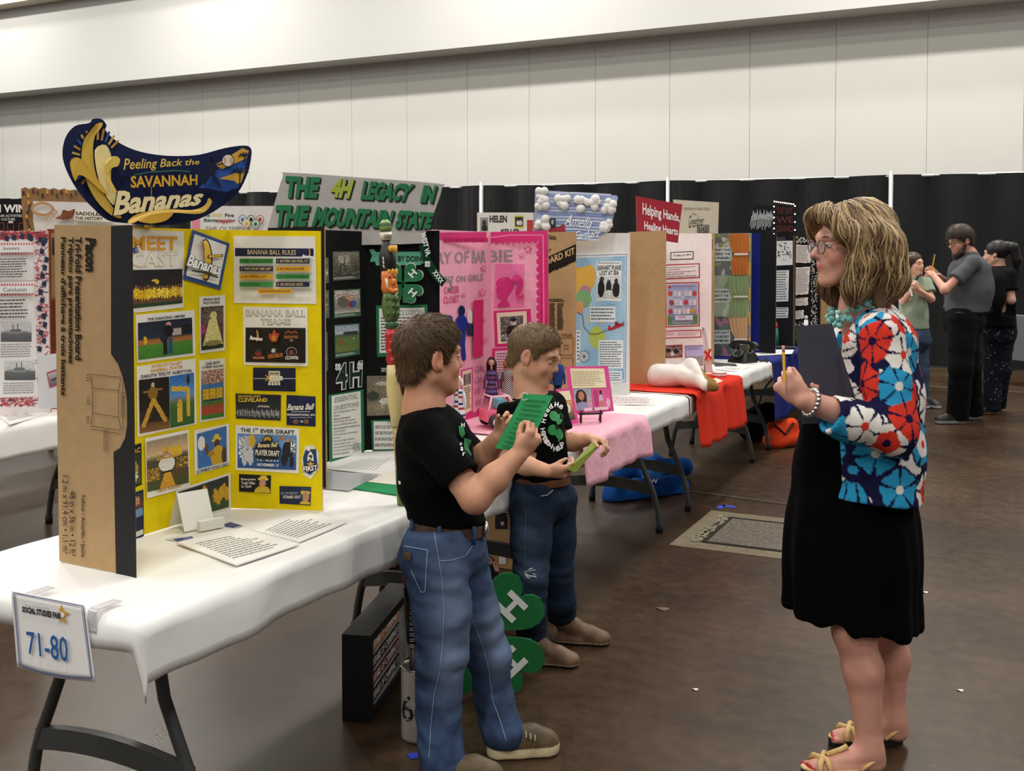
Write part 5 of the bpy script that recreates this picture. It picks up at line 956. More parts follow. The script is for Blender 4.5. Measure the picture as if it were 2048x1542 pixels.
# ================================================================== FIGURES: smooth solid modelling by distance fields
def hashn(i, j, k): 
    n = (i*73856093) ^ (j*19349663) ^ (k*83492791); n = (n << 13) ^ n; n = (n*(n*n*15731+789221)+1376312589) & 0x7fffffff
    return n/1073741824.0-1.0
def vnoise(P, s=1.0, seed=0):
    P = np.asarray(P)*s+seed*17.3; I = np.floor(P).astype(np.int64); f = P-I; f = f*f*(3-2*f); r = 0
    for a in (0, 1):
        for b in (0, 1):
            for c in (0, 1):
                r = r + hashn(I[:, 0]+a, I[:, 1]+b, I[:, 2]+c)*(f[:, 0] if a else 1-f[:, 0])*(f[:, 1] if b else 1-f[:, 1])*(f[:, 2] if c else 1-f[:, 2])
    return r
class SDF:
    def __init__(s, lo, hi, h):
        s.lo = np.array(lo, float); s.h = h; s.n = np.ceil((np.array(hi)-s.lo)/h).astype(int)+2
        s.D = np.full(tuple(s.n), 1.0, np.float32)
    def win(s, lo, hi):
        a = np.maximum(0, np.floor((lo-s.lo)/s.h).astype(int)); b = np.minimum(s.n, np.ceil((hi-s.lo)/s.h).astype(int)+1)
        if np.any(b <= a): return None, None
        g = [(s.lo[q]+s.h*np.arange(a[q], b[q])).astype(np.float32) for q in range(3)]
        return tuple(slice(a[q], b[q]) for q in range(3)), (g[0][:, None, None], g[1][None, :, None], g[2][None, None, :])
    def put(s, sl, d, k, op):
        D = s.D[sl]
        if op == 'sub':
            d = -d; h = np.maximum(k-np.abs(D-d), 0)/k; s.D[sl] = np.maximum(D, d)+h*h*k*.25
        elif op == 'int': s.D[sl] = np.maximum(D, d)
        else: h = np.maximum(k-np.abs(D-d), 0)/k; s.D[sl] = np.minimum(D, d)-h*h*k*.25
    def cone(s, a, b, ra, rb, k=.01, flat=None, cap=False, op='add'):
        a = np.array(a, float); b = np.array(b, float); m = max(ra, rb)+k+.015
        sl, g = s.win(np.minimum(a, b)-m, np.maximum(a, b)+m)
        if sl is None: return s
        q = [g[i]-np.float32(a[i]) for i in range(3)]; ba = b-a; L2 = float(ba.dot(ba))+1e-9
        t = (q[0]*ba[0]+q[1]*ba[1]+q[2]*ba[2])/L2; tc_ = np.clip(t, 0, 1)
        v = [q[i]-tc_*ba[i] for i in range(3)]; d2 = v[0]**2+v[1]**2+v[2]**2
        if flat is not None:                    # thinner along axis n by factor f
            n, f = flat; n = np.array(n, float); n /= np.linalg.norm(n); e = v[0]*n[0]+v[1]*n[1]+v[2]*n[2]; d2 = d2+e*e*(f*f-1)
        d = np.sqrt(d2)-(ra+(rb-ra)*tc_)
        if cap: L = math.sqrt(L2); d = np.maximum(d, np.maximum(t*L-L, -t*L))
        s.put(sl, d.astype(np.float32), k, op); return s
    def ell(s, c, r, R=None, k=.01, op='add'):
        c = np.array(c, float); r = np.array(r if hasattr(r, '__len__') else [r]*3, float); m = r.max()+k+.015
        sl, g = s.win(c-m, c+m)
        if sl is None: return s
        q = [g[i]-np.float32(c[i]) for i in range(3)]
        if R is not None: q = [q[0]*R[i][0]+q[1]*R[i][1]+q[2]*R[i][2] for i in range(3)]
        k0 = np.sqrt((q[0]/r[0])**2+(q[1]/r[1])**2+(q[2]/r[2])**2); k1 = np.sqrt((q[0]/r[0]**2)**2+(q[1]/r[1]**2)**2+(q[2]/r[2]**2)**2)+1e-6
        s.put(sl, (k0*(k0-1)/k1).astype(np.float32), k, op); return s
    def chain(s, pts, rs, k=.01, **kw):
        for i in range(len(pts)-1): s.cone(pts[i], pts[i+1], rs[i], rs[i+1], k, **kw)
        return s
    def cut(s, P, n):
        """remove the half space beyond P along n"""
        g = [(s.lo[q]+s.h*np.arange(s.n[q])).astype(np.float32) for q in range(3)]
        n = np.array(n, float); d = (g[0][:, None, None]-P[0])*n[0]+(g[1][None, :, None]-P[1])*n[1]+(g[2][None, None, :]-P[2])*n[2]
        s.D = np.maximum(s.D, d.astype(np.float32)); return s
    def mesh(s):
        D = s.D; n0, n1, n2 = D.shape; ins = D < 0
        c = np.zeros((n0-1, n1-1, n2-1), np.int8)
        for a in (0, 1):
            for b in (0, 1):
                for e in (0, 1): c += ins[a:n0-1+a, b:n1-1+b, e:n2-1+e]
        I, Jx, K = np.nonzero((c > 0) & (c < 8)); idx = np.full(c.shape, -1, np.int64); idx[I, Jx, K] = np.arange(len(I))
        acc = np.zeros((len(I), 3)); cnt = np.zeros(len(I))
        cor = [(a, b, e) for a in (0, 1) for b in (0, 1) for e in (0, 1)]
        for p in cor:
            for ax in range(3):
                if p[ax]: continue
                q = list(p); q[ax] = 1
                d0 = D[I+p[0], Jx+p[1], K+p[2]]; d1 = D[I+q[0], Jx+q[1], K+q[2]]; m = (d0 < 0) != (d1 < 0)
                t = np.where(m, d0/(d0-d1+1e-12), 0)
                for x in range(3): acc[:, x] += np.where(m, p[x]+(t if x == ax else 0), 0)
                cnt += m
        V = (np.stack([I, Jx, K], 1)+acc/cnt[:, None])*s.h+s.lo
        Fs = []
        for ax in range(3):
            u, w = [(1, 2), (2, 0), (0, 1)][ax]
            A0 = [slice(None)]*3; A1 = [slice(None)]*3; A0[ax] = slice(0, -1); A1[ax] = slice(1, None)
            x = ins[tuple(A0)] != ins[tuple(A1)]; E = np.nonzero(x); E = [e.copy() for e in E]
            ok = (E[u] > 0) & (E[w] > 0) & (E[u] < D.shape[u]-1) & (E[w] < D.shape[w]-1); E = [e[ok] for e in E]
            def cid(du, dw):
                q = [E[0], E[1], E[2]]; q[u] = q[u]-du; q[w] = q[w]-dw; return idx[q[0], q[1], q[2]]
            Q = np.stack([cid(1, 1), cid(0, 1), cid(0, 0), cid(1, 0)], 1); fl_ = ~ins[E[0], E[1], E[2]]
            Q[fl_] = Q[fl_][:, ::-1]; Fs.append(Q)
        Fs = np.concatenate(Fs); Fs = Fs[(Fs >= 0).all(1)]
        return V, Fs
def smoothv(V, Fs, it=2, lam=.5):
    E = np.concatenate([Fs[:, [0, 1]], Fs[:, [1, 2]], Fs[:, [2, 3]], Fs[:, [3, 0]]])
    for _ in range(it):
        S = np.zeros_like(V); C = np.zeros(len(V))
        for x in range(3): S[:, x] = np.bincount(E[:, 0], V[E[:, 1], x], len(V))+np.bincount(E[:, 1], V[E[:, 0], x], len(V))
        C = np.bincount(E[:, 0], minlength=len(V))+np.bincount(E[:, 1], minlength=len(V)); V = V+lam*(S/np.maximum(C, 1)[:, None]-V)
    return V
def vnormals(V, Fs):
    n = np.cross(V[Fs[:, 2]]-V[Fs[:, 0]], V[Fs[:, 3]]-V[Fs[:, 1]]); N = np.zeros_like(V)
    for x in range(3):
        for c in range(4): N[:, x] += np.bincount(Fs[:, c], n[:, x], len(V))
    return N/(np.linalg.norm(N, axis=1)[:, None]+1e-9)
def solid(S, name, material, parent, color, smooth=1, disp=None):
    """surface of a field as one mesh part; color: '#hex' or fn(V,N)->rgb linear (n,3)"""
    V, Fs = S.mesh()
    if smooth: V = smoothv(V, Fs, smooth)
    N = vnormals(V, Fs)
    if disp is not None: V = V+N*disp(V)[:, None]; N = vnormals(V, Fs)
    C = np.tile(np.array(lin(color)), (len(V), 1)) if isinstance(color, str) else color(V, N)
    me = bpy.data.meshes.new(name); me.vertices.add(len(V)); me.vertices.foreach_set('co', V.astype(np.float32).ravel())
    me.loops.add(len(Fs)*4); me.loops.foreach_set('vertex_index', Fs.ravel().astype(np.int32)); me.polygons.add(len(Fs))
    me.polygons.foreach_set('loop_start', np.arange(0, len(Fs)*4, 4, dtype=np.int32)); me.polygons.foreach_set('loop_total', np.full(len(Fs), 4, np.int32))
    me.update(calc_edges=True); me.polygons.foreach_set('use_smooth', [True]*len(Fs))
    at = me.color_attributes.new('Col', 'FLOAT_COLOR', 'POINT'); at.data.foreach_set('color', np.concatenate([C, np.ones((len(V), 1))], 1).astype(np.float32).ravel())
    me.materials.append(MATS[material]); o = bpy.data.objects.new(name, me); COL.objects.link(o)
    if parent is not None: o.parent = parent; o.matrix_parent_inverse = parent.matrix_basis.inverted()
    return o, V, Fs, N
def unit(v): v = np.array(v, float); return v/np.linalg.norm(v)
UPV = np.array([0, 0, 1.0])
def hdir(deg, pitch=0.0):
    """horizontal heading: 0 = picture right, 90 = away from the viewer"""
    a = math.radians(deg); p = math.radians(pitch); return (rt*math.cos(a)+fw*math.sin(a))*math.cos(p)+UPV*math.sin(p)
class Head:
    def __init__(s, c, fwd, scale=1.0, roll=0.0):
        s.c = np.array(c); s.f = unit(fwd); s.r = unit(np.cross(s.f, UPV)); s.u = np.cross(s.r, s.f); s.s = scale
        if roll: a = math.radians(roll); s.r, s.u = s.r*math.cos(a)+s.u*math.sin(a), s.u*math.cos(a)-s.r*math.sin(a)
        s.R = np.array([s.r, s.f, s.u])
    def p(s, x, y, z): return s.c+(s.r*x+s.f*y+s.u*z)*s.s
    def loc(s, V): return (V-s.c) @ s.R.T/s.s
    def skull(s, S, beard=0, child=False, ears=True):
        k = s.s; e = lambda c, r, kk=.02, op='add': S.ell(s.p(*c), np.array(r)*k, s.R, kk*k, op)
        cn = lambda a, b, ra, rb, kk=.012: S.cone(s.p(*a), s.p(*b), ra*k, rb*k, kk*k)
        e((0, -.012, .035), (.074, .093, .083)); e((0, .030, -.030), (.059, .064, .076), .03)
        j = -.088 if child else -.098
        for q in (-1, 1):
            cn((q*.047, .0, -.05), (q*.018, .072, j), .02, .016, .03)
            e((q*.036, .064, -.028), (.022, .02, .022), .02); cn((q*.044, .072, .030), (q*.012, .088, .026), .009, .008, .015)
        e((0, .080, j), (.019, .016, .017), .02); e((0, .083, -.055), (.028, .015, .026), .02)
        e((0, .085, .03), (.02, .012, .02), .02)
        n = .108 if child else .114
        cn((0, .090, .014), (0, n, -.020), .0065, .0105, .012); e((0, n-.014, -.027), (.0165, .010, .008), .008)
        for q in (-1, 1):
            e((q*.032, .106, .006), (.019, .020, .014), .012, 'sub')
            cn((q*.020, .084, -.056), (0, .0975, -.0525), .004, .0062, .006); cn((q*.018, .084, -.058), (0, .0965, -.064), .004, .0066, .006)
            if ears:
                e((q*.077, -.012, -.002), (.009, .020, .032), .006); e((q*.087, -.006, .002), (.009, .011, .019), .006, 'sub'); cn((q*.072, .002, -.008), (q*.076, .004, -.028), .006, .006, .006)
        cn((0, .079, -.0588), (0, .079, -.0588), .001, .001, .002)
    def eyes(s, parent, look=(0, 0), lid=.25, iris='#5a4030', skin='#c99a80'):
        for q in (-1, 1):
            c = s.p(q*.031, .0755, .006); r = .0122*s.s; m = MB(); n, k = 20, 16; V = []; Fs = []; cs = []
            ax = unit(s.f+s.r*look[0]+s.u*look[1])
            for i in range(k+1):
                for j in range(n):
                    t = math.pi*i/k; a = 2*math.pi*j/n; d = s.u*math.cos(t)+(s.r*math.cos(a)+s.f*math.sin(a))*math.sin(t); V.append(c+d*r)
            for i in range(k):
                for j in range(n):
                    f = (i*n+j, (i+1)*n+j, (i+1)*n+(j+1) % n, i*n+(j+1) % n); d = unit(sum(V[x] for x in f)/4-c); e = d.dot(s.u); g = d.dot(ax)
                    if e > lid+.12: col = lin(skin)
                    elif e > lid: col = lin('#2a1c16')
                    elif e < -.38: col = lin(skin)
                    elif g > .965: col = (.01, .01, .01)
                    elif g > .86: col = lin(iris)
                    else: col = lin('#d9d2cb')
                    Fs.append(f); cs.append(col)
            m.addc(V, Fs, cs).build('eye', 'skin', parent, True)
    def brows(s, parent, col):
        for q in (-1, 1): MB().tube([s.p(q*.014, .095, .028), s.p(q*.03, .091, .033), s.p(q*.046, .078, .028)], [.0025*s.s, .0032*s.s, .0015*s.s], col, 6).build('eyebrow', 'hair', parent, True)
    def tint(s, V, base, lip, blush=.12):
        """skin colours near the face: lips and cheeks"""
        L = s.loc(V); b = np.array(lin(base)); C = np.tile(b, (len(V), 1)); lp = np.array(lin(lip))
        m = np.clip(1.6-np.sqrt((L[:, 0]/.021)**2+((L[:, 1]-.094)/.014)**2+((L[:, 2]+.0585)/.0095)**2), 0, .9)[:, None]; 
        for q in (-1, 1):
            w = np.exp(-((L[:, 0]-q*.045)**2+(L[:, 1]-.066)**2+(L[:, 2]+.03)**2)/.0009)[:, None]*blush; C = C*(1-w)+np.array(lin('#c9705f'))*w
            w = np.exp(-((L[:, 0]-q*.078)**2+(L[:, 1]+.01)**2+(L[:, 2])**2)/.0008)[:, None]*blush*1.5; C = C*(1-w)+np.array(lin('#c9705f'))*w
        return C*(1-m)+lp*m
def hand(S, W, d, n, side, curls, size=1.0, thumb=(.6, .5, .3), spread=.1, k=.0035):
    """wrist W, pointing d, palm facing n; side +1: thumb on d x n side; curls per finger (index..little) of 3 angles"""
    d = unit(d); n = unit(np.array(n)-d*np.dot(n, d)); a = np.cross(d, n)*side; z = size
    S.cone(W-d*.01*z, W+d*.045*z+a*.004*z, .024*z, .030*z, .012, flat=(n, 1.55)); S.cone(W+d*.03*z+a*.018*z, W+d*.078*z+a*.020*z, .020*z, .017*z, .012, flat=(n, 1.4)); S.cone(W+d*.03*z-a*.018*z, W+d*.074*z-a*.022*z, .020*z, .016*z, .012, flat=(n, 1.4))
    fl_ = (.95, 1.05, .98, .78); tips = []
    for i in range(4):
        off = (.030-.0205*i)*z; b = W+d*(.080-.003*abs(i-1.2))*z+a*off; dd = unit(d+a*spread*(1-.7*i)*.6); ang = 0; p = b; r = (.0090, .0092, .0088, .0078)[i]*z
        for jn in range(3):
            ang += curls[i][jn]; v = dd*math.cos(ang)+n*math.sin(ang); q = p+v*(.041, .026, .021)[jn]*fl_[i]*z; S.cone(p, q, r*(1-.07*jn), r*(.95-.08*jn), k); p = q
        tips.append(p)
    tb = W+d*.022*z+a*.022*z+n*.004; v1 = unit(d*thumb[0]+a*thumb[1]+n*thumb[2]); q = tb+v1*.042*z; v2 = unit(v1*.75+d*.5*thumb[0]+n*.25); q2 = q+v2*.030*z
    S.cone(tb, q, .0135*z, .0105*z, .008); S.cone(q, q2, .0102*z, .0085*z, k); tips.append(q2); return tips
def bounds(pts, m): P = np.array(pts); return P.min(0)-m, P.max(0)+m
def strands(name, parent, pts, nrm, flow, length, rad, cols, lift=.25, seed=0, seg=3, curl=.0):
    """short hair as many tapered three-sided spikes"""
    r = np.random.RandomState(seed); m = MB()
    for P, n, f in zip(pts, nrm, flow):
        L = length*(.7+.6*r.rand()); t = unit(f+n*lift*(.4+r.rand())+r.randn(3)*.16); q = [P-n*.003]; v = t
        for i in range(seg): v = unit(v+f*.25-n*.10*i+r.randn(3)*.05); q.append(q[-1]+v*L/seg)
        m.tube(q, [rad*(1-.85*i/seg) for i in range(seg+1)], cols[r.randint(len(cols))], 3, False)
    o = m.build(name, 'hair', parent, True); o['kind'] = 'stuff'; return o
from mathutils.bvhtree import BVHTree
class Decal:
    """flat print carried by a curved garment: picture points dropped onto its surface"""
    def __init__(s, V, Fs): s.t = BVHTree.FromPolygons([tuple(p) for p in V], [tuple(int(x) for x in f) for f in Fs]); s.m = MB()
    def hit(s, x, y, l=.0025):
        d = ray(x, y); h = s.t.ray_cast(Vector(CAM), Vector(d).normalized()); 
        if h[0] is None: return None
        n = h[1]; n = n if n.dot(Vector(d)) < 0 else -n; return np.array(h[0])-unit(d)*l*1.5+np.array(n)*l*.3
    def poly(s, pts, col, l=.0025, sub=1):
        q = [s.hit(x, y, l) for x, y in pts]
        if any(v is None for v in q): return
        c = s.hit(np.mean([a for a, _ in pts]), np.mean([b for _, b in pts]), l)
        if c is None: return
        s.m.add(q+[c], [(i, (i+1) % len(q), len(q)) for i in range(len(q))], col)
    def text(s, t, r, col, bold=.02, l=.003):
        V, Fs = glyphs(t, bold)
        if not len(V): return
        Q = bil([np.array((*a, 0.)) for a in quad4(r)], V); q = [s.hit(x, y, l) for x, y, _ in Q]
        if any(v is None for v in q): return
        s.m.add(q, Fs, col)
    def line(s, pts, w, col, l=.002):
        fine = []
        for (x0, y0), (x1, y1) in zip(pts[:-1], pts[1:]):
            k = max(1, int(math.hypot(x1-x0, y1-y0)/5)); fine += [(x0+(x1-x0)*i/k, y0+(y1-y0)*i/k) for i in range(k)]
        fine.append(pts[-1])
        for (x0, y0), (x1, y1) in zip(fine[:-1], fine[1:]):
            L = math.hypot(x1-x0, y1-y0)+1e-6; nx, ny = -(y1-y0)/L*w/2, (x1-x0)/L*w/2
            q = [s.hit(x, y, l) for x, y in ((x0+nx, y0+ny), (x1+nx, y1+ny), (x1-nx, y1-ny), (x0-nx, y0-ny))]
            if all(v is not None for v in q): s.m.add(q, [(0, 1, 2, 3)], col)
    def build(s, name, parent, material='print_paper'):
        if s.m.f: return s.m.build(name, material, parent)
def hairline(H, S, prof):
    """keep only hair above a line given as (y,z) pairs in head space"""
    g = [(S.lo[q]+S.h*np.arange(S.n[q])) for q in range(3)]; X, Y, Z = np.meshgrid(*g, indexing='ij'); L = H.loc(np.stack([X, Y, Z], -1).reshape(-1, 3))
    zl = np.interp(L[:, 1], [a for a, _ in prof], [b for _, b in prof]); S.D = np.maximum(S.D, (.8*H.s*(zl-L[:, 2])).reshape(S.D.shape).astype(np.float32)); return S
def short_hair(H, parent, prof, cols, base, seed, n=2600, grow=1.0, length=.016, top=.0):
    S = SDF(*bounds([H.p(0, 0, .03)], .15*H.s), .005); S.ell(H.p(0, -.014, .036), np.array([.0795, .100, .089+top])*H.s*grow, H.R, .01); S.ell(H.p(0, .02, .06), np.array([.07, .068, .066+top])*H.s*grow, H.R, .02); S.ell(H.p(0, -.048, -.035), np.array([.052, .050, .056])*H.s*grow, H.R, .02)
    for q in (-1, 1): S.ell(H.p(q*.078, -.006, -.004), np.array([.02, .020, .032])*H.s, H.R, .004, 'sub')
    hairline(H, S, prof); o, V, Fs, N = solid(S, 'hair', 'hair', parent, lambda V, N: np.array(lin(base))[None, :]*(1+.22*vnoise(V, 260, seed))[:, None], 1, lambda V: .0012*vnoise(V, 220, seed+1))
    r = np.random.RandomState(seed); L = H.loc(V); k = r.choice(len(V), n); cr = np.array([.015, -.055, .12]); F_ = L[k]-cr; F_ = F_+np.array([.0, .05, -.02]); F_ = F_ @ H.R; Nn = N[k]; F_ = F_-Nn*(F_*Nn).sum(1)[:, None]; F_ /= np.linalg.norm(F_, axis=1)[:, None]+1e-9
    strands('hair_strands', o, V[k], Nn, F_, length*H.s, .0013, cols, .42, seed); return o
def folds(V, amp, s=(14, 14, 30), seed=0, pw=1.0):
    n = vnoise(V*np.array(s), 1, seed)+.5*vnoise(V*np.array(s)*2.1, 1, seed+5); return amp*np.sign(n)*np.abs(n)**pw
DENIM = lambda sd, base='#2f4a72', lo='#22365a', hi='#5b7aa5', fade=None: (lambda V, N: _denim(V, N, sd, base, lo, hi, fade))
def _denim(V, N, sd, base, lo, hi, fade):
    t = .5+.5*vnoise(V*np.array([9, 9, 22]), 1, sd)+.25*vnoise(V, 60, sd+2); C = np.array(lin(lo))*(1-t[:, None])+np.array(lin(base))*t[:, None]
    if fade is not None:
        for P, r, a in fade: w = (a*np.exp(-((V-P)**2/np.array(r)**2).sum(1)))[:, None]; C = C*(1-w)+np.array(lin(hi))*w
    return np.clip(C*(1+.12*vnoise(V, 420, sd+7))[:, None], 0, 1)
# ================================================================== PEOPLE
SKB = '#d0997c'
def shoe(parent, heel, d, L, Wd, upper, sole, hs=.035, name='shoe', toe=.5, high=.085, square=False, h=.005):
    """laced shoe or boot standing on the floor"""
    d = unit([d[0], d[1], 0]); a = np.array([-d[1], d[0], 0]); P = np.array([heel[0], heel[1], 0.0]); S = SDF(*bounds([P, P+d*L], .12), h); r = Wd/2
    S.chain([P+d*r*.9+UPV*.018, P+d*L*.45+UPV*.018, P+d*(L-r*1.0)+UPV*.018], [r*.86, r*.86, r*(1.0 if not square else .95)], .02, flat=(UPV, 1.3 if square else 1.0))
    S.chain([P+d*r*.9+UPV*(high-.02), P+d*L*.36+UPV*(high-.03)], [r*.78, r*.8], .02); S.chain([P+d*L*.36+UPV*(high-.035), P+d*L*.62+UPV*(.045 if square else .052), P+d*(L-r*.9)+UPV*(.026 if square else .036)], [r*.8, r*.84, r*(.8 if not square else .84)], .02, flat=(UPV, 1.35 if square else 1.0))
    S.cone(P+d*r*1.0+UPV*high, P+d*r*1.1+UPV*(high+.03), r*.8, r*.85, .02); S.cut([0, 0, 0.002], [0, 0, -1]); S.cut([0, 0, high+.02], [0, 0, 1])
    cu, cs = np.array(lin(upper)), np.array(lin(sole))
    def col(V, N):
        m = (V[:, 2] < hs)[:, None]; C = np.where(m, cs, cu*(1+.25*vnoise(V, 40, 3))[:, None]); return np.where(((V[:, 2] > hs) & (V[:, 2] < hs+.007))[:, None], np.array(lin('#b9a68a')), C) if square else C
    o, V, Fs, N = solid(S, name, 'leather', parent, col, 2); return o
# ------------------------------------------------------------------ taller boy
b1 = thing('person', 'boy in black t-shirt and blue jeans seen from behind, reading a green card', 'person', onz(895, 1535, 0))
H = Head(J(857, 716, 3.2), hdir(33, -4), 1.02)
shR, elR, wrR = J(850, 868, 3.10), J(950, 996, 3.00), J(1038, 908, 3.02); shL, elL, wrL = J(893, 862, 3.33), J(945, 945, 3.34), J(1000, 872, 3.22)
pel = J(892, 1085, 3.19); hpR, hpL = J(868, 1105, 3.11), J(915, 1105, 3.26); knR, knL = J(882, 1315, 3.08), J(978, 1315, 3.28)
anR = onz(886, 1572, 0)+UPV*.08; anL = onz(1005, 1508, 0)+UPV*.08; nb = J(848, 822, 3.2)
S = SDF(*bounds([H.p(0, 0, .13), H.p(0, -.12, 0), H.p(0, .12, 0), anR-UPV*.06, anL-UPV*.06, J(1100, 850, 3.0), J(1100, 850, 3.3), J(790, 950, 3.2), J(800, 900, 3.0), elR-fw*.05], .06), .0042)
H.skull(S, child=True); S.cone(H.p(0, -.020, -.04), nb, .047, .053, .02); S.cone(H.p(0, -.04, -.03), nb, .032, .042, .02)
S.cone(nb, J(868, 930, 3.2), .06, .1, .05); S.cone(shR, shL, .038, .038, .04); S.cone(J(868, 930, 3.2), pel, .095, .085, .05)
for a, e, w in ((shR, elR, wrR), (shL, elL, wrL)): S.cone(a, e, .043, .044, .02); S.chain([e, e*.55+w*.45, w], [.043, .040, .027], .02)
for hp, kn, mid_, an in ((hpR, knR, J(876, 1430, 3.09), anR), (hpL, knL, J(988, 1400, 3.28), anL)): S.chain([hp, kn, mid_, an], [.065, .044, .036, .03], .03); S.cone(an-UPV*.03, an-UPV*.03+hdir(5)*.1, .022, .02, .02)
dR = unit(J(1080, 858, 3.02)-wrR); hand(S, wrR, dR, hdir(100, 30), 1, [(.9, 1.1, .7), (1.0, 1.2, .8), (1.1, 1.2, .8), (1.2, 1.2, .8)], .86, (.9, .45, .5))
dL = unit(J(1030, 835, 3.18)-wrL); hand(S, wrL, dL, hdir(-90, 10), -1, [(.5, .7, .5), (.6, .8, .6), (.7, .8, .6), (.8, .9, .6)], .84, (.9, .5, .3))
solid(S, 'body', 'skin', b1, lambda V, N: H.tint(V, SKB, '#b9705f', .3), 2); H.eyes(b1, (0, -.25), .0); H.brows(b1, '#5d452f')
BH = ['#5a452f', '#4b3826', '#6b5338', '#7a6042', '#54402b']
short_hair(H, b1, [(-.12, -.065), (-.085, -.076), (-.055, -.066), (-.035, -.035), (-.022, -.022), (.0, .012), (.012, -.004), (.028, -.004), (.040, .025), (.06, .052), (.08, .072), (.11, .085)], BH, '#4e3b27', 1, 7000, 1.0, .024, .004)
# t-shirt
mat('tshirt', '#070708', .95, .1, bump=.2, bscale=420)
S = SDF(*bounds([J(780, 820, 3.2), J(985, 1060, 3.2), J(985, 1060, 3.35), shR-fw*.1, J(940, 960, 2.96)], .07), .0055)
S.chain([J(866, 885, 3.2), J(874, 960, 3.2), J(896, 1050, 3.19)], [.112, .114, .112], .04); S.cone(shR+UPV*.0, shL, .056, .056, .05); S.cone(J(852, 838, 3.2), J(864, 880, 3.2), .07, .10, .04)
S.cone(shR, J(922, 954, 3.015), .058, .060, .03, cap=False); S.cone(shL, J(940, 915, 3.34), .055, .06, .03)
e = unit(elR-shR); S.cone(J(922, 954, 3.015)+e*.008, J(922, 954, 3.015)+e*.15, .12, .12, .002, op='sub', cap=True); S.cone(J(922, 954, 3.015)-e*.02, J(922, 954, 3.015)+e*.1, .046, .047, .004, op='sub', cap=True)
S.cone(J(940, 915, 3.34)+unit(elL-shL)*.01, elL+unit(elL-shL)*.12, .09, .09, .002, op='sub', cap=True)
S.cone(H.p(0, -.02, -.03), nb-UPV*.004, .056, .062, .006, op='sub'); S.cut(J(896, 1040, 3.19), unit(-UPV-rt*.06)); S.cut(nb+UPV*.030, unit(UPV+rt*.25))
ts, tV, tF, tN = solid(S, 'tshirt', 'tshirt', b1, '#0b0b0c', 2, lambda V: folds(V, .006, (11, 11, 8), 3, 1.3)+.003*np.sin(V[:, 2]*70+6*vnoise(V, 6, 2))*np.clip((1.0-V[:, 2])*4, 0, 1))
D_ = Decal(tV, tF)
for pts in ([(917, 852), (926, 850), (930, 868), (924, 876), (918, 868)], [(928, 876), (942, 880), (948, 905), (936, 918), (928, 900)], [(940, 918), (952, 922), (955, 940), (946, 945)]): D_.poly(pts, '#1f7a44')
for t, r in (('H', (922, 846, 929, 854)), ('e', (919, 884, 925, 892)), ('a', (921, 894, 926, 902)), ('r', (925, 905, 930, 912))): D_.text(t, r, '#e9e9e6')
D_.poly([(797, 962), (801, 962), (802, 968), (798, 969)], '#d9d9d6'); D_.build('chest_print', ts)
# jeans
S = SDF(*bounds([J(800, 1040, 3.2), J(985, 1050, 3.2), anR-UPV*.06, anL-UPV*.06+rt*.05, hpR-fw*.08, hpL+fw*.1], .07), .0055)
S.cone(J(893, 1048, 3.19), J(888, 1095, 3.19), .106, .118, .03); S.cone(hpR, hpL, .094, .088, .04); S.cone(J(850, 1110, 3.17), J(856, 1140, 3.17), .075, .07, .04)
S.chain([hpR, J(884, 1220, 3.10), knR, J(876, 1430, 3.09), anR+UPV*(-.045)], [.098, .088, .074, .066, .070], .02, cap=False); S.chain([hpL, J(945, 1215, 3.27), knL, J(988, 1400, 3.28), anL-UPV*.02+rt*.004], [.09, .078, .065, .060, .068], .02)
S.cut(J(893, 1046, 3.19), unit(UPV-rt*.08)); S.cut([0, 0, .035], [0, 0, -1]); 
jn, jV, jF, jN = solid(S, 'jeans', 'fabric_dye', b1, DENIM(3, '#44587a', '#26344d', '#8698b4', [(J(900, 1210, 2.98), (.06, .1, .16), .55), (J(900, 1360, 2.98), (.05, .1, .1), .6), (J(1000, 1290, 3.2), (.05, .1, .12), .5), (J(985, 1250, 3.2), (.06, .1, .08), .35)]), 2,
    lambda V: folds(V, .0055, (9, 9, 20), 4, 1.4)+.0022*np.sin(V[:, 2]*95+V[:, 0]*40+5*vnoise(V, 7, 5))*(np.exp(-((V[:, 2]-.40)/.08)**2)+.9*np.exp(-((V[:, 2]-.14)/.08)**2)+.7*np.exp(-((V[:, 2]-.62)/.07)**2)))
D_ = Decal(jV, jF); ST = '#8296b4'
for l in ([(868, 1062), (876, 1110), (884, 1160), (888, 1220), (885, 1290), (880, 1340), (868, 1390), (862, 1450), (858, 1515)], [(945, 1240), (965, 1290), (978, 1340), (985, 1400), (1000, 1440), (1012, 1480)]): D_.line(l, 1.6, ST); D_.build('seam', jn); D_.m = MB()
for l in ([(808, 1092), (855, 1100), (850, 1184), (842, 1184), (822, 1140)], [(880, 1122), (905, 1120), (930, 1112), (946, 1090), (944, 1066)]): D_.line(l, 2, ST); D_.build('pocket_stitching', jn); D_.m = MB()
D_ = Decal(jV, jF); D_.poly([(808, 1103), (823, 1106), (821, 1122), (806, 1118)], '#5a4636'); D_.build('leather_patch', jn)
mb = MB(); bc_ = J(894, 1050, 3.19)
for k in range(24):
    a0, a1 = 2*math.pi*k/24, 2*math.pi*(k+1)/24; f = lambda a, r, z: bc_+(rt*math.cos(a)+fw*math.sin(a))*r+UPV*(z-.1*math.cos(a)*r)
    mb.add([f(a0, .115, -.016), f(a1, .115, -.016), f(a1, .113, .016), f(a0, .113, .016)], [(0, 1, 2, 3)], '#4e3524')
    mb.add([f(a0, .113, .016), f(a1, .113, .016), f(a1, .105, .017), f(a0, .105, .017)], [(0, 1, 2, 3)], '#3c281b')
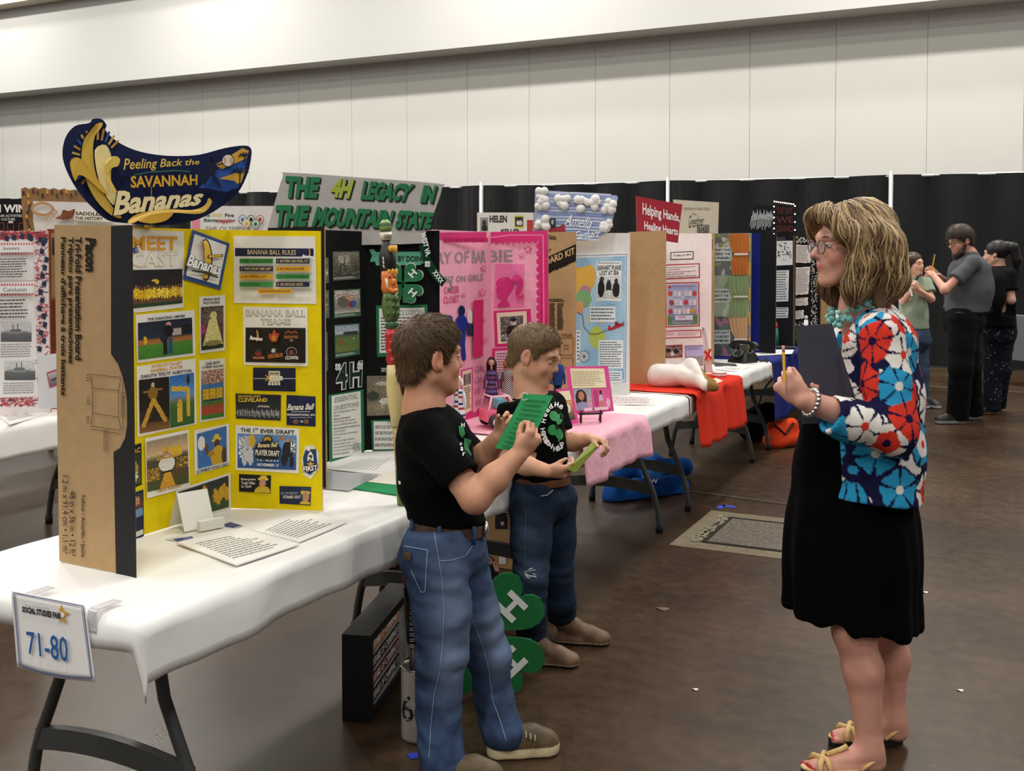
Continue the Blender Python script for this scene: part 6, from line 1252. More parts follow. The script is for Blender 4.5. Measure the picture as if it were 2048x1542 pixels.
bl = mb.build('belt', 'leather', b1); MB().ball(f(-.05, .119, 0), (.012, .03, .026), '#b09a6a', 12, 8, np.array([rt, fw, UPV]).T).build('buckle', 'chrome', bl, True)
for a in (-2.6, -1.7, -.75): MB().tube([f(a, .117, -.03), f(a, .118, 0), f(a, .115, .024)], .006, '#34507a', 6).build('belt_loop', 'fabric_dye', jn, True)
shoe(b1, onz(972, 1514, 0), onz(1110, 1503, 0)-onz(972, 1514, 0), .232, .092, '#5a4a34', '#dccba4', .036); shoe(b1, onz(850, 1578, 0), hdir(5), .232, .092, '#5a4a34', '#dccba4', .036)
for i in range(3): q = J(1052+9*i, 1470+3*i, 3.2); MB().tube([q-fw*.02, q+UPV*.006, q+fw*.03], .003, '#9a8a70', 6).build('shoelace', 'fabric_dye', b1, True)
# green card he holds
ca = [J(1048, 787, 3.10), J(1106, 791, 3.05), J(1052, 907, 3.06), J(990, 896, 3.12)]
m = MB(); n_ = unit(np.cross(ca[1]-ca[0], ca[3]-ca[0])); m.hexa(ca, [q+n_*.002 for q in ca], '#2f9e5f'); gc = tag(m.build('cue_card', 'print_paper'), 'bright green printed card held up by the taller boy', 'card')
p = Print(Plane(ca[0], n_), .002); 
p.pl = Plane((ca[0]+ca[2])/2, np.cross(ca[1]-ca[0], ca[2]-ca[0])); p.l = .006
for k in range(11):
    t = .10+.083*k; L0 = (1048+(990-1048)*t, 787+(896-787)*t); R0 = (1106+(1052-1106)*t, 791+(907-791)*t); f_ = lambda u: (L0[0]+(R0[0]-L0[0])*u, L0[1]+(R0[1]-L0[1])*u)
    x0, y0 = f_(.18); x1, y1 = f_(.88); p.lines([(x0, y0), (x1, y1), (x1-1.5, y1+2.6), (x0-1.5, y0+2.6)], 1, '#1d5a36', .9, .2, k)
p.build('print', gc); q = J(1049, 793, 3.085); MB().tube([q+(rt*math.cos(a)+UPV*math.sin(a))*.011 for a in np.linspace(.3, 5.6, 14)], .0012, '#e8e8e8', 6).build('ring', 'plastic_paint', gc, True)
# ------------------------------------------------------------------ smaller boy
b2 = thing('person', 'smaller boy in clover t-shirt and brown boots looking down at an olive card', 'person', onz(1085, 1300, 0))
H = Head(J(1066, 711, 4.020), hdir(-14, -20), .96)
shR, elR, wrR = J(1026, 822, 3.920), J(1018, 922, 3.870), J(1096, 942, 3.770); shL, elL, wrL = J(1104, 812, 4.140), J(1122, 888, 4.100), J(1180, 878, 3.960)
pel = J(1086, 985, 4.020); hpR, hpL = J(1064, 1000, 3.970), J(1110, 998, 4.090); knR, knL = J(1062, 1150, 3.920), J(1117, 1140, 4.090); anR = onz(1063, 1315, 0)+UPV*.09; anL = onz(1124, 1275, 0)+UPV*.09; nb = J(1062, 795, 4.030)
S = SDF(*bounds([H.p(0, 0, .13), H.p(0, -.12, 0), H.p(0, .12, 0), anR-UPV*.08, anL-UPV*.08, J(1225, 880, 3.960), J(1000, 900, 3.850), J(1140, 950, 3.720), J(1150, 950, 4.150)], .06), .0045)
H.skull(S, child=True); S.cone(H.p(0, -.03, -.04), nb, .048, .055, .02); S.cone(nb, J(1072, 900, 4.030), .055, .095, .05); S.cone(shR, shL, .034, .034, .04); S.cone(J(1072, 900, 4.030), pel, .088, .08, .05)
for a, e, w in ((shR, elR, wrR), (shL, elL, wrL)): S.cone(a, e, .034, .034, .02); S.chain([e, e*.55+w*.45, w], [.035, .034, .024], .02)
for hp, kn, mid_, an in ((hpR, knR, J(1062, 1225, 3.930), anR), (hpL, knL, J(1122, 1200, 4.120), anL)): S.chain([hp, kn, mid_, an], [.06, .04, .03, .022], .03); S.cone(an-UPV*.05, an-UPV*.055+hdir(-10)*.07, .014, .012, .02)
hand(S, wrR, unit(J(1140, 944, 3.760)-wrR), hdir(90, 30), 1, [(.6, .9, .6), (.7, 1., .6), (.8, 1., .6), (.9, 1., .6)], .80, (.9, .5, .4)); hand(S, wrL, unit(J(1212, 884, 3.920)-wrL), UPV*-1+hdir(-90)*.5, -1, [(.7, .9, .6), (.8, 1., .6), (.9, 1., .6), (1., 1., .6)], .80, (.9, .5, .5))
solid(S, 'body', 'skin', b2, lambda V, N: H.tint(V, '#d3a082', '#bb7566', .25), 2); H.eyes(b2, (.1, -.5), -.28, '#3f3128', '#c99a7e'); H.brows(b2, '#5d482f')
short_hair(H, b2, [(-.12, -.06), (-.085, -.072), (-.055, -.062), (-.035, -.03), (-.022, -.018), (.0, .015), (.012, .0), (.026, .0), (.040, .030), (.06, .055), (.08, .074), (.11, .086)], ['#7a6244', '#6b5439', '#8a7150', '#94795a', '#5f4a33'], '#6a543a', 2, 5500, 1.0, .020, .004)
S = SDF(*bounds([J(995, 790, 4.000), J(1150, 965, 4.000), J(1150, 900, 4.250), shR-fw*.1], .06), .0055)
S.chain([J(1070, 850, 4.030), J(1074, 900, 4.030), J(1080, 960, 4.020)], [.108, .110, .110], .04); S.cone(shR, shL, .053, .053, .05); S.cone(J(1063, 806, 4.030), J(1068, 850, 4.030), .066, .098, .04)
S.cone(shR, J(1020, 892, 3.890), .056, .06, .03); S.cone(shL, J(1116, 858, 4.120), .052, .058, .03)
e = unit(elR-shR); S.cone(J(1020, 892, 3.890)+e*.01, elR+e*.15, .11, .11, .002, op='sub', cap=True); e = unit(elL-shL); S.cone(J(1116, 858, 4.120)+e*.01, elL+e*.12, .09, .09, .002, op='sub', cap=True)
S.cone(H.p(0, -.03, -.03), nb-UPV*.006, .05, .060, .006, op='sub'); S.cut(J(1080, 953, 4.020), -UPV); S.cut(nb+UPV*.012, unit(UPV-rt*.15))
ts, tV, tF, tN = solid(S, 'tshirt', 'tshirt', b2, '#0b0b0c', 2, lambda V: folds(V, .005, (11, 11, 8), 8, 1.3)+.003*np.sin(V[:, 2]*80+6*vnoise(V, 6, 4))*np.clip((.92-V[:, 2])*6, 0, 1))
D_ = Decal(tV, tF)
for cx, cy, rx, ry, ro in ((1108, 832, 9, 11, -.5), (1119, 838, 6, 12, .3), (1106, 860, 11, 11, .5), (1118, 868, 8, 12, -.3)):
    D_.poly([(cx+rx*math.cos(a)*math.cos(ro)-ry*math.sin(a)*math.sin(ro), cy+rx*math.cos(a)*math.sin(ro)+ry*math.sin(a)*math.cos(ro)) for a in np.linspace(0, 6.283, 13)[:-1]], '#2f8f50')
D_.line([(1116, 872), (1118, 884)], 3, '#2f8f50'); D_.poly([(1110, 850), (1116, 848), (1118, 856), (1113, 860)], '#0c0c0d', .004)
def arc_word(w, a0, a1, rx, ry, cx=1111, cy=852, inv=False):
    for i, ch in enumerate(w):
        a = a0+(a1-a0)*i/(len(w)-1 or 1); x, y = cx+rx*math.cos(a), cy+ry*math.sin(a); t = np.array([-math.sin(a), math.cos(a)])*(1 if not inv else 1); n = np.array([math.cos(a), math.sin(a)])
        q = np.array([x, y]); D_.text(ch, [tuple(q-t*4+n*5), tuple(q+t*4+n*5), tuple(q+t*4-n*5), tuple(q-t*4-n*5)], '#ececea', .03)
arc_word('Head', -2.9, -2.0, 25, 43); arc_word('He', -1.5, -1.1, 24, 43); arc_word('Health', 2.95, 1.95, 26, 43); arc_word('Hands', 1.6, .7, 22, 46)
D_.build('chest_print', ts)
S = SDF(*bounds([J(1010, 950, 4.000), J(1155, 950, 4.000), anR-UPV*.06, anL-UPV*.06, hpR-fw*.1, hpL+fw*.1], .07), .006)
S.cone(J(1082, 958, 4.020), J(1086, 990, 4.020), .102, .108, .03); S.cone(hpR, hpL, .088, .084, .04); S.chain([hpR, J(1062, 1080, 3.940), knR, J(1062, 1225, 3.930), anR-UPV*.02], [.088, .078, .066, .060, .060], .02); S.chain([hpL, J(1114, 1075, 4.090), knL, J(1122, 1200, 4.120), anL-UPV*.02], [.084, .074, .062, .056, .058], .02)
S.cut(J(1082, 958, 4.020), UPV); S.cut([0, 0, .075], [0, 0, -1])
jn, jV, jF, jN = solid(S, 'jeans', 'fabric_dye', b2, DENIM(9, '#2c3b52', '#182337', '#5d7088', [(J(1045, 1080, 3.850), (.05, .1, .14), .35), (J(1060, 1150, 3.850), (.05, .1, .05), .4)]), 2, lambda V: folds(V, .005, (10, 10, 20), 14, 1.4)+.0022*np.sin(V[:, 2]*100+V[:, 0]*40+5*vnoise(V, 7, 15))*(np.exp(-((V[:, 2]-.33)/.1)**2)+.8*np.exp(-((V[:, 2]-.14)/.08)**2)))
D_ = Decal(jV, jF); D_.line([(1052, 1020), (1050, 1100), (1048, 1170), (1050, 1270)], 1.2, '#55698a'); D_.build('seam', jn); D_.m = MB(); D_.line([(1082, 992), (1095, 990), (1106, 980)], 2, '#b9c0c8'); D_.build('seam', jn)
D_ = Decal(jV, jF); rd = random.Random(5)
for k in range(18): x, y = 1060+rd.uniform(-9, 9), 1147+rd.uniform(-9, 9); D_.line([(x-3, y-1), (x+4, y+rd.uniform(-4, 4))], 1.5, '#d3d8dc')
D_.build('frayed_hole', jn)
mb = MB(); bc_ = J(1082, 957, 4.020)
for k in range(24):
    a0, a1 = 2*math.pi*k/24, 2*math.pi*(k+1)/24; f = lambda a, r, z: bc_+(rt*math.cos(a)+fw*math.sin(a))*r+UPV*z
    mb.add([f(a0, .113, -.014), f(a1, .113, -.014), f(a1, .111, .014), f(a0, .111, .014)], [(0, 1, 2, 3)], '#6a4028')
mb.build('belt', 'leather', b2)
for hl, d in ((onz(1040, 1322, 0), hdir(-14)), (onz(1106, 1283, 0), hdir(-8))): shoe(b2, hl, d, .232, .086, '#6d523d', '#33271e', .010, 'boot', high=.10, square=True)
ca = [J(1184, 884, 3.900), J(1210, 880, 3.940), J(1150, 946, 3.760), J(1134, 938, 3.730)]; n_ = unit(np.cross(ca[1]-ca[0], ca[3]-ca[0])); gc = tag(MB().hexa(ca, [q+n_*.002 for q in ca], '#7d8a34').build('cue_card', 'print_paper'), 'olive green card held by the smaller boy', 'card')
# ------------------------------------------------------------------ woman with folder
w1 = thing('person', 'blond woman in a bold floral jacket and black skirt holding a folder', 'person', onz(1720, 1525, 0))
H = Head(J(1699, 492, 3.2), hdir(188, -3), 1.02)
shL, elL, wrL = J(1762, 668, 3.07), J(1785, 862, 3.02), J(1606, 800, 2.96); shR, elR, wrR = J(1722, 660, 3.38), J(1735, 855, 3.42), J(1618, 800, 3.16); nb = J(1722, 618, 3.21)
kL, kR = J(1708, 1262, 3.13), J(1768, 1258, 3.33); aL = onz(1738, 1548, 0)+UPV*.075; aR = onz(1785, 1486, 0)+UPV*.075; fL = aL-UPV*.045+hdir(184)*.16; fR = aR-UPV*.045+hdir(184)*.17
S = SDF(*bounds([H.p(0, 0, .13), H.p(0, -.12, 0), H.p(0, .13, 0), aL-UPV*.07+rt*.04, aR-UPV*.07+rt*.04, fL-rt*.03, fR-rt*.03, J(1550, 760, 2.95), J(1850, 860, 3.0), shR+fw*.06, shL-fw*.06], .05), .0045)
H.skull(S); S.cone(H.p(0, -.03, -.05), nb, .05, .055, .02); S.cone(nb, J(1750, 760, 3.2), .055, .1, .05); S.cone(shL, shR, .045, .045, .04); S.chain([J(1750, 760, 3.2), J(1735, 900, 3.2), J(1725, 980, 3.22)], [.095, .095, .10], .05)
for a, e, w in ((shL, elL, wrL), (shR, elR, wrR)): S.cone(a, e, .045, .042, .02); S.chain([e, e*.5+w*.5, w], [.042, .042, .028], .02)
for hp, k_, a, f in ((J(1708, 1030, 3.19), kL, aL, fL), (J(1735, 1030, 3.27), kR, aR, fR)):
    S.chain([hp, k_, k_*.68+a*.32+hdir(0)*.012, a+UPV*.02], [.07, .060, .056, .036], .03); S.cone(a+UPV*.02, a-UPV*.035+rt*.015, .036, .034, .02); S.cone(a-UPV*.01, f, .034, .022, .03, flat=(UPV, 1.1)); S.cone(a-UPV*.042, f-UPV*.005, .03, .034, .02, flat=(UPV, 1.9))
    for i in range(5): q = f+hdir(94)*(.026-.0135*i)*(1 if a is aL else -1)+UPV*-.004; S.cone(q, q+hdir(184)*(.034-.004*i), .0105-.0012*i, .009-.001*i, .003)
S.cut([0, 0, .004], [0, 0, -1])
hand(S, wrL, unit(J(1566, 762, 2.97)-wrL), hdir(75, 10), -1, [(1.35, 1.5, .9), (1.4, 1.55, .9), (1.45, 1.55, .9), (1.5, 1.5, .9)], .98, (.8, .25, .75)); hand(S, wrR, unit(J(1580, 752, 3.08)-wrR), hdir(-90, 0), 1, [(1.2, 1.4, .9), (1.3, 1.4, .9), (1.3, 1.4, .9), (1.4, 1.4, .9)], .92, (.8, .3, .6))
def wcol(V, N):
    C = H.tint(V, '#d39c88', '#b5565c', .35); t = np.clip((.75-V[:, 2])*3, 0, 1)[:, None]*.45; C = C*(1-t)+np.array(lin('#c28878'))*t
    for f in (fL, fR):
        for i in range(5):
            q = f+hdir(94)*(.026-.0135*i)*(1 if f is fL else -1)+hdir(184)*(.038-.004*i)+UPV*.004; m = (((V-q)**2).sum(1) < .008**2)[:, None]; C = np.where(m, np.array(lin('#a8242e')), C)
    return C
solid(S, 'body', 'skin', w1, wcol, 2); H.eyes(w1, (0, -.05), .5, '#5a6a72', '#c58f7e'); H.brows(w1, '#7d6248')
# hair: a full base and long waving locks over it
HR = ['#6a5238', '#8a6e48', '#b0946a', '#4e3b29', '#c2a67c', '#7a5f3f']
S = SDF(*bounds([J(1620, 400, 3.2), J(1830, 640, 3.2), H.c-fw*.16, H.c+fw*.16], .03), .0055)
S.ell(H.p(0, -.03, .042), np.array([.098, .112, .098]), H.R, .03); S.ell(J(1732, 530, 3.2), (.092, .10, .10), None, .03); 
for q in (-1, 1): S.chain([H.p(q*.088, -.02, .03), H.p(q*.092, .0, -.05), H.p(q*.085, .025, -.12), H.p(q*.06, .03, -.165)], [.042, .036, .032, .016], .03); S.chain([H.p(q*.07, -.075, .0), H.p(q*.075, -.08, -.10), H.p(q*.06, -.06, -.16)], [.055, .052, .03], .03)
for q in (-1, 1): S.chain([H.p(q*.02, .075, .105), H.p(q*.055, .082, .085), H.p(q*.085, .055, .045), H.p(q*.092, .01, .01)], [.022, .024, .024, .03], .02)
S.ell(H.p(0, .10, -.03), (.062, .062, .105), H.R, .01, 'sub')
wh, hV, hF, hN = solid(S, 'hair', 'hair', w1, lambda V, N: np.array(lin('#755b3c'))*(1+.35*vnoise(V*np.array([60, 60, 12]), 1, 3))[:, None], 2, lambda V: .004*vnoise(V*np.array([50, 50, 12]), 1, 6))
rd = np.random.RandomState(5); bt = BVHTree.FromPolygons([tuple(p) for p in hV], [tuple(int(x) for x in f) for f in hF]); m = MB()
for k in range(1500):                                     # locks run over the hair's own surface, from the parting down
    th = rd.uniform(-math.pi, math.pi); a = th; q = H.p(.02+.03*math.sin(th), -.005+.05*math.cos(th), .16); v = np.array([math.sin(th), math.cos(th)*.9-.35, -.25]); v = unit(v @ H.R); pts = []; ph = rd.rand()*6.28; wv = rd.uniform(.3, 1.2)
    hit = bt.find_nearest(Vector(q)); 
    if hit[0] is None: continue
    q = np.array(hit[0]); n = np.array(hit[1]); L = rd.randint(16, 34); lf = .006*rd.rand()
    for i in range(L):
        g = np.array([0, 0, -1.0]); loc = H.loc(q[None])[0]; 
        v = unit(v*.82+g*.22+(unit(q-H.c)*.02)+H.r*0+np.cross(n, v)*wv*.20*math.sin(i*.55+ph)); v = unit(v-n*v.dot(n)); q2 = q+v*.0135; hit = bt.find_nearest(Vector(q2)); q = np.array(hit[0]); n = np.array(hit[1]); l2 = H.loc(q[None])[0]
        if l2[1] > .06 and abs(l2[0]) < .075 and l2[2] < .07: break
        pts.append(q+n*(.0015+lf+.0016*math.sin(i*.4+ph)))
        if l2[2] < -.17: break
    if len(pts) < 5: continue
    r = rd.uniform(.0012, .0036); N_ = len(pts); m.tube(pts, [r*min(1, .35+i*.3)*(1-.75*(i/N_)**2) for i in range(N_)], HR[rd.randint(6)], 5, False)
o = m.build('hair_locks', 'hair', wh, True); o['kind'] = 'stuff'
# glasses
g = thing('glasses_tmp', '', ''); bpy.data.objects.remove(g); mat('lens', '#dfe6ea', .05, .5, alpha=.18)
gm = MB()
for q in (-1, 1): gm.tube([H.p(q*.033+.0255*math.cos(a), .104-.012*abs(math.cos(a)*.5*q+.5)*0, .002+.020*math.sin(a)) for a in np.linspace(0, 2*math.pi, 21)], .0019, '#6d4a44', 6)
gm.tube([H.p(-.010, .106, .008), H.p(0, .110, .011), H.p(.010, .106, .008)], .0018, '#6d4a44', 6)
for q in (-1, 1): gm.tube([H.p(q*.058, .103, .010), H.p(q*.072, .08, .011), H.p(q*.082, .0, .008)], .0022, '#b99a8c', 6)
go = gm.build('glasses', 'plastic_paint', w1, True)
for q in (-1, 1): MB().add([H.p(q*.033+.0245*math.cos(a), .104, .002+.019*math.sin(a)) for a in np.linspace(0, 2*math.pi, 17)[:-1]], [tuple(range(16))], '#ffffff').build('lens', 'lens', go)
# skirt
mat('black_knit', '#040405', .95, .08, bump=.1, bscale=300)
S = SDF(*bounds([J(1560, 820, 3.2), J(1850, 1280, 3.2), J(1700, 1000, 2.95), J(1700, 1000, 3.45)], .03), .007)
S.chain([J(1692, 700, 3.21), J(1690, 830, 3.21), J(1700, 930, 3.21)], [.085, .125, .165], .04, flat=(fw, 1.5)); S.chain([J(1700, 930, 3.21), J(1705, 1050, 3.21), J(1706, 1120, 3.2), J(1704, 1290, 3.2)], [.165, .190, .196, .212], .04, flat=(fw, 1.3)); S.cut(J(1704, 1238, 3.2), unit(-UPV-rt*.16)); S.cone(J(1704, 1245, 3.2), J(1704, 1400, 3.2), .178, .18, .004, op='sub', flat=(fw, 1.3), cap=True); S.cut(nb-UPV*.09, UPV)
def drape_(V):
    a = np.arctan2((V-J(1704, 1200, 3.2)).dot(fw), (V-J(1704, 1200, 3.2)).dot(rt)); t = np.clip((1.0-V[:, 2])*1.9, 0, 1.0); return t*(.012*np.sin(a*7+1)+.007*np.sin(a*13+V[:, 2]*2))
solid(S, 'skirt', 'black_knit', w1, '#060607', 2, drape_)
# jacket
S = SDF(*bounds([J(1640, 570, 3.2), J(1850, 1010, 3.2), J(1640, 850, 2.95), shL-fw*.1, shR+fw*.09, elL-fw*.07], .045), .0048)
S.chain([J(1752, 690, 3.2), J(1754, 800, 3.2), J(1746, 900, 3.19), J(1738, 1010, 3.18)], [.118, .128, .142, .155], .05); S.cone(shL, shR, .058, .058, .05); S.cone(J(1742, 632, 3.21), J(1748, 680, 3.2), .068, .11, .04)
S.chain([shL, shL*.5+elL*.5, elL], [.062, .068, .072], .02); S.chain([elL, J(1700, 842, 2.98), J(1660, 828, 2.965)], [.068, .060, .056], .02); S.chain([shR, elR], [.062, .066], .02); S.cone(elR, J(1680, 830, 3.3), .06, .055, .02)
e = unit(wrL-elL); c = J(1660, 828, 2.965); S.cone(c+e*.0, c+e*.2, .10, .10, .002, op='sub', cap=True); S.cone(c-e*.02, c+e*.1, .043, .043, .004, op='sub', cap=True)
c = J(1680, 830, 3.3); e = unit(wrR-elR); S.cone(c+e*.0, c+e*.2, .09, .09, .002, op='sub', cap=True)
S.cone(J(1704, 590, 3.21), J(1690, 690, 3.21), .062, .05, .02, op='sub'); S.cone(J(1664, 660, 3.21), J(1622, 1020, 3.22), .04, .04, .01, op='sub'); S.cut(J(1740, 990, 3.2), unit(-UPV-rt*.1)); S.cone(J(1737, 978, 3.2), J(1737, 1100, 3.2), .135, .14, .004, op='sub', cap=True); S.cut(J(1735, 596, 3.2), UPV)
def flowers(V, N):
    r = np.random.RandomState(11); cen = []
    for i in r.permutation(len(V)):
        if all(((V[i]-V[j])**2).sum() > .094**2 for j in cen): cen.append(i)
        if len(cen) > 110: break
    P = V[cen]; Nc = N[cen]; d2 = ((V[:, None, :]-P[None])**2).sum(2); k = d2.argmin(1); d = V-P[k]; n = Nc[k]; a1 = np.cross(n, UPV+1e-3); a1 /= np.linalg.norm(a1, axis=1)[:, None]; a2 = np.cross(n, a1)
    x = (d*a1).sum(1); y = (d*a2).sum(1); rr = np.sqrt(d2[np.arange(len(V)), k]); ro = r.rand(len(cen))*6.28; th = np.arctan2(y, x)+ro[k]; ty = (np.arange(len(cen)) % 5)[k]; pet = np.array([5, 6, 7])[(np.arange(len(cen)) % 3)[k]]
    navy, wht, red, cya = [np.array(lin(c)) for c in ('#17163c', '#efe9e2', '#dc3a2a', '#2f9ccc')]
    C = np.tile(navy, (len(V), 1)); nb_ = vnoise(V, 24, 9); C[nb_ > .40] = wht; C[nb_ < -.52] = cya
    sc = 1+.17*np.abs(np.cos(th*pet/2)); gap = np.abs(np.sin(th*pet/2)) 
    def ring(m, c): C[m] = c
    q = (rr < .062*sc); ring(q, navy)
    for t in range(5):
        m = ty == t; A_, B_, I_ = [(wht, red, navy), (cya, cya, wht), (wht, wht, red), (red, red, navy), (cya, wht, red)][t]
        ring(m & (rr < .055*sc) & (gap > .25), A_); ring(m & (rr < .034*sc) & (gap > (.0 if t in (0, 4) else .22)), B_); ring(m & (rr < .013), I_)
    return C
solid(S, 'jacket', 'fabric_dye', w1, flowers, 2, lambda V: folds(V, .003, (11, 11, 11), 21)+.003*np.sin(V[:, 2]*60+V[:, 0]*50+4*vnoise(V, 8, 2))*np.exp(-(((V-elL)**2).sum(1))/.012))
rd = random.Random(12)
nk = MB()
for k in range(70):
    a = rd.uniform(-2.5, 2.5); z = rd.uniform(-.02, .028); r_ = .068+.006*rd.random(); c = J(1706, 620, 3.21)+hdir(188)*math.cos(a)*r_*1.0+hdir(98)*math.sin(a)*r_+UPV*(z-.055*max(0, math.cos(a))+.02); nk.ball(c, .0075+.003*rd.random(), ['#6fb4ae', '#8cc8c0', '#5a9c98', '#7ab0aa'][k % 4], 8, 6)
o = nk.build('bead_necklace', 'plastic_paint', w1, True); o['kind'] = 'stuff'
e = unit(wrL-elL); a1 = unit(np.cross(e, UPV)); a2 = np.cross(a1, e); wt = MB()
for k in range(18): a = 2*math.pi*k/18; wt.ball(wrL-e*.026+(a1*math.cos(a)+a2*math.sin(a))*.037, .008, '#d3cdc2', 8, 6)
wt.build('bracelet', 'chrome', w1, True)
def sandal(a, f, sgn):
    o = MB(); d = unit([*(f-a)[:2], 0]); s = np.array([-d[1], d[0], 0]); hl = np.array([a[0], a[1], 0])-d*.035; L = .245; out = []
    for t in np.linspace(0, 2*math.pi, 25)[:-1]: u = .5-.5*math.cos(t); w = (.034+.012*u)*math.sin(t); out.append(hl+d*L*u+s*w)
    o.hexa([q+UPV*.001 for q in out], [q+UPV*.026 for q in out], '#1c1b1a'); o.hexa([q+UPV*.026 for q in out], [q+UPV*.031 for q in out], '#cfae78'); so = o.build('sandal', 'leather', w1)
    b = lambda pts, r: MB().tube(pts, r, '#d3b073', 8, flat=UPV).build('strap', 'leather', so, True)
    c = hl+d*L*.68
    b([c+s*.045+UPV*.03, c+s*.02+UPV*.058+d*.005, c-s*.03+UPV*.05+d*.03, c-s*.043+UPV*.03+d*.035], .009); b([c-s*.045+UPV*.03, c-s*.02+UPV*.06, c+s*.03+UPV*.05+d*.03, c+s*.043+UPV*.03+d*.035], .009)
    b([c+UPV*.064, hl+d*L*.5+UPV*.078, hl+d*L*.42+s*.0+UPV*.088], .008); b([hl+d*.075+s*.038+UPV*.03, hl+d*.03+s*.036+UPV*.06, hl-d*.008+UPV*.072, hl+d*.03-s*.036+UPV*.06, hl+d*.075-s*.038+UPV*.03], .006)
sandal(aL, fL, 1); sandal(aR, fR, -1)
# folder and pencil she holds
fo = [J(1594, 652, 3.10), J(1664, 647, 3.13), J(1712, 800, 3.10), J(1706, 846, 3.09), J(1606, 848, 3.06)]; n_ = unit(np.cross(fo[1]-fo[0], fo[4]-fo[0])); mat('slate_card', '#3b3d49', .45, .4)
tag(MB().hexa(fo, [q+n_*.004 for q in fo]).build('folder', 'slate_card'), 'dark slate folder held against the floral jacket', 'folder')
def pencil(a, b, label, r=.0042):
    t = thing('pencil', label, 'pencil', a); d = unit(np.array(b)-a); L = np.linalg.norm(np.array(b)-a); MB().tube([a+d*.0, a+d*(L-.022)], r, '#e3b02a', 6).build('shaft', 'plastic_paint', t); MB().tube([a+d*(L-.022), a+d*L], [r, r*.15], '#d9b184', 6).build('tip', 'plastic_paint', t); MB().tube([a-d*.018, a], r*1.05, '#c9837a', 8).build('eraser', 'plastic_paint', t, True); return t
pencil(J(1567, 704, 2.95), J(1570, 778, 2.93), 'yellow pencil upright in the floral-jacketed woman\'s hand')
# ------------------------------------------------------------------ people further off
def far_person(label, base, Hc, hd, hs, shs, els, wrs, hips, kns, ans, nb, skin, top, topcol, legcol, hemy, dep, hem_r, leg_r, leg_mat='fabric_dye', top_r=.13, sleeve=.6, pitch=-6, legs=True, h=.010):
    t = thing('person', label, 'person', base); H = Head(Hc, hdir(hd, pitch), hs); S = SDF(*bounds([H.p(0, 0, .13), H.p(0, -.13, 0), H.p(0, .13, 0), *ans, *els, *wrs, *shs, *hips], .13), h*.7); H.skull(S); S.cone(H.p(0, -.02, -.04), nb, .05, .056, .02)
    ch = sum(shs)/2-UPV*.14; pl = sum(hips)/2; S.chain([nb, ch, pl], [.05, .075, .075], .05); S.cone(shs[0], shs[1], .038, .038, .04)
    for a, e, w in zip(shs, els, wrs): S.chain([a, e, w], [.038, .04, .028], .02); hand(S, w, unit(w-e), hdir(90), 1, [(.8, 1., .6)]*4, .95)
    for a, k_, b in zip(hips, kns, ans): S.chain([a, k_, b], [.08, .055, .04], .03); S.cone(b-UPV*.04, b-UPV*.04+hdir(hd)*.12, .035, .03, .02)
    solid(S, 'body', 'skin', t, lambda V, N: H.tint(V, skin, '#b5655c', .2), 2); H.eyes(t); H.brows(t, '#4a382a')
    S = SDF(*bounds([*shs, *els, pl-UPV*.1, ch+fw*.2, ch-fw*.2, ch+rt*.2, ch-rt*.2], .12), h); S.chain([ch+UPV*.04, ch-UPV*.1, pl-UPV*.02], [top_r*.94, top_r, hem_r], .06); S.cone(shs[0], shs[1], .068, .068, .05); S.cone(nb-UPV*.005, ch, .07, .11, .04)
    for a, e in zip(shs, els): b = a+(e-a)*sleeve; S.cone(a, b, .068, .075, .03); d = unit(e-a); S.cone(b+d*.01, b+d*.25, .11, .11, .002, op='sub', cap=True)
    S.cut(J(1000, hemy, dep), -UPV); S.cut(nb+UPV*.02, UPV); solid(S, 'top', 'fabric_dye', t, topcol, 2, lambda V: folds(V, .005, (9, 9, 9), 3))
    S = SDF(*bounds([*hips, *ans, pl+rt*.15, pl-rt*.15, pl+fw*.15, pl-fw*.15], .12), h); S.cone(pl+UPV*.08, pl, hem_r*.93, hem_r*.95, .03); S.cone(hips[0], hips[1], .1, .1, .05)
    for a, k_, b in zip(hips, kns, ans): S.chain([a, k_, b-UPV*.03], [leg_r, leg_r*.82, leg_r*.76], .03)
    S.cut([0, 0, .03], [0, 0, -1]); S.cut(pl+UPV*.12, UPV); solid(S, 'trousers', leg_mat, t, legcol, 2, lambda V: folds(V, .006, (8, 8, 14), 6)); return t, H
def jj(x, y, d): return J(x, y, d)
dm = 9.72; bs_ = onz(1905, 848, 0)
man, H = far_person('bearded man in a grey polo and black trousers writing with a pencil', bs_, jj(1922, 482, dm), 190, 1.08, [jj(1945, 527, dm-.2), jj(1935, 525, dm+.2)], [jj(1890, 580, dm-.28), jj(1905, 575, dm+.24)], [jj(1868, 552, dm-.1), jj(1872, 548, dm+.08)], [jj(1925, 640, dm-.1), jj(1930, 640, dm+.1)], [jj(1922, 735, dm-.12), jj(1938, 735, dm+.1)], [onz(1915, 846, 0)+UPV*.08, onz(1945, 838, 0)+UPV*.08], jj(1940, 508, dm), '#c9927a', 'polo', '#55565a', '#0d0d0e', 624, dm, .2, .13, top_r=.2, pitch=-18)
short_hair(H, man, [(-.12, -.06), (-.07, -.065), (-.03, -.03), (.0, .02), (.02, -.01), (.04, .02), (.07, .05), (.12, .06)], ['#3a2c20', '#2c2119', '#4a3829'], '#33261b', 4, 900, 1.13, .04, .01)
S = SDF(*bounds([H.p(0, .05, -.07)], .11), .007); S.chain([H.p(.06, .02, -.04), H.p(.045, .055, -.085), H.p(0, .085, -.105), H.p(-.045, .055, -.085), H.p(-.06, .02, -.04)], [.02, .026, .03, .026, .02], .02); solid(S, 'beard', 'hair', man, '#33261b', 2, lambda V: .003*vnoise(V, 120, 2))
gm = MB()
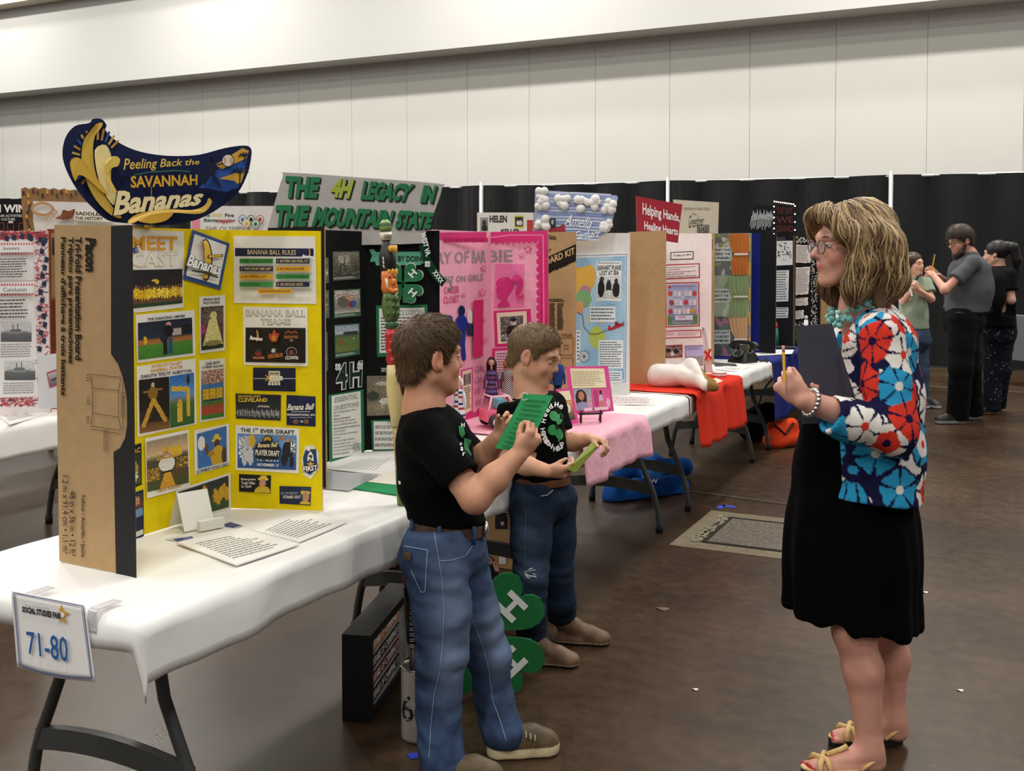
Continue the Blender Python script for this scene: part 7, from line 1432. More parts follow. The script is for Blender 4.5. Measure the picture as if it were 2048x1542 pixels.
for q in (-1, 1): gm.tube([H.p(q*.033+.025*math.cos(a), .104, .002+.019*math.sin(a)) for a in np.linspace(0, 6.283, 17)], .0025, '#2a2622', 5); gm.tube([H.p(q*.058, .1, .01), H.p(q*.08, 0, .008)], .0025, '#2a2622', 5)
gm.build('glasses', 'plastic_paint', man, True)
for hl in (onz(1932, 847, 0), onz(1956, 839, 0)): shoe(man, hl, hdir(184), .30, .105, '#1b1b1c', '#8d8d8c', .03, h=.009)
MB().tube([jj(1912, 626, dm-.19), jj(1940, 627, dm-.2), jj(1966, 626, dm-.14)], .012, '#1a1714', 6).build('belt', 'leather', man, True)
pencil(jj(1869, 513, dm-.1), jj(1863, 545, dm-.08), 'yellow pencil raised in the bearded man\'s hand', .006)
nt_ = MB(); q = jj(1868, 548, dm-.02); nt_.box(q, (.12, .16, .006), '#d9d6cf'); tag(nt_.build('notepad', 'print_paper'), 'small pale notepad under the bearded man\'s pencil', 'notepad')
dg = 10.9; gl = onz(1835, 812, 0)
girl, H = far_person('dark-haired girl in a sage green t-shirt facing the bearded man', gl, jj(1828, 529, dg), 300, 1.0, [jj(1808, 566, dg), jj(1850, 566, dg+.05)], [jj(1806, 600, dg-.1), jj(1862, 598, dg-.05)], [jj(1822, 582, dg-.2), jj(1832, 578, dg-.22)], [jj(1826, 680, dg-.05), jj(1842, 680, dg+.05)], [jj(1826, 745, dg), jj(1844, 745, dg)], [onz(1824, 812, 0)+UPV*.08, onz(1846, 812, 0)+UPV*.08], jj(1830, 557, dg), '#d6a58e', 'tshirt', '#8c9a86', '#3f5068', 657, dg, .13, .085, top_r=.14, pitch=0)
S = SDF(*bounds([jj(1830, 530, dg), jj(1845, 565, dg)], .2), .008); S.ell(H.p(0, -.02, .04), np.array([.088, .105, .094]), H.R, .02)
for q in (-1, 1): S.chain([H.p(q*.07, .0, .06), H.p(q*.085, -.02, -.04), H.p(q*.085, -.03, -.16)], [.035, .035, .025], .02)
S.ell(H.p(0, .10, -.03), (.06, .06, .10), H.R, .01, 'sub'); solid(S, 'hair', 'hair', girl, '#3a2a20', 2, lambda V: .004*vnoise(V*np.array([60, 60, 15]), 1, 2))
for hl in (onz(1824, 812, 0), onz(1846, 812, 0)): shoe(girl, hl, hdir(290), .24, .09, '#3a3a3c', '#cfcdc8', .03, h=.009)
MB().add([jj(1817, 576, dg-.27), jj(1822, 575, dg-.27), jj(1826, 592, dg-.27), jj(1822, 593, dg-.27)], [(0, 1, 2, 3)], '#efede8').build('paper_slip', 'print_paper', girl)
gd = Decal(*(lambda o: ([tuple(v.co) for v in o.data.vertices], [tuple(p_.vertices) for p_ in o.data.polygons]))([c for c in girl.children if c.name.startswith('top')][0])); gd.poly([(1840+6*math.cos(a), 577+5*math.sin(a)) for a in np.linspace(0, 6.28, 11)[:-1]], '#c9973a'); gd.build('chest_print', girl)
mb = MB(); mb.tube([jj(1833, 560, dg-.15), jj(1836, 552, dg-.16), jj(1842, 548, dg-.15)], .012, '#2a2a2c', 8); tag(mb.build('lanyard_strap', 'plastic_paint'), 'black and white strap at the sage shirted girl\'s shoulder', 'strap')
dw = 10.35; wl = onz(1985, 828, 0)
wo, H = far_person('woman in a black top and dotted navy trousers beside the man', wl, jj(1992, 508, dw), 140, 1.05, [jj(1970, 548, dw-.05), jj(2018, 550, dw-.15)], [jj(1966, 590, dw-.1), jj(2022, 600, dw-.2)], [jj(1982, 590, dw+.1), jj(1992, 592, dw+.1)], [jj(1990, 665, dw), jj(2005, 665, dw)], [jj(1988, 740, dw), jj(2002, 740, dw)], [onz(1982, 828, 0)+UPV*.08, onz(1994, 822, 0)+UPV*.08], jj(1997, 535, dw), '#d0a08a', 'top', '#0c0c0d', lambda V, N: np.where((vnoise(V, 130, 3) > .72)[:, None], np.array(lin('#7d8494')), np.array(lin('#14161f'))), 652, dw, .17, .11, top_r=.165, pitch=-8)
S = SDF(*bounds([jj(1992, 500, dw), jj(2008, 560, dw)], .22), .008); S.ell(H.p(0, -.02, .035), np.array([.09, .112, .10]), H.R, .02); S.chain([H.p(0, -.11, .07), H.p(.0, -.16, .04), H.p(.02, -.17, -.08), H.p(.03, -.15, -.22)], [.035, .045, .045, .02], .02); S.ell(H.p(0, .105, -.03), (.06, .06, .10), H.R, .01, 'sub'); solid(S, 'hair', 'hair', wo, '#100d0c', 2, lambda V: .004*vnoise(V*np.array([50, 50, 12]), 1, 4))
for hl, a in ((onz(1998, 828, 0), 184), (onz(2002, 822, 0), 184)): shoe(wo, hl, hdir(a), .235, .085, '#2a2420', '#8a6a4a', .02, 'sandal', high=.05, h=.009)
# ================================================================== THINGS ON AND UNDER THE TABLES
def tz(x, y, z=TZ+.0085): return onz(x, y, z)
def paper(name, label, cat, pts, z=TZ+.009, col='#eeece8', th=.0012, lines=None, material='print_paper', n=12, seed=0, tcol='#9a9894'):
    q = [onz(x, y, z) for x, y in pts]; o = tag(MB().hexa(q, [a+UPV*th for a in q], col).build(name, material), label, cat)
    if lines:
        p = Print(Plane(q[0]+UPV*th, (0, 0, 1)), .0006); p.lines(lines, n, tcol, .35, .3, seed); p.build('print', o)
    return o
# number sheet clipped to the near table end
npl = Plane((0, Y1-.036, .6), (0, -1, .04)); ns = thing('number_sign', 'white paper sign with blue number and gold star clipped to the table end', 'sign', npl.at(105, 1350))
V = []; N = 10; qd = [(22, 1181), (170, 1210), (190, 1363), (34, 1334)]
for j in range(N+1):
    for i in range(N+1):
        u, v = i/N, j/N; x = (qd[0][0]*(1-u)+qd[1][0]*u)*(1-v)+(qd[3][0]*(1-u)+qd[2][0]*u)*v; y = (qd[0][1]*(1-u)+qd[1][1]*u)*(1-v)+(qd[3][1]*(1-u)+qd[2][1]*u)*v+7*math.sin(math.pi*u)*v
        V.append(npl.at(x, y, .002))
m = MB(); m.add(V, [(j*(N+1)+i, (j+1)*(N+1)+i, (j+1)*(N+1)+i+1, j*(N+1)+i+1) for j in range(N) for i in range(N)], '#edeae8'); o = m.build('sheet', 'print_paper', ns, True); md = o.modifiers.new('s', 'SOLIDIFY'); md.thickness = .001
p = Print(npl, .0045)
for d, w in ((0, 1.6), (3, .9)): p.line([(27+d, 1185+d), (166-d, 1212+d), (184-d, 1357-d), (130, 1354-d), (80, 1345-d), (39+d, 1331-d), (27+d, 1185+d)], w, '#3a4f86')
p.text('West Virginia State', [(48, 1207), (98, 1214), (98, 1220), (48, 1213)], '#a9b4c4'); p.text('SOCIAL STUDIES FAIR', [(44, 1212), (122, 1226), (122, 1239), (44, 1224)], '#1c1c22', .05)
p.poly([(123, 1208), (127, 1222), (140, 1226), (129, 1232), (133, 1252), (126, 1240), (115, 1247), (124, 1234), (122, 1226), (118, 1222)], '#c9a23c'); p.poly([(123, 1224), (127, 1226), (129, 1231), (125, 1236), (122, 1231)], '#edeae8')
p.text('71-80', [(52, 1262), (134, 1274), (137, 1326), (56, 1308)], '#2a5f9e', .01); p.build('print', ns)
mat('clear_clip', '#d6d3d6', .2, .5, alpha=.6)
for (x, y), s, lab in (((112, 1177), .55, 'clear plastic table clip just above the number sign'), ((222, 1212), 1., 'clear plastic table clip right of the number sign')):
    c = onz(x, y, TZ+.012); c[1] = Y1; m = MB(); prof = [(.05, .009), (-.018, .010), (-.026, .004), (-.027, -.04*s), (-.020, -.062*s), (.02, -.066*s)]
    for (a, za), (b, zb) in zip(prof[:-1], prof[1:]):
        q = [c+np.array([-.014, a, za]), c+np.array([.014, a, za]), c+np.array([.014, b, zb]), c+np.array([-.014, b, zb])]; nn = unit(np.cross(q[1]-q[0], q[3]-q[0]))*.003; m.hexa(q, [k_+nn for k_ in q], '#ffffff')
    tag(m.build('table_clip', 'clear_clip'), lab, 'clip')
# leaflets and holder before the yellow board
paper('leaflet', 'glossy navy printed leaflet under the white card holder', 'leaflet', [(331, 1079), (457, 1043), (487, 1051), (388, 1088)], TZ+.009, '#d9d6d0')
q = [onz(x, y, TZ+.0106) for x, y in ((440, 1052), (460, 1044), (484, 1051), (466, 1056))]; 
pp = MB().add(q, [(0, 1, 2, 3)], '#24407c'); pp.build('print', 'print_gloss', [o for o in COL.objects if o.name == 'leaflet'][0]); pp = MB().add([onz(x, y, TZ+.0106) for x, y in ((345, 1078), (384, 1072), (392, 1082), (362, 1086))], [(0, 1, 2, 3)], '#24407c'); pp.build('print', 'print_gloss', [o for o in COL.objects if o.name == 'leaflet'][0])
paper('paper_stack', 'typed white pages lying nearest the cloth edge before the yellow board', 'papers', [(353, 1087), (481, 1058), (600, 1090), (473, 1132)], TZ+.012, '#efedea', .004, [(390, 1086), (486, 1066), (575, 1090), (470, 1118)], n=11, seed=4)
paper('paper_stack', 'typed white pages fanned under the right wing of the yellow board', 'papers', [(502, 1062), (590, 1022), (694, 1046), (598, 1086)], TZ+.010, '#ecebe8', .0035, [(530, 1060), (594, 1030), (672, 1046), (598, 1076)], n=10, seed=5)
hd = thing('card_holder', 'white folded card holder standing before the yellow board', 'holder', onz(400, 1062, TZ+.016)); Bz = TZ+.0145
a, b = onz(369, 1064, Bz), onz(430, 1052, Bz); n_ = unit(np.cross(UPV, b-a)); n_ = n_ if n_.dot(fw) > 0 else -n_; H1 = .105
MB().hexa([a, b, b+n_*.045+UPV*H1, a+n_*.045+UPV*H1], [q+n_*.002 for q in (a, b, b+n_*.045+UPV*H1, a+n_*.045+UPV*H1)], '#e9e7e2').build('front_plate', 'plastic_paint', hd)
a2, b2_ = a+n_*.095, b+n_*.095; MB().hexa([a2, b2_, b+n_*.047+UPV*H1, a+n_*.047+UPV*H1], [q+n_*.002 for q in (a2, b2_, b+n_*.047+UPV*H1, a+n_*.047+UPV*H1)], '#e2e0da').build('back_plate', 'plastic_paint', hd)
c, d = a+(b-a)*.35-n_*.03, a+(b-a)*1.15-n_*.03; MB().hexa([c, d, d+UPV*.028, c+UPV*.028], [q+n_*.02 for q in (c, d, d+UPV*.028, c+UPV*.028)], '#e6e4de').build('front_tray', 'plastic_paint', hd)
# papers before the black board
paper('paper_sheet', 'large white sheet lying before the black clover board', 'papers', [(648, 938), (735, 907), (800, 907), (800, 918), (765, 950)], col='#ebe9e5', lines=[(670, 935), (735, 914), (785, 914), (755, 940)], n=9, seed=7, tcol='#d2cfca')
mat('sheet_protector', '#c4c6c8', .15, .6, alpha=.75)
paper('clear_sleeve', 'clear plastic sleeve at the right edge of the yellow board', 'sleeve', [(640, 948), (648, 942), (758, 950), (698, 982), (640, 976)], TZ+.0115, '#c9cacc', material='sheet_protector')
paper('green_folder', 'green folder lying before the black clover board', 'folder', [(708, 978), (732, 966), (815, 974), (815, 994)], TZ+.0095, '#1f8a52', .004)
paper('paper_sheet', 'cream sheet partly under the clear sleeve beside the green folder', 'papers', [(735, 964), (792, 936), (830, 940), (830, 974)], TZ+.0145, '#e9e4d6')
paper('paper_stack', 'pale booklets with a green spine between the two boys', 'papers', [(955, 935), (1000, 915), (1030, 925), (962, 947)], TZ+.010, '#d9dad8', .012)
# ------------------------------------------------------------------ painted totem stick in its can
can = thing('metal_can', 'open silver paint can with a black numeral on the floor', 'can', onz(838, 1474, 0)); cb = onz(838, 1474, 0)
mat('can_steel', '#b3aca2', .35, .5, .5, var=.08, vscale=20)
MB().lathe([(.0, .003), (.056, .003), (.058, .012), (.058, .225), (.055, .235), (.052, .238), (.049, .235), (.052, .226), (.052, .02), (0, .02)], cb, n=28).build('body', 'can_steel', can, True)
rim = MB(); rim.tube([cb+np.array([.056*math.cos(a), .056*math.sin(a), .236]) for a in np.linspace(0, 6.2832, 29)], .0035, '#e8e8e8', 6); rim.build('rim', 'chrome', can, True)
p = MB(); Vg, Fg = glyphs('6', .0); pts = []
for u, v in Vg: a = math.atan2(-fw[1], -fw[0])-.62+(u-.5)*.85; pts.append(cb+np.array([.0592*math.cos(a), .0592*math.sin(a), .115+(v-.5)*.085]))
p.add(pts, Fg, '#151515').build('numeral', 'print_paper', can)
T0 = cb+UPV*.021; T1 = J(770, 440, 3.46); ax = unit(T1-T0); LT = np.linalg.norm(T1-T0)
def tp(y):
    """height along the stick that stands at picture row y"""
    return float(np.clip((1478-y)/(1478-440), 0, 1)**1.0)*LT
tt = thing('totem_stick', 'tall carved and painted totem stick standing in the paint can', 'totem', T0)
def seg(name, y0, y1, prof, col, cols=None):
    n = len(prof); h0, h1 = tp(y0), tp(y1); m = MB(); pr = [(0.0005, h0)]+[(r, h0+(h1-h0)*i/(n-1)) for i, r in enumerate(prof)]+[(0.0005, h1)]
    if cols: m.lathe(pr, T0, n=16, axis=ax, cols=[cols[min(len(cols)-1, int(i*len(cols)/(n+1)))] for i in range(n+1)])
    else: m.lathe(pr, T0, col, 16, ax)
    return m.build(name, 'plastic_paint', tt, True)
def onst(y, px_, r): return T0+ax*tp(y)+rt*px_-fw*r
seg('base_post', 1478, 1300, [.017]*4, '#3a1d26'); seg('black_post', 1300, 1190, [.02, .022, .022, .02], '#17161a'); seg('red_bead', 1190, 1145, [.015, .024, .015], '#b3282c'); seg('paisley_post', 1145, 1068, [.019]*3, '#4a2f30'); g_ = seg('green_post', 1068, 950, [.02, .022, .022, .021], '#4e6b2f'); seg('tan_post', 950, 860, [.021]*3, '#b49a62')
cr_ = seg('cream_cup', 862, 737, [.024, .027, .032, .033, .03, .026], '#d3c48c'); rd_ = seg('red_figure', 738, 664, [.022, .028, .023, .028, .024, .027, .02], '#b3262b'); seg('green_neck', 666, 645, [.018, .024, .016], '#345a36'); tu = seg('turtle', 648, 588, [.020, .028, .03, .03, .026, .022], '#56703a'); of_ = seg('orange_face', 590, 544, [.024, .028, .025, .026, .022], '#d9752c'); eg = seg('eagle', 546, 480, [.022, .028, .029, .025, .019, .013], '#1b1a1c'); wr = seg('white_ring', 482, 466, [.017, .021, .02], '#d9d3c2'); fs = seg('camo_fist', 467, 438, [.013, .019, .021, .019, .010], '#5f7a42', ['#4a6636', '#7f9a54', '#3f5a34', '#8aa05e', '#55703f'])
MB().tube([onst(500, .012, .02), onst(498, .03, .028), onst(508, .034, .03)], [.012, .011, .003], '#dfa83c', 8).build('beak', 'plastic_paint', eg, True)
for y in (516, 524, 532): MB().tube([onst(y, -.012, .026), onst(y+6, -.010, .028)], .0022, '#d9d9d6', 5).build('eagle_lettering', 'plastic_paint', eg)
for k in range(3): MB().ball(onst(546, .004+.012*k, .02), (.006, .006, .010), '#dfa83c').build('claw', 'plastic_paint', eg, True)
for s in (0, 1): MB().ball(onst(558, .006+.016*s, .023), .004, '#1a1512').build('eye', 'plastic_paint', of_, True)
MB().ball(onst(566, .018, .025), (.008, .008, .011), '#e08a44').build('nose', 'plastic_paint', of_, True); MB().tube([onst(560, -.006, .026), onst(580, -.002, .027)], .004, '#ece4d6', 6).build('cheek_stripe', 'plastic_paint', of_, True); MB().tube([onst(578, -.004, .020), onst(586, .012, .024), onst(584, .026, .014)], .008, '#df7f30', 8).build('beard', 'plastic_paint', of_, True)
for i in range(9): MB().ball(onst(602+15*(i % 3), -.006+.015*(i//3), .024), (.008, .007, .010), '#42592c', 8, 6).build('shell_plate', 'plastic_paint', tu, True)
for i in range(4): MB().ball(onst(674+17*i, -.008+.006*(i % 2), .024), (.010, .008, .008), '#c8343a', 8, 6).build('bump', 'plastic_paint', rd_, True)
MB().ball(onst(778, .022, .018), (.016, .012, .042), '#3c1e22', 12, 8).build('brown_bottle', 'plastic_paint', cr_, True)
wp_ = Plane(onst(474, 0, .0225), -fw+rt*.25); p = Print(wp_, .001); p.text('COUNT', (768, 469, 784, 477), '#3a3a30', .03); p.build('lettering', wr)
wp_ = Plane(onst(1030, 0, .024), -fw); p = Print(wp_, .001)
for k in range(5): p.text(('WV', '4-H', 'CAMP', '2024', 'TEAM')[k], (806, 998+13*k, 816, 1007+13*k), '#dfe6d8', .02)
p.build('lettering', g_); p = Print(Plane(onst(1250, 0, .024), -fw), .001)
for k in range(9): p.lines((819, 1200+11*k, 830, 1208+11*k), 2, '#d9d9d6', .5, .3, k)
p.build('lettering', tt)
# shadow box of camping stickers
A0, A1, A2 = onz(697, 1441, 0), onz(742, 1447, 0), onz(820, 1332, 0); zb = J(0, 1272, np.dot(A1-CAM, fw))[2]; fb = thing('shadow_box', 'black shadow-box frame with camping stickers on the floor', 'frame', (A0+A2)/2)
d = unit(A2-A1); s_ = unit(np.array([-d[1], d[0], 0])); s_ = s_ if s_.dot(A0-A1) > 0 else -s_; Lb = .56; th = .10; P0 = A1; Pz = lambda u, w, z: P0+d*u+s_*w+UPV*z
m = MB()
for u0, u1, z0, z1 in ((0, .03, 0, zb), (Lb-.03, Lb, 0, zb), (.03, Lb-.03, 0, .03), (.03, Lb-.03, zb-.03, zb)): m.hexa([Pz(u0, 0, z0), Pz(u1, 0, z0), Pz(u1, th, z0), Pz(u0, th, z0)], [Pz(u0, 0, z1), Pz(u1, 0, z1), Pz(u1, th, z1), Pz(u0, th, z1)], '#131314')
m.build('frame', 'plastic_paint', fb); MB().hexa([Pz(.03, th-.01, .03), Pz(Lb-.03, th-.01, .03), Pz(Lb-.03, th, .03), Pz(.03, th, .03)], [Pz(.03, th-.01, zb-.03), Pz(Lb-.03, th-.01, zb-.03), Pz(Lb-.03, th, zb-.03), Pz(.03, th, zb-.03)], '#131314').build('back', 'plastic_paint', fb)
bx_ = MB().hexa([Pz(.03, .012, .03), Pz(Lb-.03, .012, .03), Pz(Lb-.03, .014, .03), Pz(.03, .014, .03)], [Pz(.03, .012, zb-.03), Pz(Lb-.03, .012, zb-.03), Pz(Lb-.03, .014, zb-.03), Pz(.03, .014, zb-.03)], '#a5a4a2').build('backing', 'print_gloss', fb)
hb_ = (zb-.06)
for k, (c, t) in enumerate((('#c9702a', 'YEARS OF CAMPING 5'), ('#17191b', 'YEARS OF CAMPING 8'), ('#7a1a26', 'YEARS OF CAMPING 8'), ('#18211e', 'YEARS OF CAMPING 10'))):
    z1 = zb-.035-k*hb_*.245; z0 = z1-hb_*.17; st = MB().hexa([Pz(.035, .009, z0), Pz(.38, .009, z0+.01), Pz(.38, .011, z0+.01), Pz(.035, .011, z0)], [Pz(.035, .009, z1), Pz(.38, .009, z1+.01), Pz(.38, .011, z1+.01), Pz(.035, .011, z1)], c).build('sticker', 'print_gloss', fb)
    V_, F_ = glyphs(t, .03, .1); MB().add(bil([Pz(.05, .008, z0+.035), Pz(.37, .008, z0+.045), Pz(.37, .008, z0+.016), Pz(.05, .008, z0+.008)], V_), F_, '#e6e2dc').build('lettering', 'print_paper', st)
# paisley bag, big clover, cartons under the tables
def blob_bag(name, label, cat, prims, color, h=.010, disp=None, cutz=.002, material='fabric_dye'):
    P = [q for pr in prims for q in pr[:2]]; S = SDF(*bounds(P, max(max(pr[2:4]) for pr in prims)+.04), h)
    for a_, b_, ra, rb in prims: S.cone(a_, b_, ra, rb, .04)
    S.cut([0, 0, cutz], [0, 0, -1]); t = thing(name, label, cat, sum(P)/len(P)*np.array([1, 1, 0])); solid(S, 'body', material, t, color, 2, disp or (lambda V: folds(V, .006, (12, 12, 10), 2))); return t
def paisley(V, N):
    r = np.random.RandomState(3); cen = V[r.choice(len(V), 160)]; d = np.sqrt(((V[:, None]-cen[None])**2).sum(2)); k = d.argmin(1); m = d.min(1); C = np.tile(np.array(lin('#1b1718')), (len(V), 1)); cs = [np.array(lin(c)) for c in ('#8a3a3c', '#c9b49a', '#7a2a30', '#9a8a74')]
    for i in range(4): C[(k % 4 == i) & (m < .022)] = cs[i]; C[(k % 4 == i) & (m < .014)] = cs[(i+1) % 4]; C[(k % 4 == i) & (m < .007)] = cs[(i+2) % 4]
    return C
q0 = onz(800, 1262, 0); q1 = onz(965, 1262, 0)
bg = blob_bag('paisley_bag', 'paisley patterned fabric tote on the floor under the near table', 'bag', [(q0+UPV*.10, q0+UPV*.26, .085, .075), (q1+UPV*.10, q1+UPV*.25, .085, .07), (q0+UPV*.1, q1+UPV*.1, .09, .09), (q0+UPV*.24, q1+UPV*.24, .06, .06)], paisley, .008)
MB().tube([q0+UPV*.3, q0*.7+q1*.3+UPV*.42, q0*.3+q1*.7+UPV*.42, q1+UPV*.29], .012, '#2a2022', 8).build('handle', 'fabric_dye', bg, True)
cpl = facing(onz(968, 1395, 0)+UPV*.2, 8); cv = thing('clover_sign', 'big green four-leaf clover cut-out with white letters on the floor', 'sign', onz(968, 1395, 0)); cc = (968, 1268)
for k in range(4):
    a = math.pi/4+k*math.pi/2; pts = heart(cc[0], cc[1], a, 108); q = [cpl.at(x, y) for x, y in pts]; n = len(q); lf = MB().add(q+[w-cpl.n*.012 for w in q], [tuple(range(n)), tuple(range(n, 2*n))[::-1]]+[(i, (i+1) % n, n+(i+1) % n, n+i) for i in range(n)], '#17733a').build('leaf', 'plastic_paint', cv)
    p = Print(cpl, .003); X, Y = cc[0]-math.sin(a)*78, cc[1]+math.cos(a)*78; r = -.8 if math.sin(a)*math.cos(a) > 0 else .8; c, s = math.cos(r)*24, math.sin(r)*24; p.text('H', [(X-c+s, Y-s-c), (X+c+s, Y+s-c), (X+c-s, Y+s+c), (X-c-s, Y-s+c)], '#eef0ec', .04); p.build('letter', lf)
MB().hexa([cpl.at(x, y) for x, y in ((962, 1280), (976, 1280), (985, 1396), (962, 1396))], [cpl.at(x, y)-cpl.n*.012 for x, y in ((962, 1280), (976, 1280), (985, 1396), (962, 1396))], '#17733a').build('stem', 'plastic_paint', cv)
def carton(label, c, sx, sy, h, rz=0, z=0.0, fn=None):
    R = np.array(Matrix.Rotation(rz, 3, 'Z')); t = thing('cardboard_box', label, 'box', (c[0], c[1], z)); o = MB(); o.box((c[0], c[1], z+h/2+.001), (sx, sy, h), '#a3825a', R); bevel(o.build('carton', 'card_paint', t), .004); o = MB(); o.box((c[0], c[1], z+h+.0015), (.05, sy*.98, .002), '#b89a70', R); o.build('tape', 'print_gloss', t); return t, R
c1 = onz(1035, 1152, 0); bt1, _ = carton('brown carton with printed black panel under the doll table', (c1[0]-.13, c1[1]+.25), .42, .36, .26)
f_ = Plane((c1[0], c1[1]+.25-.18, .1), (0, -1, 0)); p = Print(f_, .002); p.rect((990, 1026, 1014, 1058), '#1b1a19'); p.oval(1005, 1047, 4, 4, '#c9a8a0'); p.build('print', bt1); p = Print(f_, .002); p.line([(986, 1088), (1000, 1094), (1018, 1088)], 2, '#1b1a19'); p.rect((998, 1092, 1012, 1128), '#dcd8d2'); p.build('print', bt1)
bt2, _ = carton('smaller brown carton stacked on the printed carton', (c1[0]-.15, c1[1]+.27), .36, .30, .17, .06, .2655)
# lanyard ribbon on the black board
rp = Plane(hr.P, hr.n); m = MB(); path = [((833, 459), (853, 459)), ((836, 478), (852, 480)), ((840, 500), (853, 498)), ((848, 525), (861, 517)), ((860, 548), (873, 538)), ((874, 565), (886, 553)), ((884, 574), (893, 560))]
V = [rp.at(x, y, .012+.004*i) for i, pr in enumerate(path) for x, y in pr]; ln = tag(m.add(V, [(2*i, 2*i+1, 2*i+3, 2*i+2) for i in range(len(path)-1)], '#143a28').build('lanyard', 'fabric_dye'), 'dark green lettered ribbon hanging over the black board corner', 'ribbon')
p = Print(rp, .042); p.text('WEST VA.', [(851, 464), (862, 511), (852, 514), (841, 466)], '#eef0ec', .04)
for k in range(4): p.oval(855+3.6*math.cos(.8+1.57*k), 528+4*math.sin(.8+1.57*k), 3, 3.2, '#eef0ec')
p.text('XXXX', [(872, 538), (888, 562), (881, 568), (864, 546)], '#eef0ec', .03); p.build('lettering', ln)
m = MB(); q = rp.at(888, 552, .04); m.tube([q+rt*.004, q+rt*.025-UPV*.02, q+rt*.03-UPV*.05, q+rt*.015-UPV*.06], .006, '#8a8a78', 6); m.build('loop', 'fabric_dye', ln, True)
# ------------------------------------------------------------------ dolls, jeep and easels
def doll(label, x, ytop, ybot, hairc, coatc, legc, dark=False, male=False, tex=None, z=TZ+.0165, hairlen=.05):
    B = onz(x, ybot, z); dep = np.dot(B-CAM, fw); top = J(x, ytop, dep); Hh = top[2]-z; t = thing('fashion_doll', label, 'doll', B, 'dolls on the pink cloth'); f = Hh/.29; P = lambda a, b, c: B+rt*a*f-fw*b*f+UPV*c*f
    MB().ball(P(0, .002, .262), (.014*f, .015*f, .018*f), '#d9a98c', 14, 10).build('head', 'plastic_paint', t, True); MB().tube([P(0, 0, .225), P(0, 0, .25)], .006*f, '#d9a98c').build('neck', 'plastic_paint', t, True)
    m = MB(); m.ball(P(0, -.010, .270), (.0175*f, .014*f, .019*f), hairc, 12, 8); m.ball(P(0, -.002, .279), (.0155*f, .014*f, .009*f), hairc, 12, 8)
    if not male:
        for k in range(9): a = -.15+k*.43; m.tube([P(.012*math.cos(a), -.012*math.sin(a)-.004, .275), P(.018*math.cos(a), -.016*math.sin(a)-.006, .255), P(.019*math.cos(a), -.018*math.sin(a)-.006, .262-hairlen)], [.007*f, .008*f, .003*f], hairc, 6)
    m.build('hair', 'hair', t, True); prof = [(.004, .228), (.022, .222), (.024, .2), (.018, .17), (.027, .135), (.034, .09)] if not male else [(.005, .232), (.030, .224), (.031, .19), (.026, .15), (.026, .13)]
    m = MB()
    if tex:
        V = []; n = 20; rows = 26; hs_ = np.linspace(prof[0][1], prof[-1][1], rows); rs = np.interp(-hs_, [-h_ for _, h_ in prof], [r_ for r_, _ in prof])
        V = [P(rs[i]*math.cos(2*math.pi*k/n), rs[i]*.7*math.sin(2*math.pi*k/n), hs_[i]) for i in range(rows) for k in range(n)]; Fs = [(i*n+k, (i+1)*n+k, (i+1)*n+(k+1) % n, i*n+(k+1) % n) for i in range(rows-1) for k in range(n)]; m.addc(V, Fs, [lin(tex(i, k)) for i in range(rows-1) for k in range(n)])
    else: m.lathe([(r_*f, h_*f) for r_, h_ in prof][::-1], B, coatc, 18)
    m.build('coat' if not male else 'jacket', 'fabric_dye', t, True)
    for s in (-1, 1):
        MB().tube([P(s*.022, 0, .215), P(s*.032, .006, .175), P(s*.034, .018, .135)], [.008*f, .007*f, .005*f], coatc, 8).build('arm', 'fabric_dye', t, True); MB().tube([P(s*.010, 0, .14), P(s*.010, 0, .07), P(s*.010, .004, .004)], [.012*f, .009*f, .006*f], legc, 8).build('leg', 'plastic_paint', t, True)
    return t
doll('dark-haired fashion doll in a purple striped coat', 983, 713, 833, '#2a1a18', '#5a4a74', '#c98a5a', tex=lambda i, k: ['#4a3f66', '#7a6a9c', '#3a3550', '#8c5a7c'][(i//2) % 4], hairlen=.09)
doll('red-haired fashion doll in a black and white check jacket', 1016, 714, 832, '#b4652c', '#4a4644', '#d9a98c', tex=lambda i, k: '#2a2726' if (i+k) % 2 else '#d9d5cc', hairlen=.03)
doll('male fashion doll in a blue suit behind the smaller boy', 1115, 704, 822, '#4a2a1c', '#22427c', '#1c2c4c', male=True)
doll('doll in a white and navy astronaut outfit between the boys', 917, 752, 872, '#e9e6e2', '#dcdadf', '#2a3560', tex=lambda i, k: ['#e4e2e6', '#2f3a66', '#e4e2e6', '#b4404a', '#e9e7ea'][(i//2+k//5) % 5], hairlen=.02)
jb = onz(990, 858, TZ+.0165); jp = thing('toy_jeep', 'pink toy jeep with white frame and turquoise seat', 'toy car', jb); jf = hdir(20); js = np.array([-jf[1], jf[0], 0]); PJ = lambda u, w, z: jb+jf*(u+.07)+js*(w+.05)+UPV*z
def jbox(name, u0, u1, w0, w1, z0, z1, col, par=jp): o = MB().hexa([PJ(u0, w0, z0), PJ(u1, w0, z0), PJ(u1, w1, z0), PJ(u0, w1, z0)], [PJ(u0, w0, z1), PJ(u1, w0, z1), PJ(u1, w1, z1), PJ(u0, w1, z1)], col).build(name, 'plastic_paint', par); return bevel(o, .006, 2)
jbox('body', -.11, .12, -.05, .07, .03, .085, '#e86a8a'); jbox('hood', .05, .13, -.045, .065, .085, .10, '#e86a8a'); jbox('seat', -.05, -.01, -.035, .055, .085, .135, '#5cb6c4')
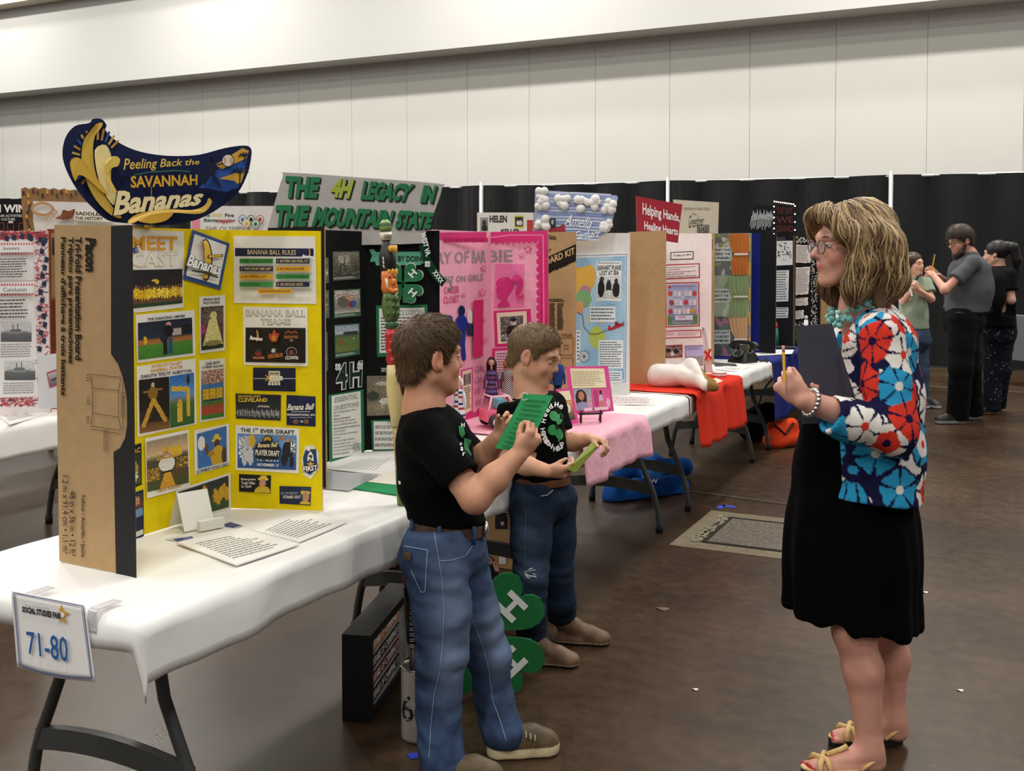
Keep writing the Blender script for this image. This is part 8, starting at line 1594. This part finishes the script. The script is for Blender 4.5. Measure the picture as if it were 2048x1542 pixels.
for u in (-.07, .085):
    for w in (-.06, .08): wl_ = MB().lathe([(.0, -.012), (.03, -.012), (.034, -.006), (.034, .006), (.03, .012), (0, .012)], PJ(u, w, .034), '#1d1b1c', 20, js).build('wheel', 'plastic_paint', jp, True); MB().lathe([(.0, -.014), (.018, -.0135), (.018, .0135), (0, .014)], PJ(u, w, .034), '#d9b4c0', 16, js).build('hub', 'plastic_paint', wl_, True)
MB().tube([PJ(.035, -.048, .085), PJ(.0, -.046, .15), PJ(.0, .066, .15), PJ(.035, .068, .085)], .005, '#efc4d0', 8).build('windscreen_frame', 'plastic_paint', jp, True); MB().tube([PJ(-.1, -.048, .085), PJ(-.085, -.046, .15), PJ(-.085, .066, .15), PJ(-.1, .068, .085)], .005, '#efc4d0', 8).build('roll_bar', 'plastic_paint', jp, True); MB().tube([PJ(.0, -.046, .15), PJ(-.085, -.046, .15)], .005, '#efc4d0', 8).build('roof_rail', 'plastic_paint', jp, True)
def easel_frame(label, out, inner, dep, zb):
    P = J(np.mean([a for a, _ in out]), np.mean([b for _, b in out]), dep); v = CAM-P; v[2] = 0; v = unit(v); pl = Plane(P, v+UPV*.25); q = [pl.at(x, y) for x, y in out]; c = sum(q)/4; t = thing('framed_card', label, 'framed card', np.array([c[0], c[1], zb])); m = MB(); m.hexa(q, [a-pl.n*.006 for a in q], '#e0559a'); m.build('frame_board', 'card_paint', t); return t, Print(pl, .002), pl
t, p, pl = easel_frame('large pink framed doll card standing on a black easel', [(1132, 733), (1216, 732), (1228, 822), (1140, 830)], None, 5.15, TZ)
p.poly([(1140, 737), (1208, 737), (1213, 775), (1145, 777)], '#f0eac4'); p.lines([(1144, 742), (1206, 742), (1209, 772), (1147, 774)], 9, '#9a8f6a', .3, .3, 2)
p.photo([(1146, 778), (1182, 777), (1186, 819), (1151, 822)], scene_fn([(0, '#9ab4b4'), (1, '#e4a0bc')], [('o', .4, .45, .32, .42, '#2a1d1a'), ('o', .42, .33, .16, .2, '#c08a6c'), ('o', .42, .85, .34, .25, '#9aa0c4')], .05, 3), 24, 24)
p.photo([(1183, 777), (1219, 776), (1223, 817), (1187, 819)], scene_fn([(0, '#d85a98'), (1, '#e478ac')], [('r', .2, .5, .12, .4, '#c03a80'), ('o', .48, .2, .07, .12, '#2a1d1a'), ('o', .48, .5, .1, .2, '#c4c0d4'), ('r', .48, .75, .05, .15, '#c08a6c'), ('o', .85, .7, .1, .2, '#efc0d4')], .05, 4), 24, 24); p.rect([(1168, 816), (1216, 813), (1217, 819), (1169, 823)], '#f0d4e0'); p.text('A', (1184, 814, 1190, 821), '#2a2026', .03); p.build('print', t)
ez = onz(1190, 850, TZ+.0165)
def easel(label, a, b, zc):
    A_, B_ = onz(*a, TZ+.0165), onz(*b, TZ+.0165); t = thing('easel', label, 'easel', (A_+B_)/2); bk = fw*.07
    for q in (A_, B_): MB().tube([q+UPV*.004, q+UPV*.05, q+UPV*.052-fw*.02, q+UPV*.066-fw*.022], .005, '#17161a', 6).build('foot', 'plastic_paint', t, True); MB().tube([q+UPV*.05, q+UPV*.004+bk], .005, '#17161a', 6).build('back_leg', 'plastic_paint', t, True)
    MB().tube([A_+UPV*.048-rt*.01, B_+UPV*.048+rt*.01], .006, '#17161a', 6).build('bar', 'plastic_paint', t, True)
easel('small black easel under the large pink framed card', (1162, 848), (1201, 846), 0)
t, p, pl = easel_frame('small pink framed card leaning beside the smaller boy', [(1112, 778), (1143, 776), (1158, 846), (1122, 850)], None, 4.98, TZ)
p.poly([(1118, 783), (1139, 781), (1143, 800), (1120, 802)], '#efe8c0'); p.photo([(1120, 803), (1143, 801), (1151, 838), (1125, 842)], scene_fn([(0, '#e0b45a'), (.5, '#9a7a50'), (1, '#4a4034')], [('o', .5, .4, .3, .25, '#e8e0dc'), ('o', .5, .4, .1, .2, '#5a3a54')], .05, 5), 18, 24); p.build('print', t)
paper('leaflet', 'white and pink typed strip on the white cloth right of the easel', 'leaflet', [(1222, 792), (1308, 793), (1315, 811), (1220, 809)], TZ+.009, '#efdedd', lines=[(1226, 794), (1302, 795), (1306, 808), (1226, 807)], n=4, seed=3)
# ------------------------------------------------------------------ volunteer table: baby doll, flag, box
S = SDF(*bounds([onz(1300, 772, TZ), onz(1440, 790, TZ), onz(1360, 772, TZ)+UPV*.2, onz(1360, 772, TZ)+fw*.2, onz(1390, 780, TZ)-fw*.08], .1), .007); zt_ = TZ+.016
a = onz(1318, 772, zt_)+UPV*.065; b = onz(1360, 772, zt_)+UPV*.062; S.cone(a, b, .075, .068, .03); kA_ = onz(1393, 775, zt_)+UPV*.072; fA_ = onz(1414, 784, zt_)+UPV*.04; S.chain([b-fw*.04, kA_-fw*.03-UPV*.025, fA_], [.054, .044, .032], .008); S.chain([b+fw*.05+UPV*.01, kA_+fw*.10+UPV*.055-rt*.02, fA_+fw*.1+rt*.01+UPV*.01], [.052, .044, .032], .008); S.cone(fA_, fA_+rt*.045-UPV*.01, .036, .028, .015); S.cone(fA_+fw*.1+rt*.01, fA_+fw*.1+rt*.05, .034, .026, .015); S.cut([0, 0, zt_], [0, 0, -1])
bd = thing('baby_doll', 'baby manikin lying in white trousers and tan shoes on red cloth', 'doll', onz(1365, 775, zt_)); sx = np.dot(fA_+rt*.0, rt)
solid(S, 'body', 'fabric_dye', bd, lambda V, N: np.where((V.dot(rt) > sx-.004)[:, None], np.array(lin('#94703e')), np.where((V.dot(rt) < sx-.30)[:, None], np.array(lin('#ddd0cb')), np.array(lin('#e6e0da')))), 2, lambda V: folds(V, .004, (16, 16, 16), 2))
fb_ = onz(1410, 756, zt_); fdp = np.dot(fb_-CAM, fw); fg = thing('cross_flag', 'small white flag with red cross on a stand', 'flag', fb_); MB().tube([fb_+UPV*.01, J(1406, 655, fdp)], .004, '#1a1a1a', 6).build('stick', 'plastic_paint', fg, True); MB().lathe([(0, 0), (.028, 0), (.026, .012), (0, .014)], fb_, '#1a1a1c', 16).build('base', 'plastic_paint', fg, True)
V = []; N = 8
for j in range(N+1):
    for i in range(5):
        v = j/N; x0, x1 = 1406, 1410+17*v; V.append(J(x0+(x1-x0)*i/4, 662+84*v-6*(i/4)*(1-v), fdp-.015*math.sin(i*1.6+v*2)))
MB().add(V, [(j*5+i, (j+1)*5+i, (j+1)*5+i+1, j*5+i+1) for j in range(N) for i in range(4)], '#efe6e2').build('cloth', 'fabric_dye', fg, True)
p = Print(facing(J(1415, 710, fdp-.03)), .002); p.line([(1409, 702), (1423, 718)], 5, '#d0392a'); p.line([(1421, 698), (1411, 721)], 5, '#d0392a'); p.build('cross', fg)
q = onz(1438, 752, TZ+.016); bx2 = thing('round_box', 'low round pale box on the red cloth by the flag', 'box', q); MB().lathe([(0, 0), (.05, 0), (.05, .02), (0, .02)], q, '#e9dad6', 22).build('box', 'print_paper', bx2, True); MB().lathe([(0, .02), (.052, .02), (.052, .03), (0, .031)], q, '#f0e6e2', 22).build('lid', 'print_paper', bx2, True)
paper('leaflet', 'pale leaflet beside the tan doll shoes', 'leaflet', [(1420, 762), (1432, 756), (1446, 762), (1430, 768)], TZ+.016, '#e9d9c4')
# rotary telephone
pb_ = onz(1487, 724, TZ+.0085); ph = thing('rotary_telephone', 'black rotary telephone on the white cloth', 'telephone', pb_); f = hdir(220); s = np.array([-f[1], f[0], 0]); PP = lambda u, w, z: pb_+f*u+s*w+UPV*z
m = MB(); m.hexa([PP(.11, -.09, 0), PP(.11, .09, 0), PP(-.09, .09, 0), PP(-.09, -.09, 0)], [PP(.055, -.06, .075), PP(.055, .06, .075), PP(-.055, .06, .105), PP(-.055, -.06, .105)], '#111112'); bevel(m.build('base', 'plastic_paint', ph), .02, 3)
nd = unit(f*.55+UPV*.8); dl = MB().lathe([(0, .0), (.046, 0), (.046, .008), (.03, .012), (0, .012)], PP(.062, 0, .062), '#1c1c1d', 24, nd).build('dial', 'plastic_paint', ph, True)
for k in range(10): a = k*.55; u_ = s; w_ = np.cross(nd, s); MB().lathe([(0, .0125), (.006, .0125), (.006, .0135), (0, .0135)], PP(.062, 0, .062)+(u_*math.cos(a)+w_*math.sin(a))*.036, '#8a8a88', 8, nd).build('finger_hole', 'plastic_paint', dl, True)
MB().tube([PP(-.01, -.115, .105), PP(-.01, -.10, .135), PP(-.01, -.05, .15), PP(-.01, .05, .15), PP(-.01, .10, .135), PP(-.01, .115, .105)], [.03, .024, .015, .015, .024, .03], '#121213', 12).build('handset', 'plastic_paint', ph, True)
for w in (-.06, .06): MB().tube([PP(-.01, w, .09), PP(-.01, w, .135)], .012, '#121213', 8).build('cradle', 'plastic_paint', ph, True)
MB().tube([J(1500, 690, np.dot(pb_-CAM, fw)), J(1508, 708, np.dot(pb_-CAM, fw)-.02), onz(1520, 722, TZ+.018), onz(1536, 722, TZ+.016), onz(1532, 717, TZ+.016)], .007, '#141415', 8).build('cord', 'plastic_paint', ph, True)
paper('document', 'dark framed document lying left of the telephone', 'document', [(1428, 726), (1470, 729), (1474, 732), (1430, 733)], TZ+.009, '#3a3d40', .006); paper('leaflet', 'pale leaflets spread in front of the telephone', 'leaflet', [(1428, 738), (1450, 732), (1500, 735), (1470, 744)], TZ+.009, '#e0e0dc', .002, [(1440, 737), (1455, 734), (1490, 736), (1470, 741)], n=4)
paper('document', 'black framed typed document on the blue cloth', 'document', [(1512, 692), (1590, 692), (1592, 697), (1508, 697)], TZ+.012, '#2a2c30', .008); paper('leaflet', 'white printed pages on the blue cloth by the telephone cord', 'leaflet', [(1505, 700), (1588, 700), (1584, 708), (1515, 712)], TZ+.011, '#dfe0dc', .003, [(1515, 702), (1580, 702), (1578, 707), (1520, 709)], n=3)
# mossy diorama
mo_ = onz(1580, 689, TZ+.012); di = thing('diorama', 'mossy green tree diorama before the black boards', 'model', mo_); rd = random.Random(3)
S = SDF(*bounds([mo_-rt*.2, mo_+rt*.22, mo_+UPV*.25, mo_-fw*.12, mo_+fw*.12], .04), .009)
for k in range(26): q = mo_+rt*rd.uniform(-.12, .05)+fw*rd.uniform(-.06, .06)+UPV*rd.uniform(.03, .14); S.ell(q, .032+.02*rd.random(), None, .01)
S.cut([0, 0, TZ+.012], [0, 0, -1]); solid(S, 'tree_crown', 'fabric_dye', di, lambda V, N: np.array(lin('#2f4a24'))*(1+.5*vnoise(V, 60, 2))[:, None], 0, lambda V: .006*vnoise(V, 70, 4))
S = SDF(*bounds([mo_+rt*.02, mo_+rt*.24, mo_+UPV*.06], .06), .009); S.cone(mo_+rt*.06+UPV*.02, mo_+rt*.2+UPV*.01, .045, .03, .02); S.cut([0, 0, TZ+.012], [0, 0, -1]); solid(S, 'moss_ground', 'fabric_dye', di, lambda V, N: np.array(lin('#55702f'))*(1+.4*vnoise(V, 60, 2))[:, None], 0, lambda V: .004*vnoise(V, 70, 4))
q = onz(1553, 692, TZ+.012); fi = thing('elf_figure', 'tiny green cone figure with a red top beside the mossy tree', 'figurine', q); MB().lathe([(0, 0), (.03, 0), (.016, .16), (0, .16)], q, '#1f7a5a', 14).build('robe', 'plastic_paint', fi, True); MB().lathe([(.0, .16), (.016, .16), (.014, .19), (0, .22)], q, '#b4453a', 14).build('hat', 'plastic_paint', fi, True)
q = onz(1612, 688, TZ+.012); gl_ = thing('glue_stick', 'slim white tube standing before the speckled board', 'tube', q); MB().tube([q, q+UPV*.22], .018, '#dedfdf', 12).build('tube', 'plastic_paint', gl_, True); MB().tube([q+UPV*.22, q+UPV*.26], .014, '#c4c6c8', 12).build('cap', 'plastic_paint', gl_, True)
# bags under the tables
q0, q1 = onz(1232, 1000, 0), onz(1352, 985, 0)
bg = blob_bag('blue_bag', 'bright blue flat tote bag lying under the doll table', 'bag', [(q0+UPV*.03, q1+UPV*.04, .09, .08), (onz(1250, 960, 0)+UPV*.05, onz(1365, 955, 0)+UPV*.07, .09, .07), (onz(1305, 950, 0)+UPV*.09, onz(1300, 985, 0)+UPV*.05, .08, .06)], '#17509c', .010, lambda V: folds(V, .010, (9, 9, 12), 3)); p = Print(Plane(onz(1310, 985, .125), (0, 0, 1)), .01); p.text('W', (1300, 958, 1316, 966), '#dfe4ea', .02); p.build('logo', bg)
q0 = onz(1545, 896, 0); q1 = onz(1582, 892, 0); bg = blob_bag('orange_bag', 'bright orange bag on the floor under the blue cloth', 'bag', [(q0+UPV*.07, q1+UPV*.08, .08, .085), (q0+UPV*.16, q1+UPV*.17, .05, .06)], '#d6431d', .010, lambda V: folds(V, .010, (10, 10, 12), 5)); MB().tube([q0+UPV*.2-fw*.06, (q0+q1)/2+UPV*.12-fw*.11, q1+UPV*.2-fw*.07], .01, '#2a1a18', 8).build('handle', 'fabric_dye', bg, True)
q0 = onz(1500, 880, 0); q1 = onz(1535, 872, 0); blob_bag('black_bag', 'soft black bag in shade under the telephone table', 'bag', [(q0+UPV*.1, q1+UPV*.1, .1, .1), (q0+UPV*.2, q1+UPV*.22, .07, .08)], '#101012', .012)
# grey chair by the drape
cb = onz(2062, 770, 0); ch = thing('stacking_chair', 'grey upholstered chair at the right edge by the drape', 'chair', cb); f = hdir(20); s = np.array([-f[1], f[0], 0]); PC = lambda u, w, z: cb+f*u+s*w+UPV*z
def cbx(name, u0, u1, w0, w1, z0, z1, col, mt='fabric_dye', lean=0): o = MB().hexa([PC(u0, w0, z0), PC(u1, w0, z0), PC(u1, w1, z0), PC(u0, w1, z0)], [PC(u0-lean, w0, z1), PC(u1-lean, w0, z1), PC(u1-lean, w1, z1), PC(u0-lean, w1, z1)], col).build(name, mt, ch); return bevel(o, .015, 2)
cbx('seat', -.2, .25, -.23, .23, .42, .48, '#55565a'); cbx('backrest', -.24, -.2, -.23, .23, .30, .86, '#6d6e70', lean=.05)
for u, w in ((-.22, -.22), (-.22, .22), (.22, -.22), (.22, .22)): MB().tube([PC(u, w, .42), PC(u*1.05, w, 0)], .013, '#6a6b6c', 8).build('leg', 'chrome', ch, True)
# left-row table
paper('paper_stack', 'white typed sheets on the left-row table', 'papers', [(-20, 822), (40, 805), (98, 828), (20, 850)], TZ+.009, '#e8e7e5', .003, [(0, 824), (40, 812), (80, 828), (20, 842)], n=7, tcol='#9a9a9a')
wpl = facing(J(96, 760, 5.25)); wc = thing('folded_card', 'white standing card with a small pink framed ship photo', 'card', onz(96, 818, TZ+.01)); sheet(wpl, [(74, 712), (125, 705), (125, 815), (78, 818)], wc, 'card_front', '#e6e5e8', .003, 0); sheet(wpl.up(-.06), [(76, 712), (125, 706), (125, 812), (80, 815)], wc, 'card_back', '#dcdbde', .003, 0); p = Print(wpl, .005); p.poly([(93, 745), (122, 735), (122, 768), (99, 776)], '#c4556a'); p.photo([(96, 748), (121, 739), (121, 765), (101, 772)], scene_fn([(0, '#c9cbcc'), (.6, '#8a8d90'), (1, '#6a6d70')], [('o', .5, .6, .4, .1, '#4a4c50')], .05, 7), 12, 12); p.build('photo', wc)
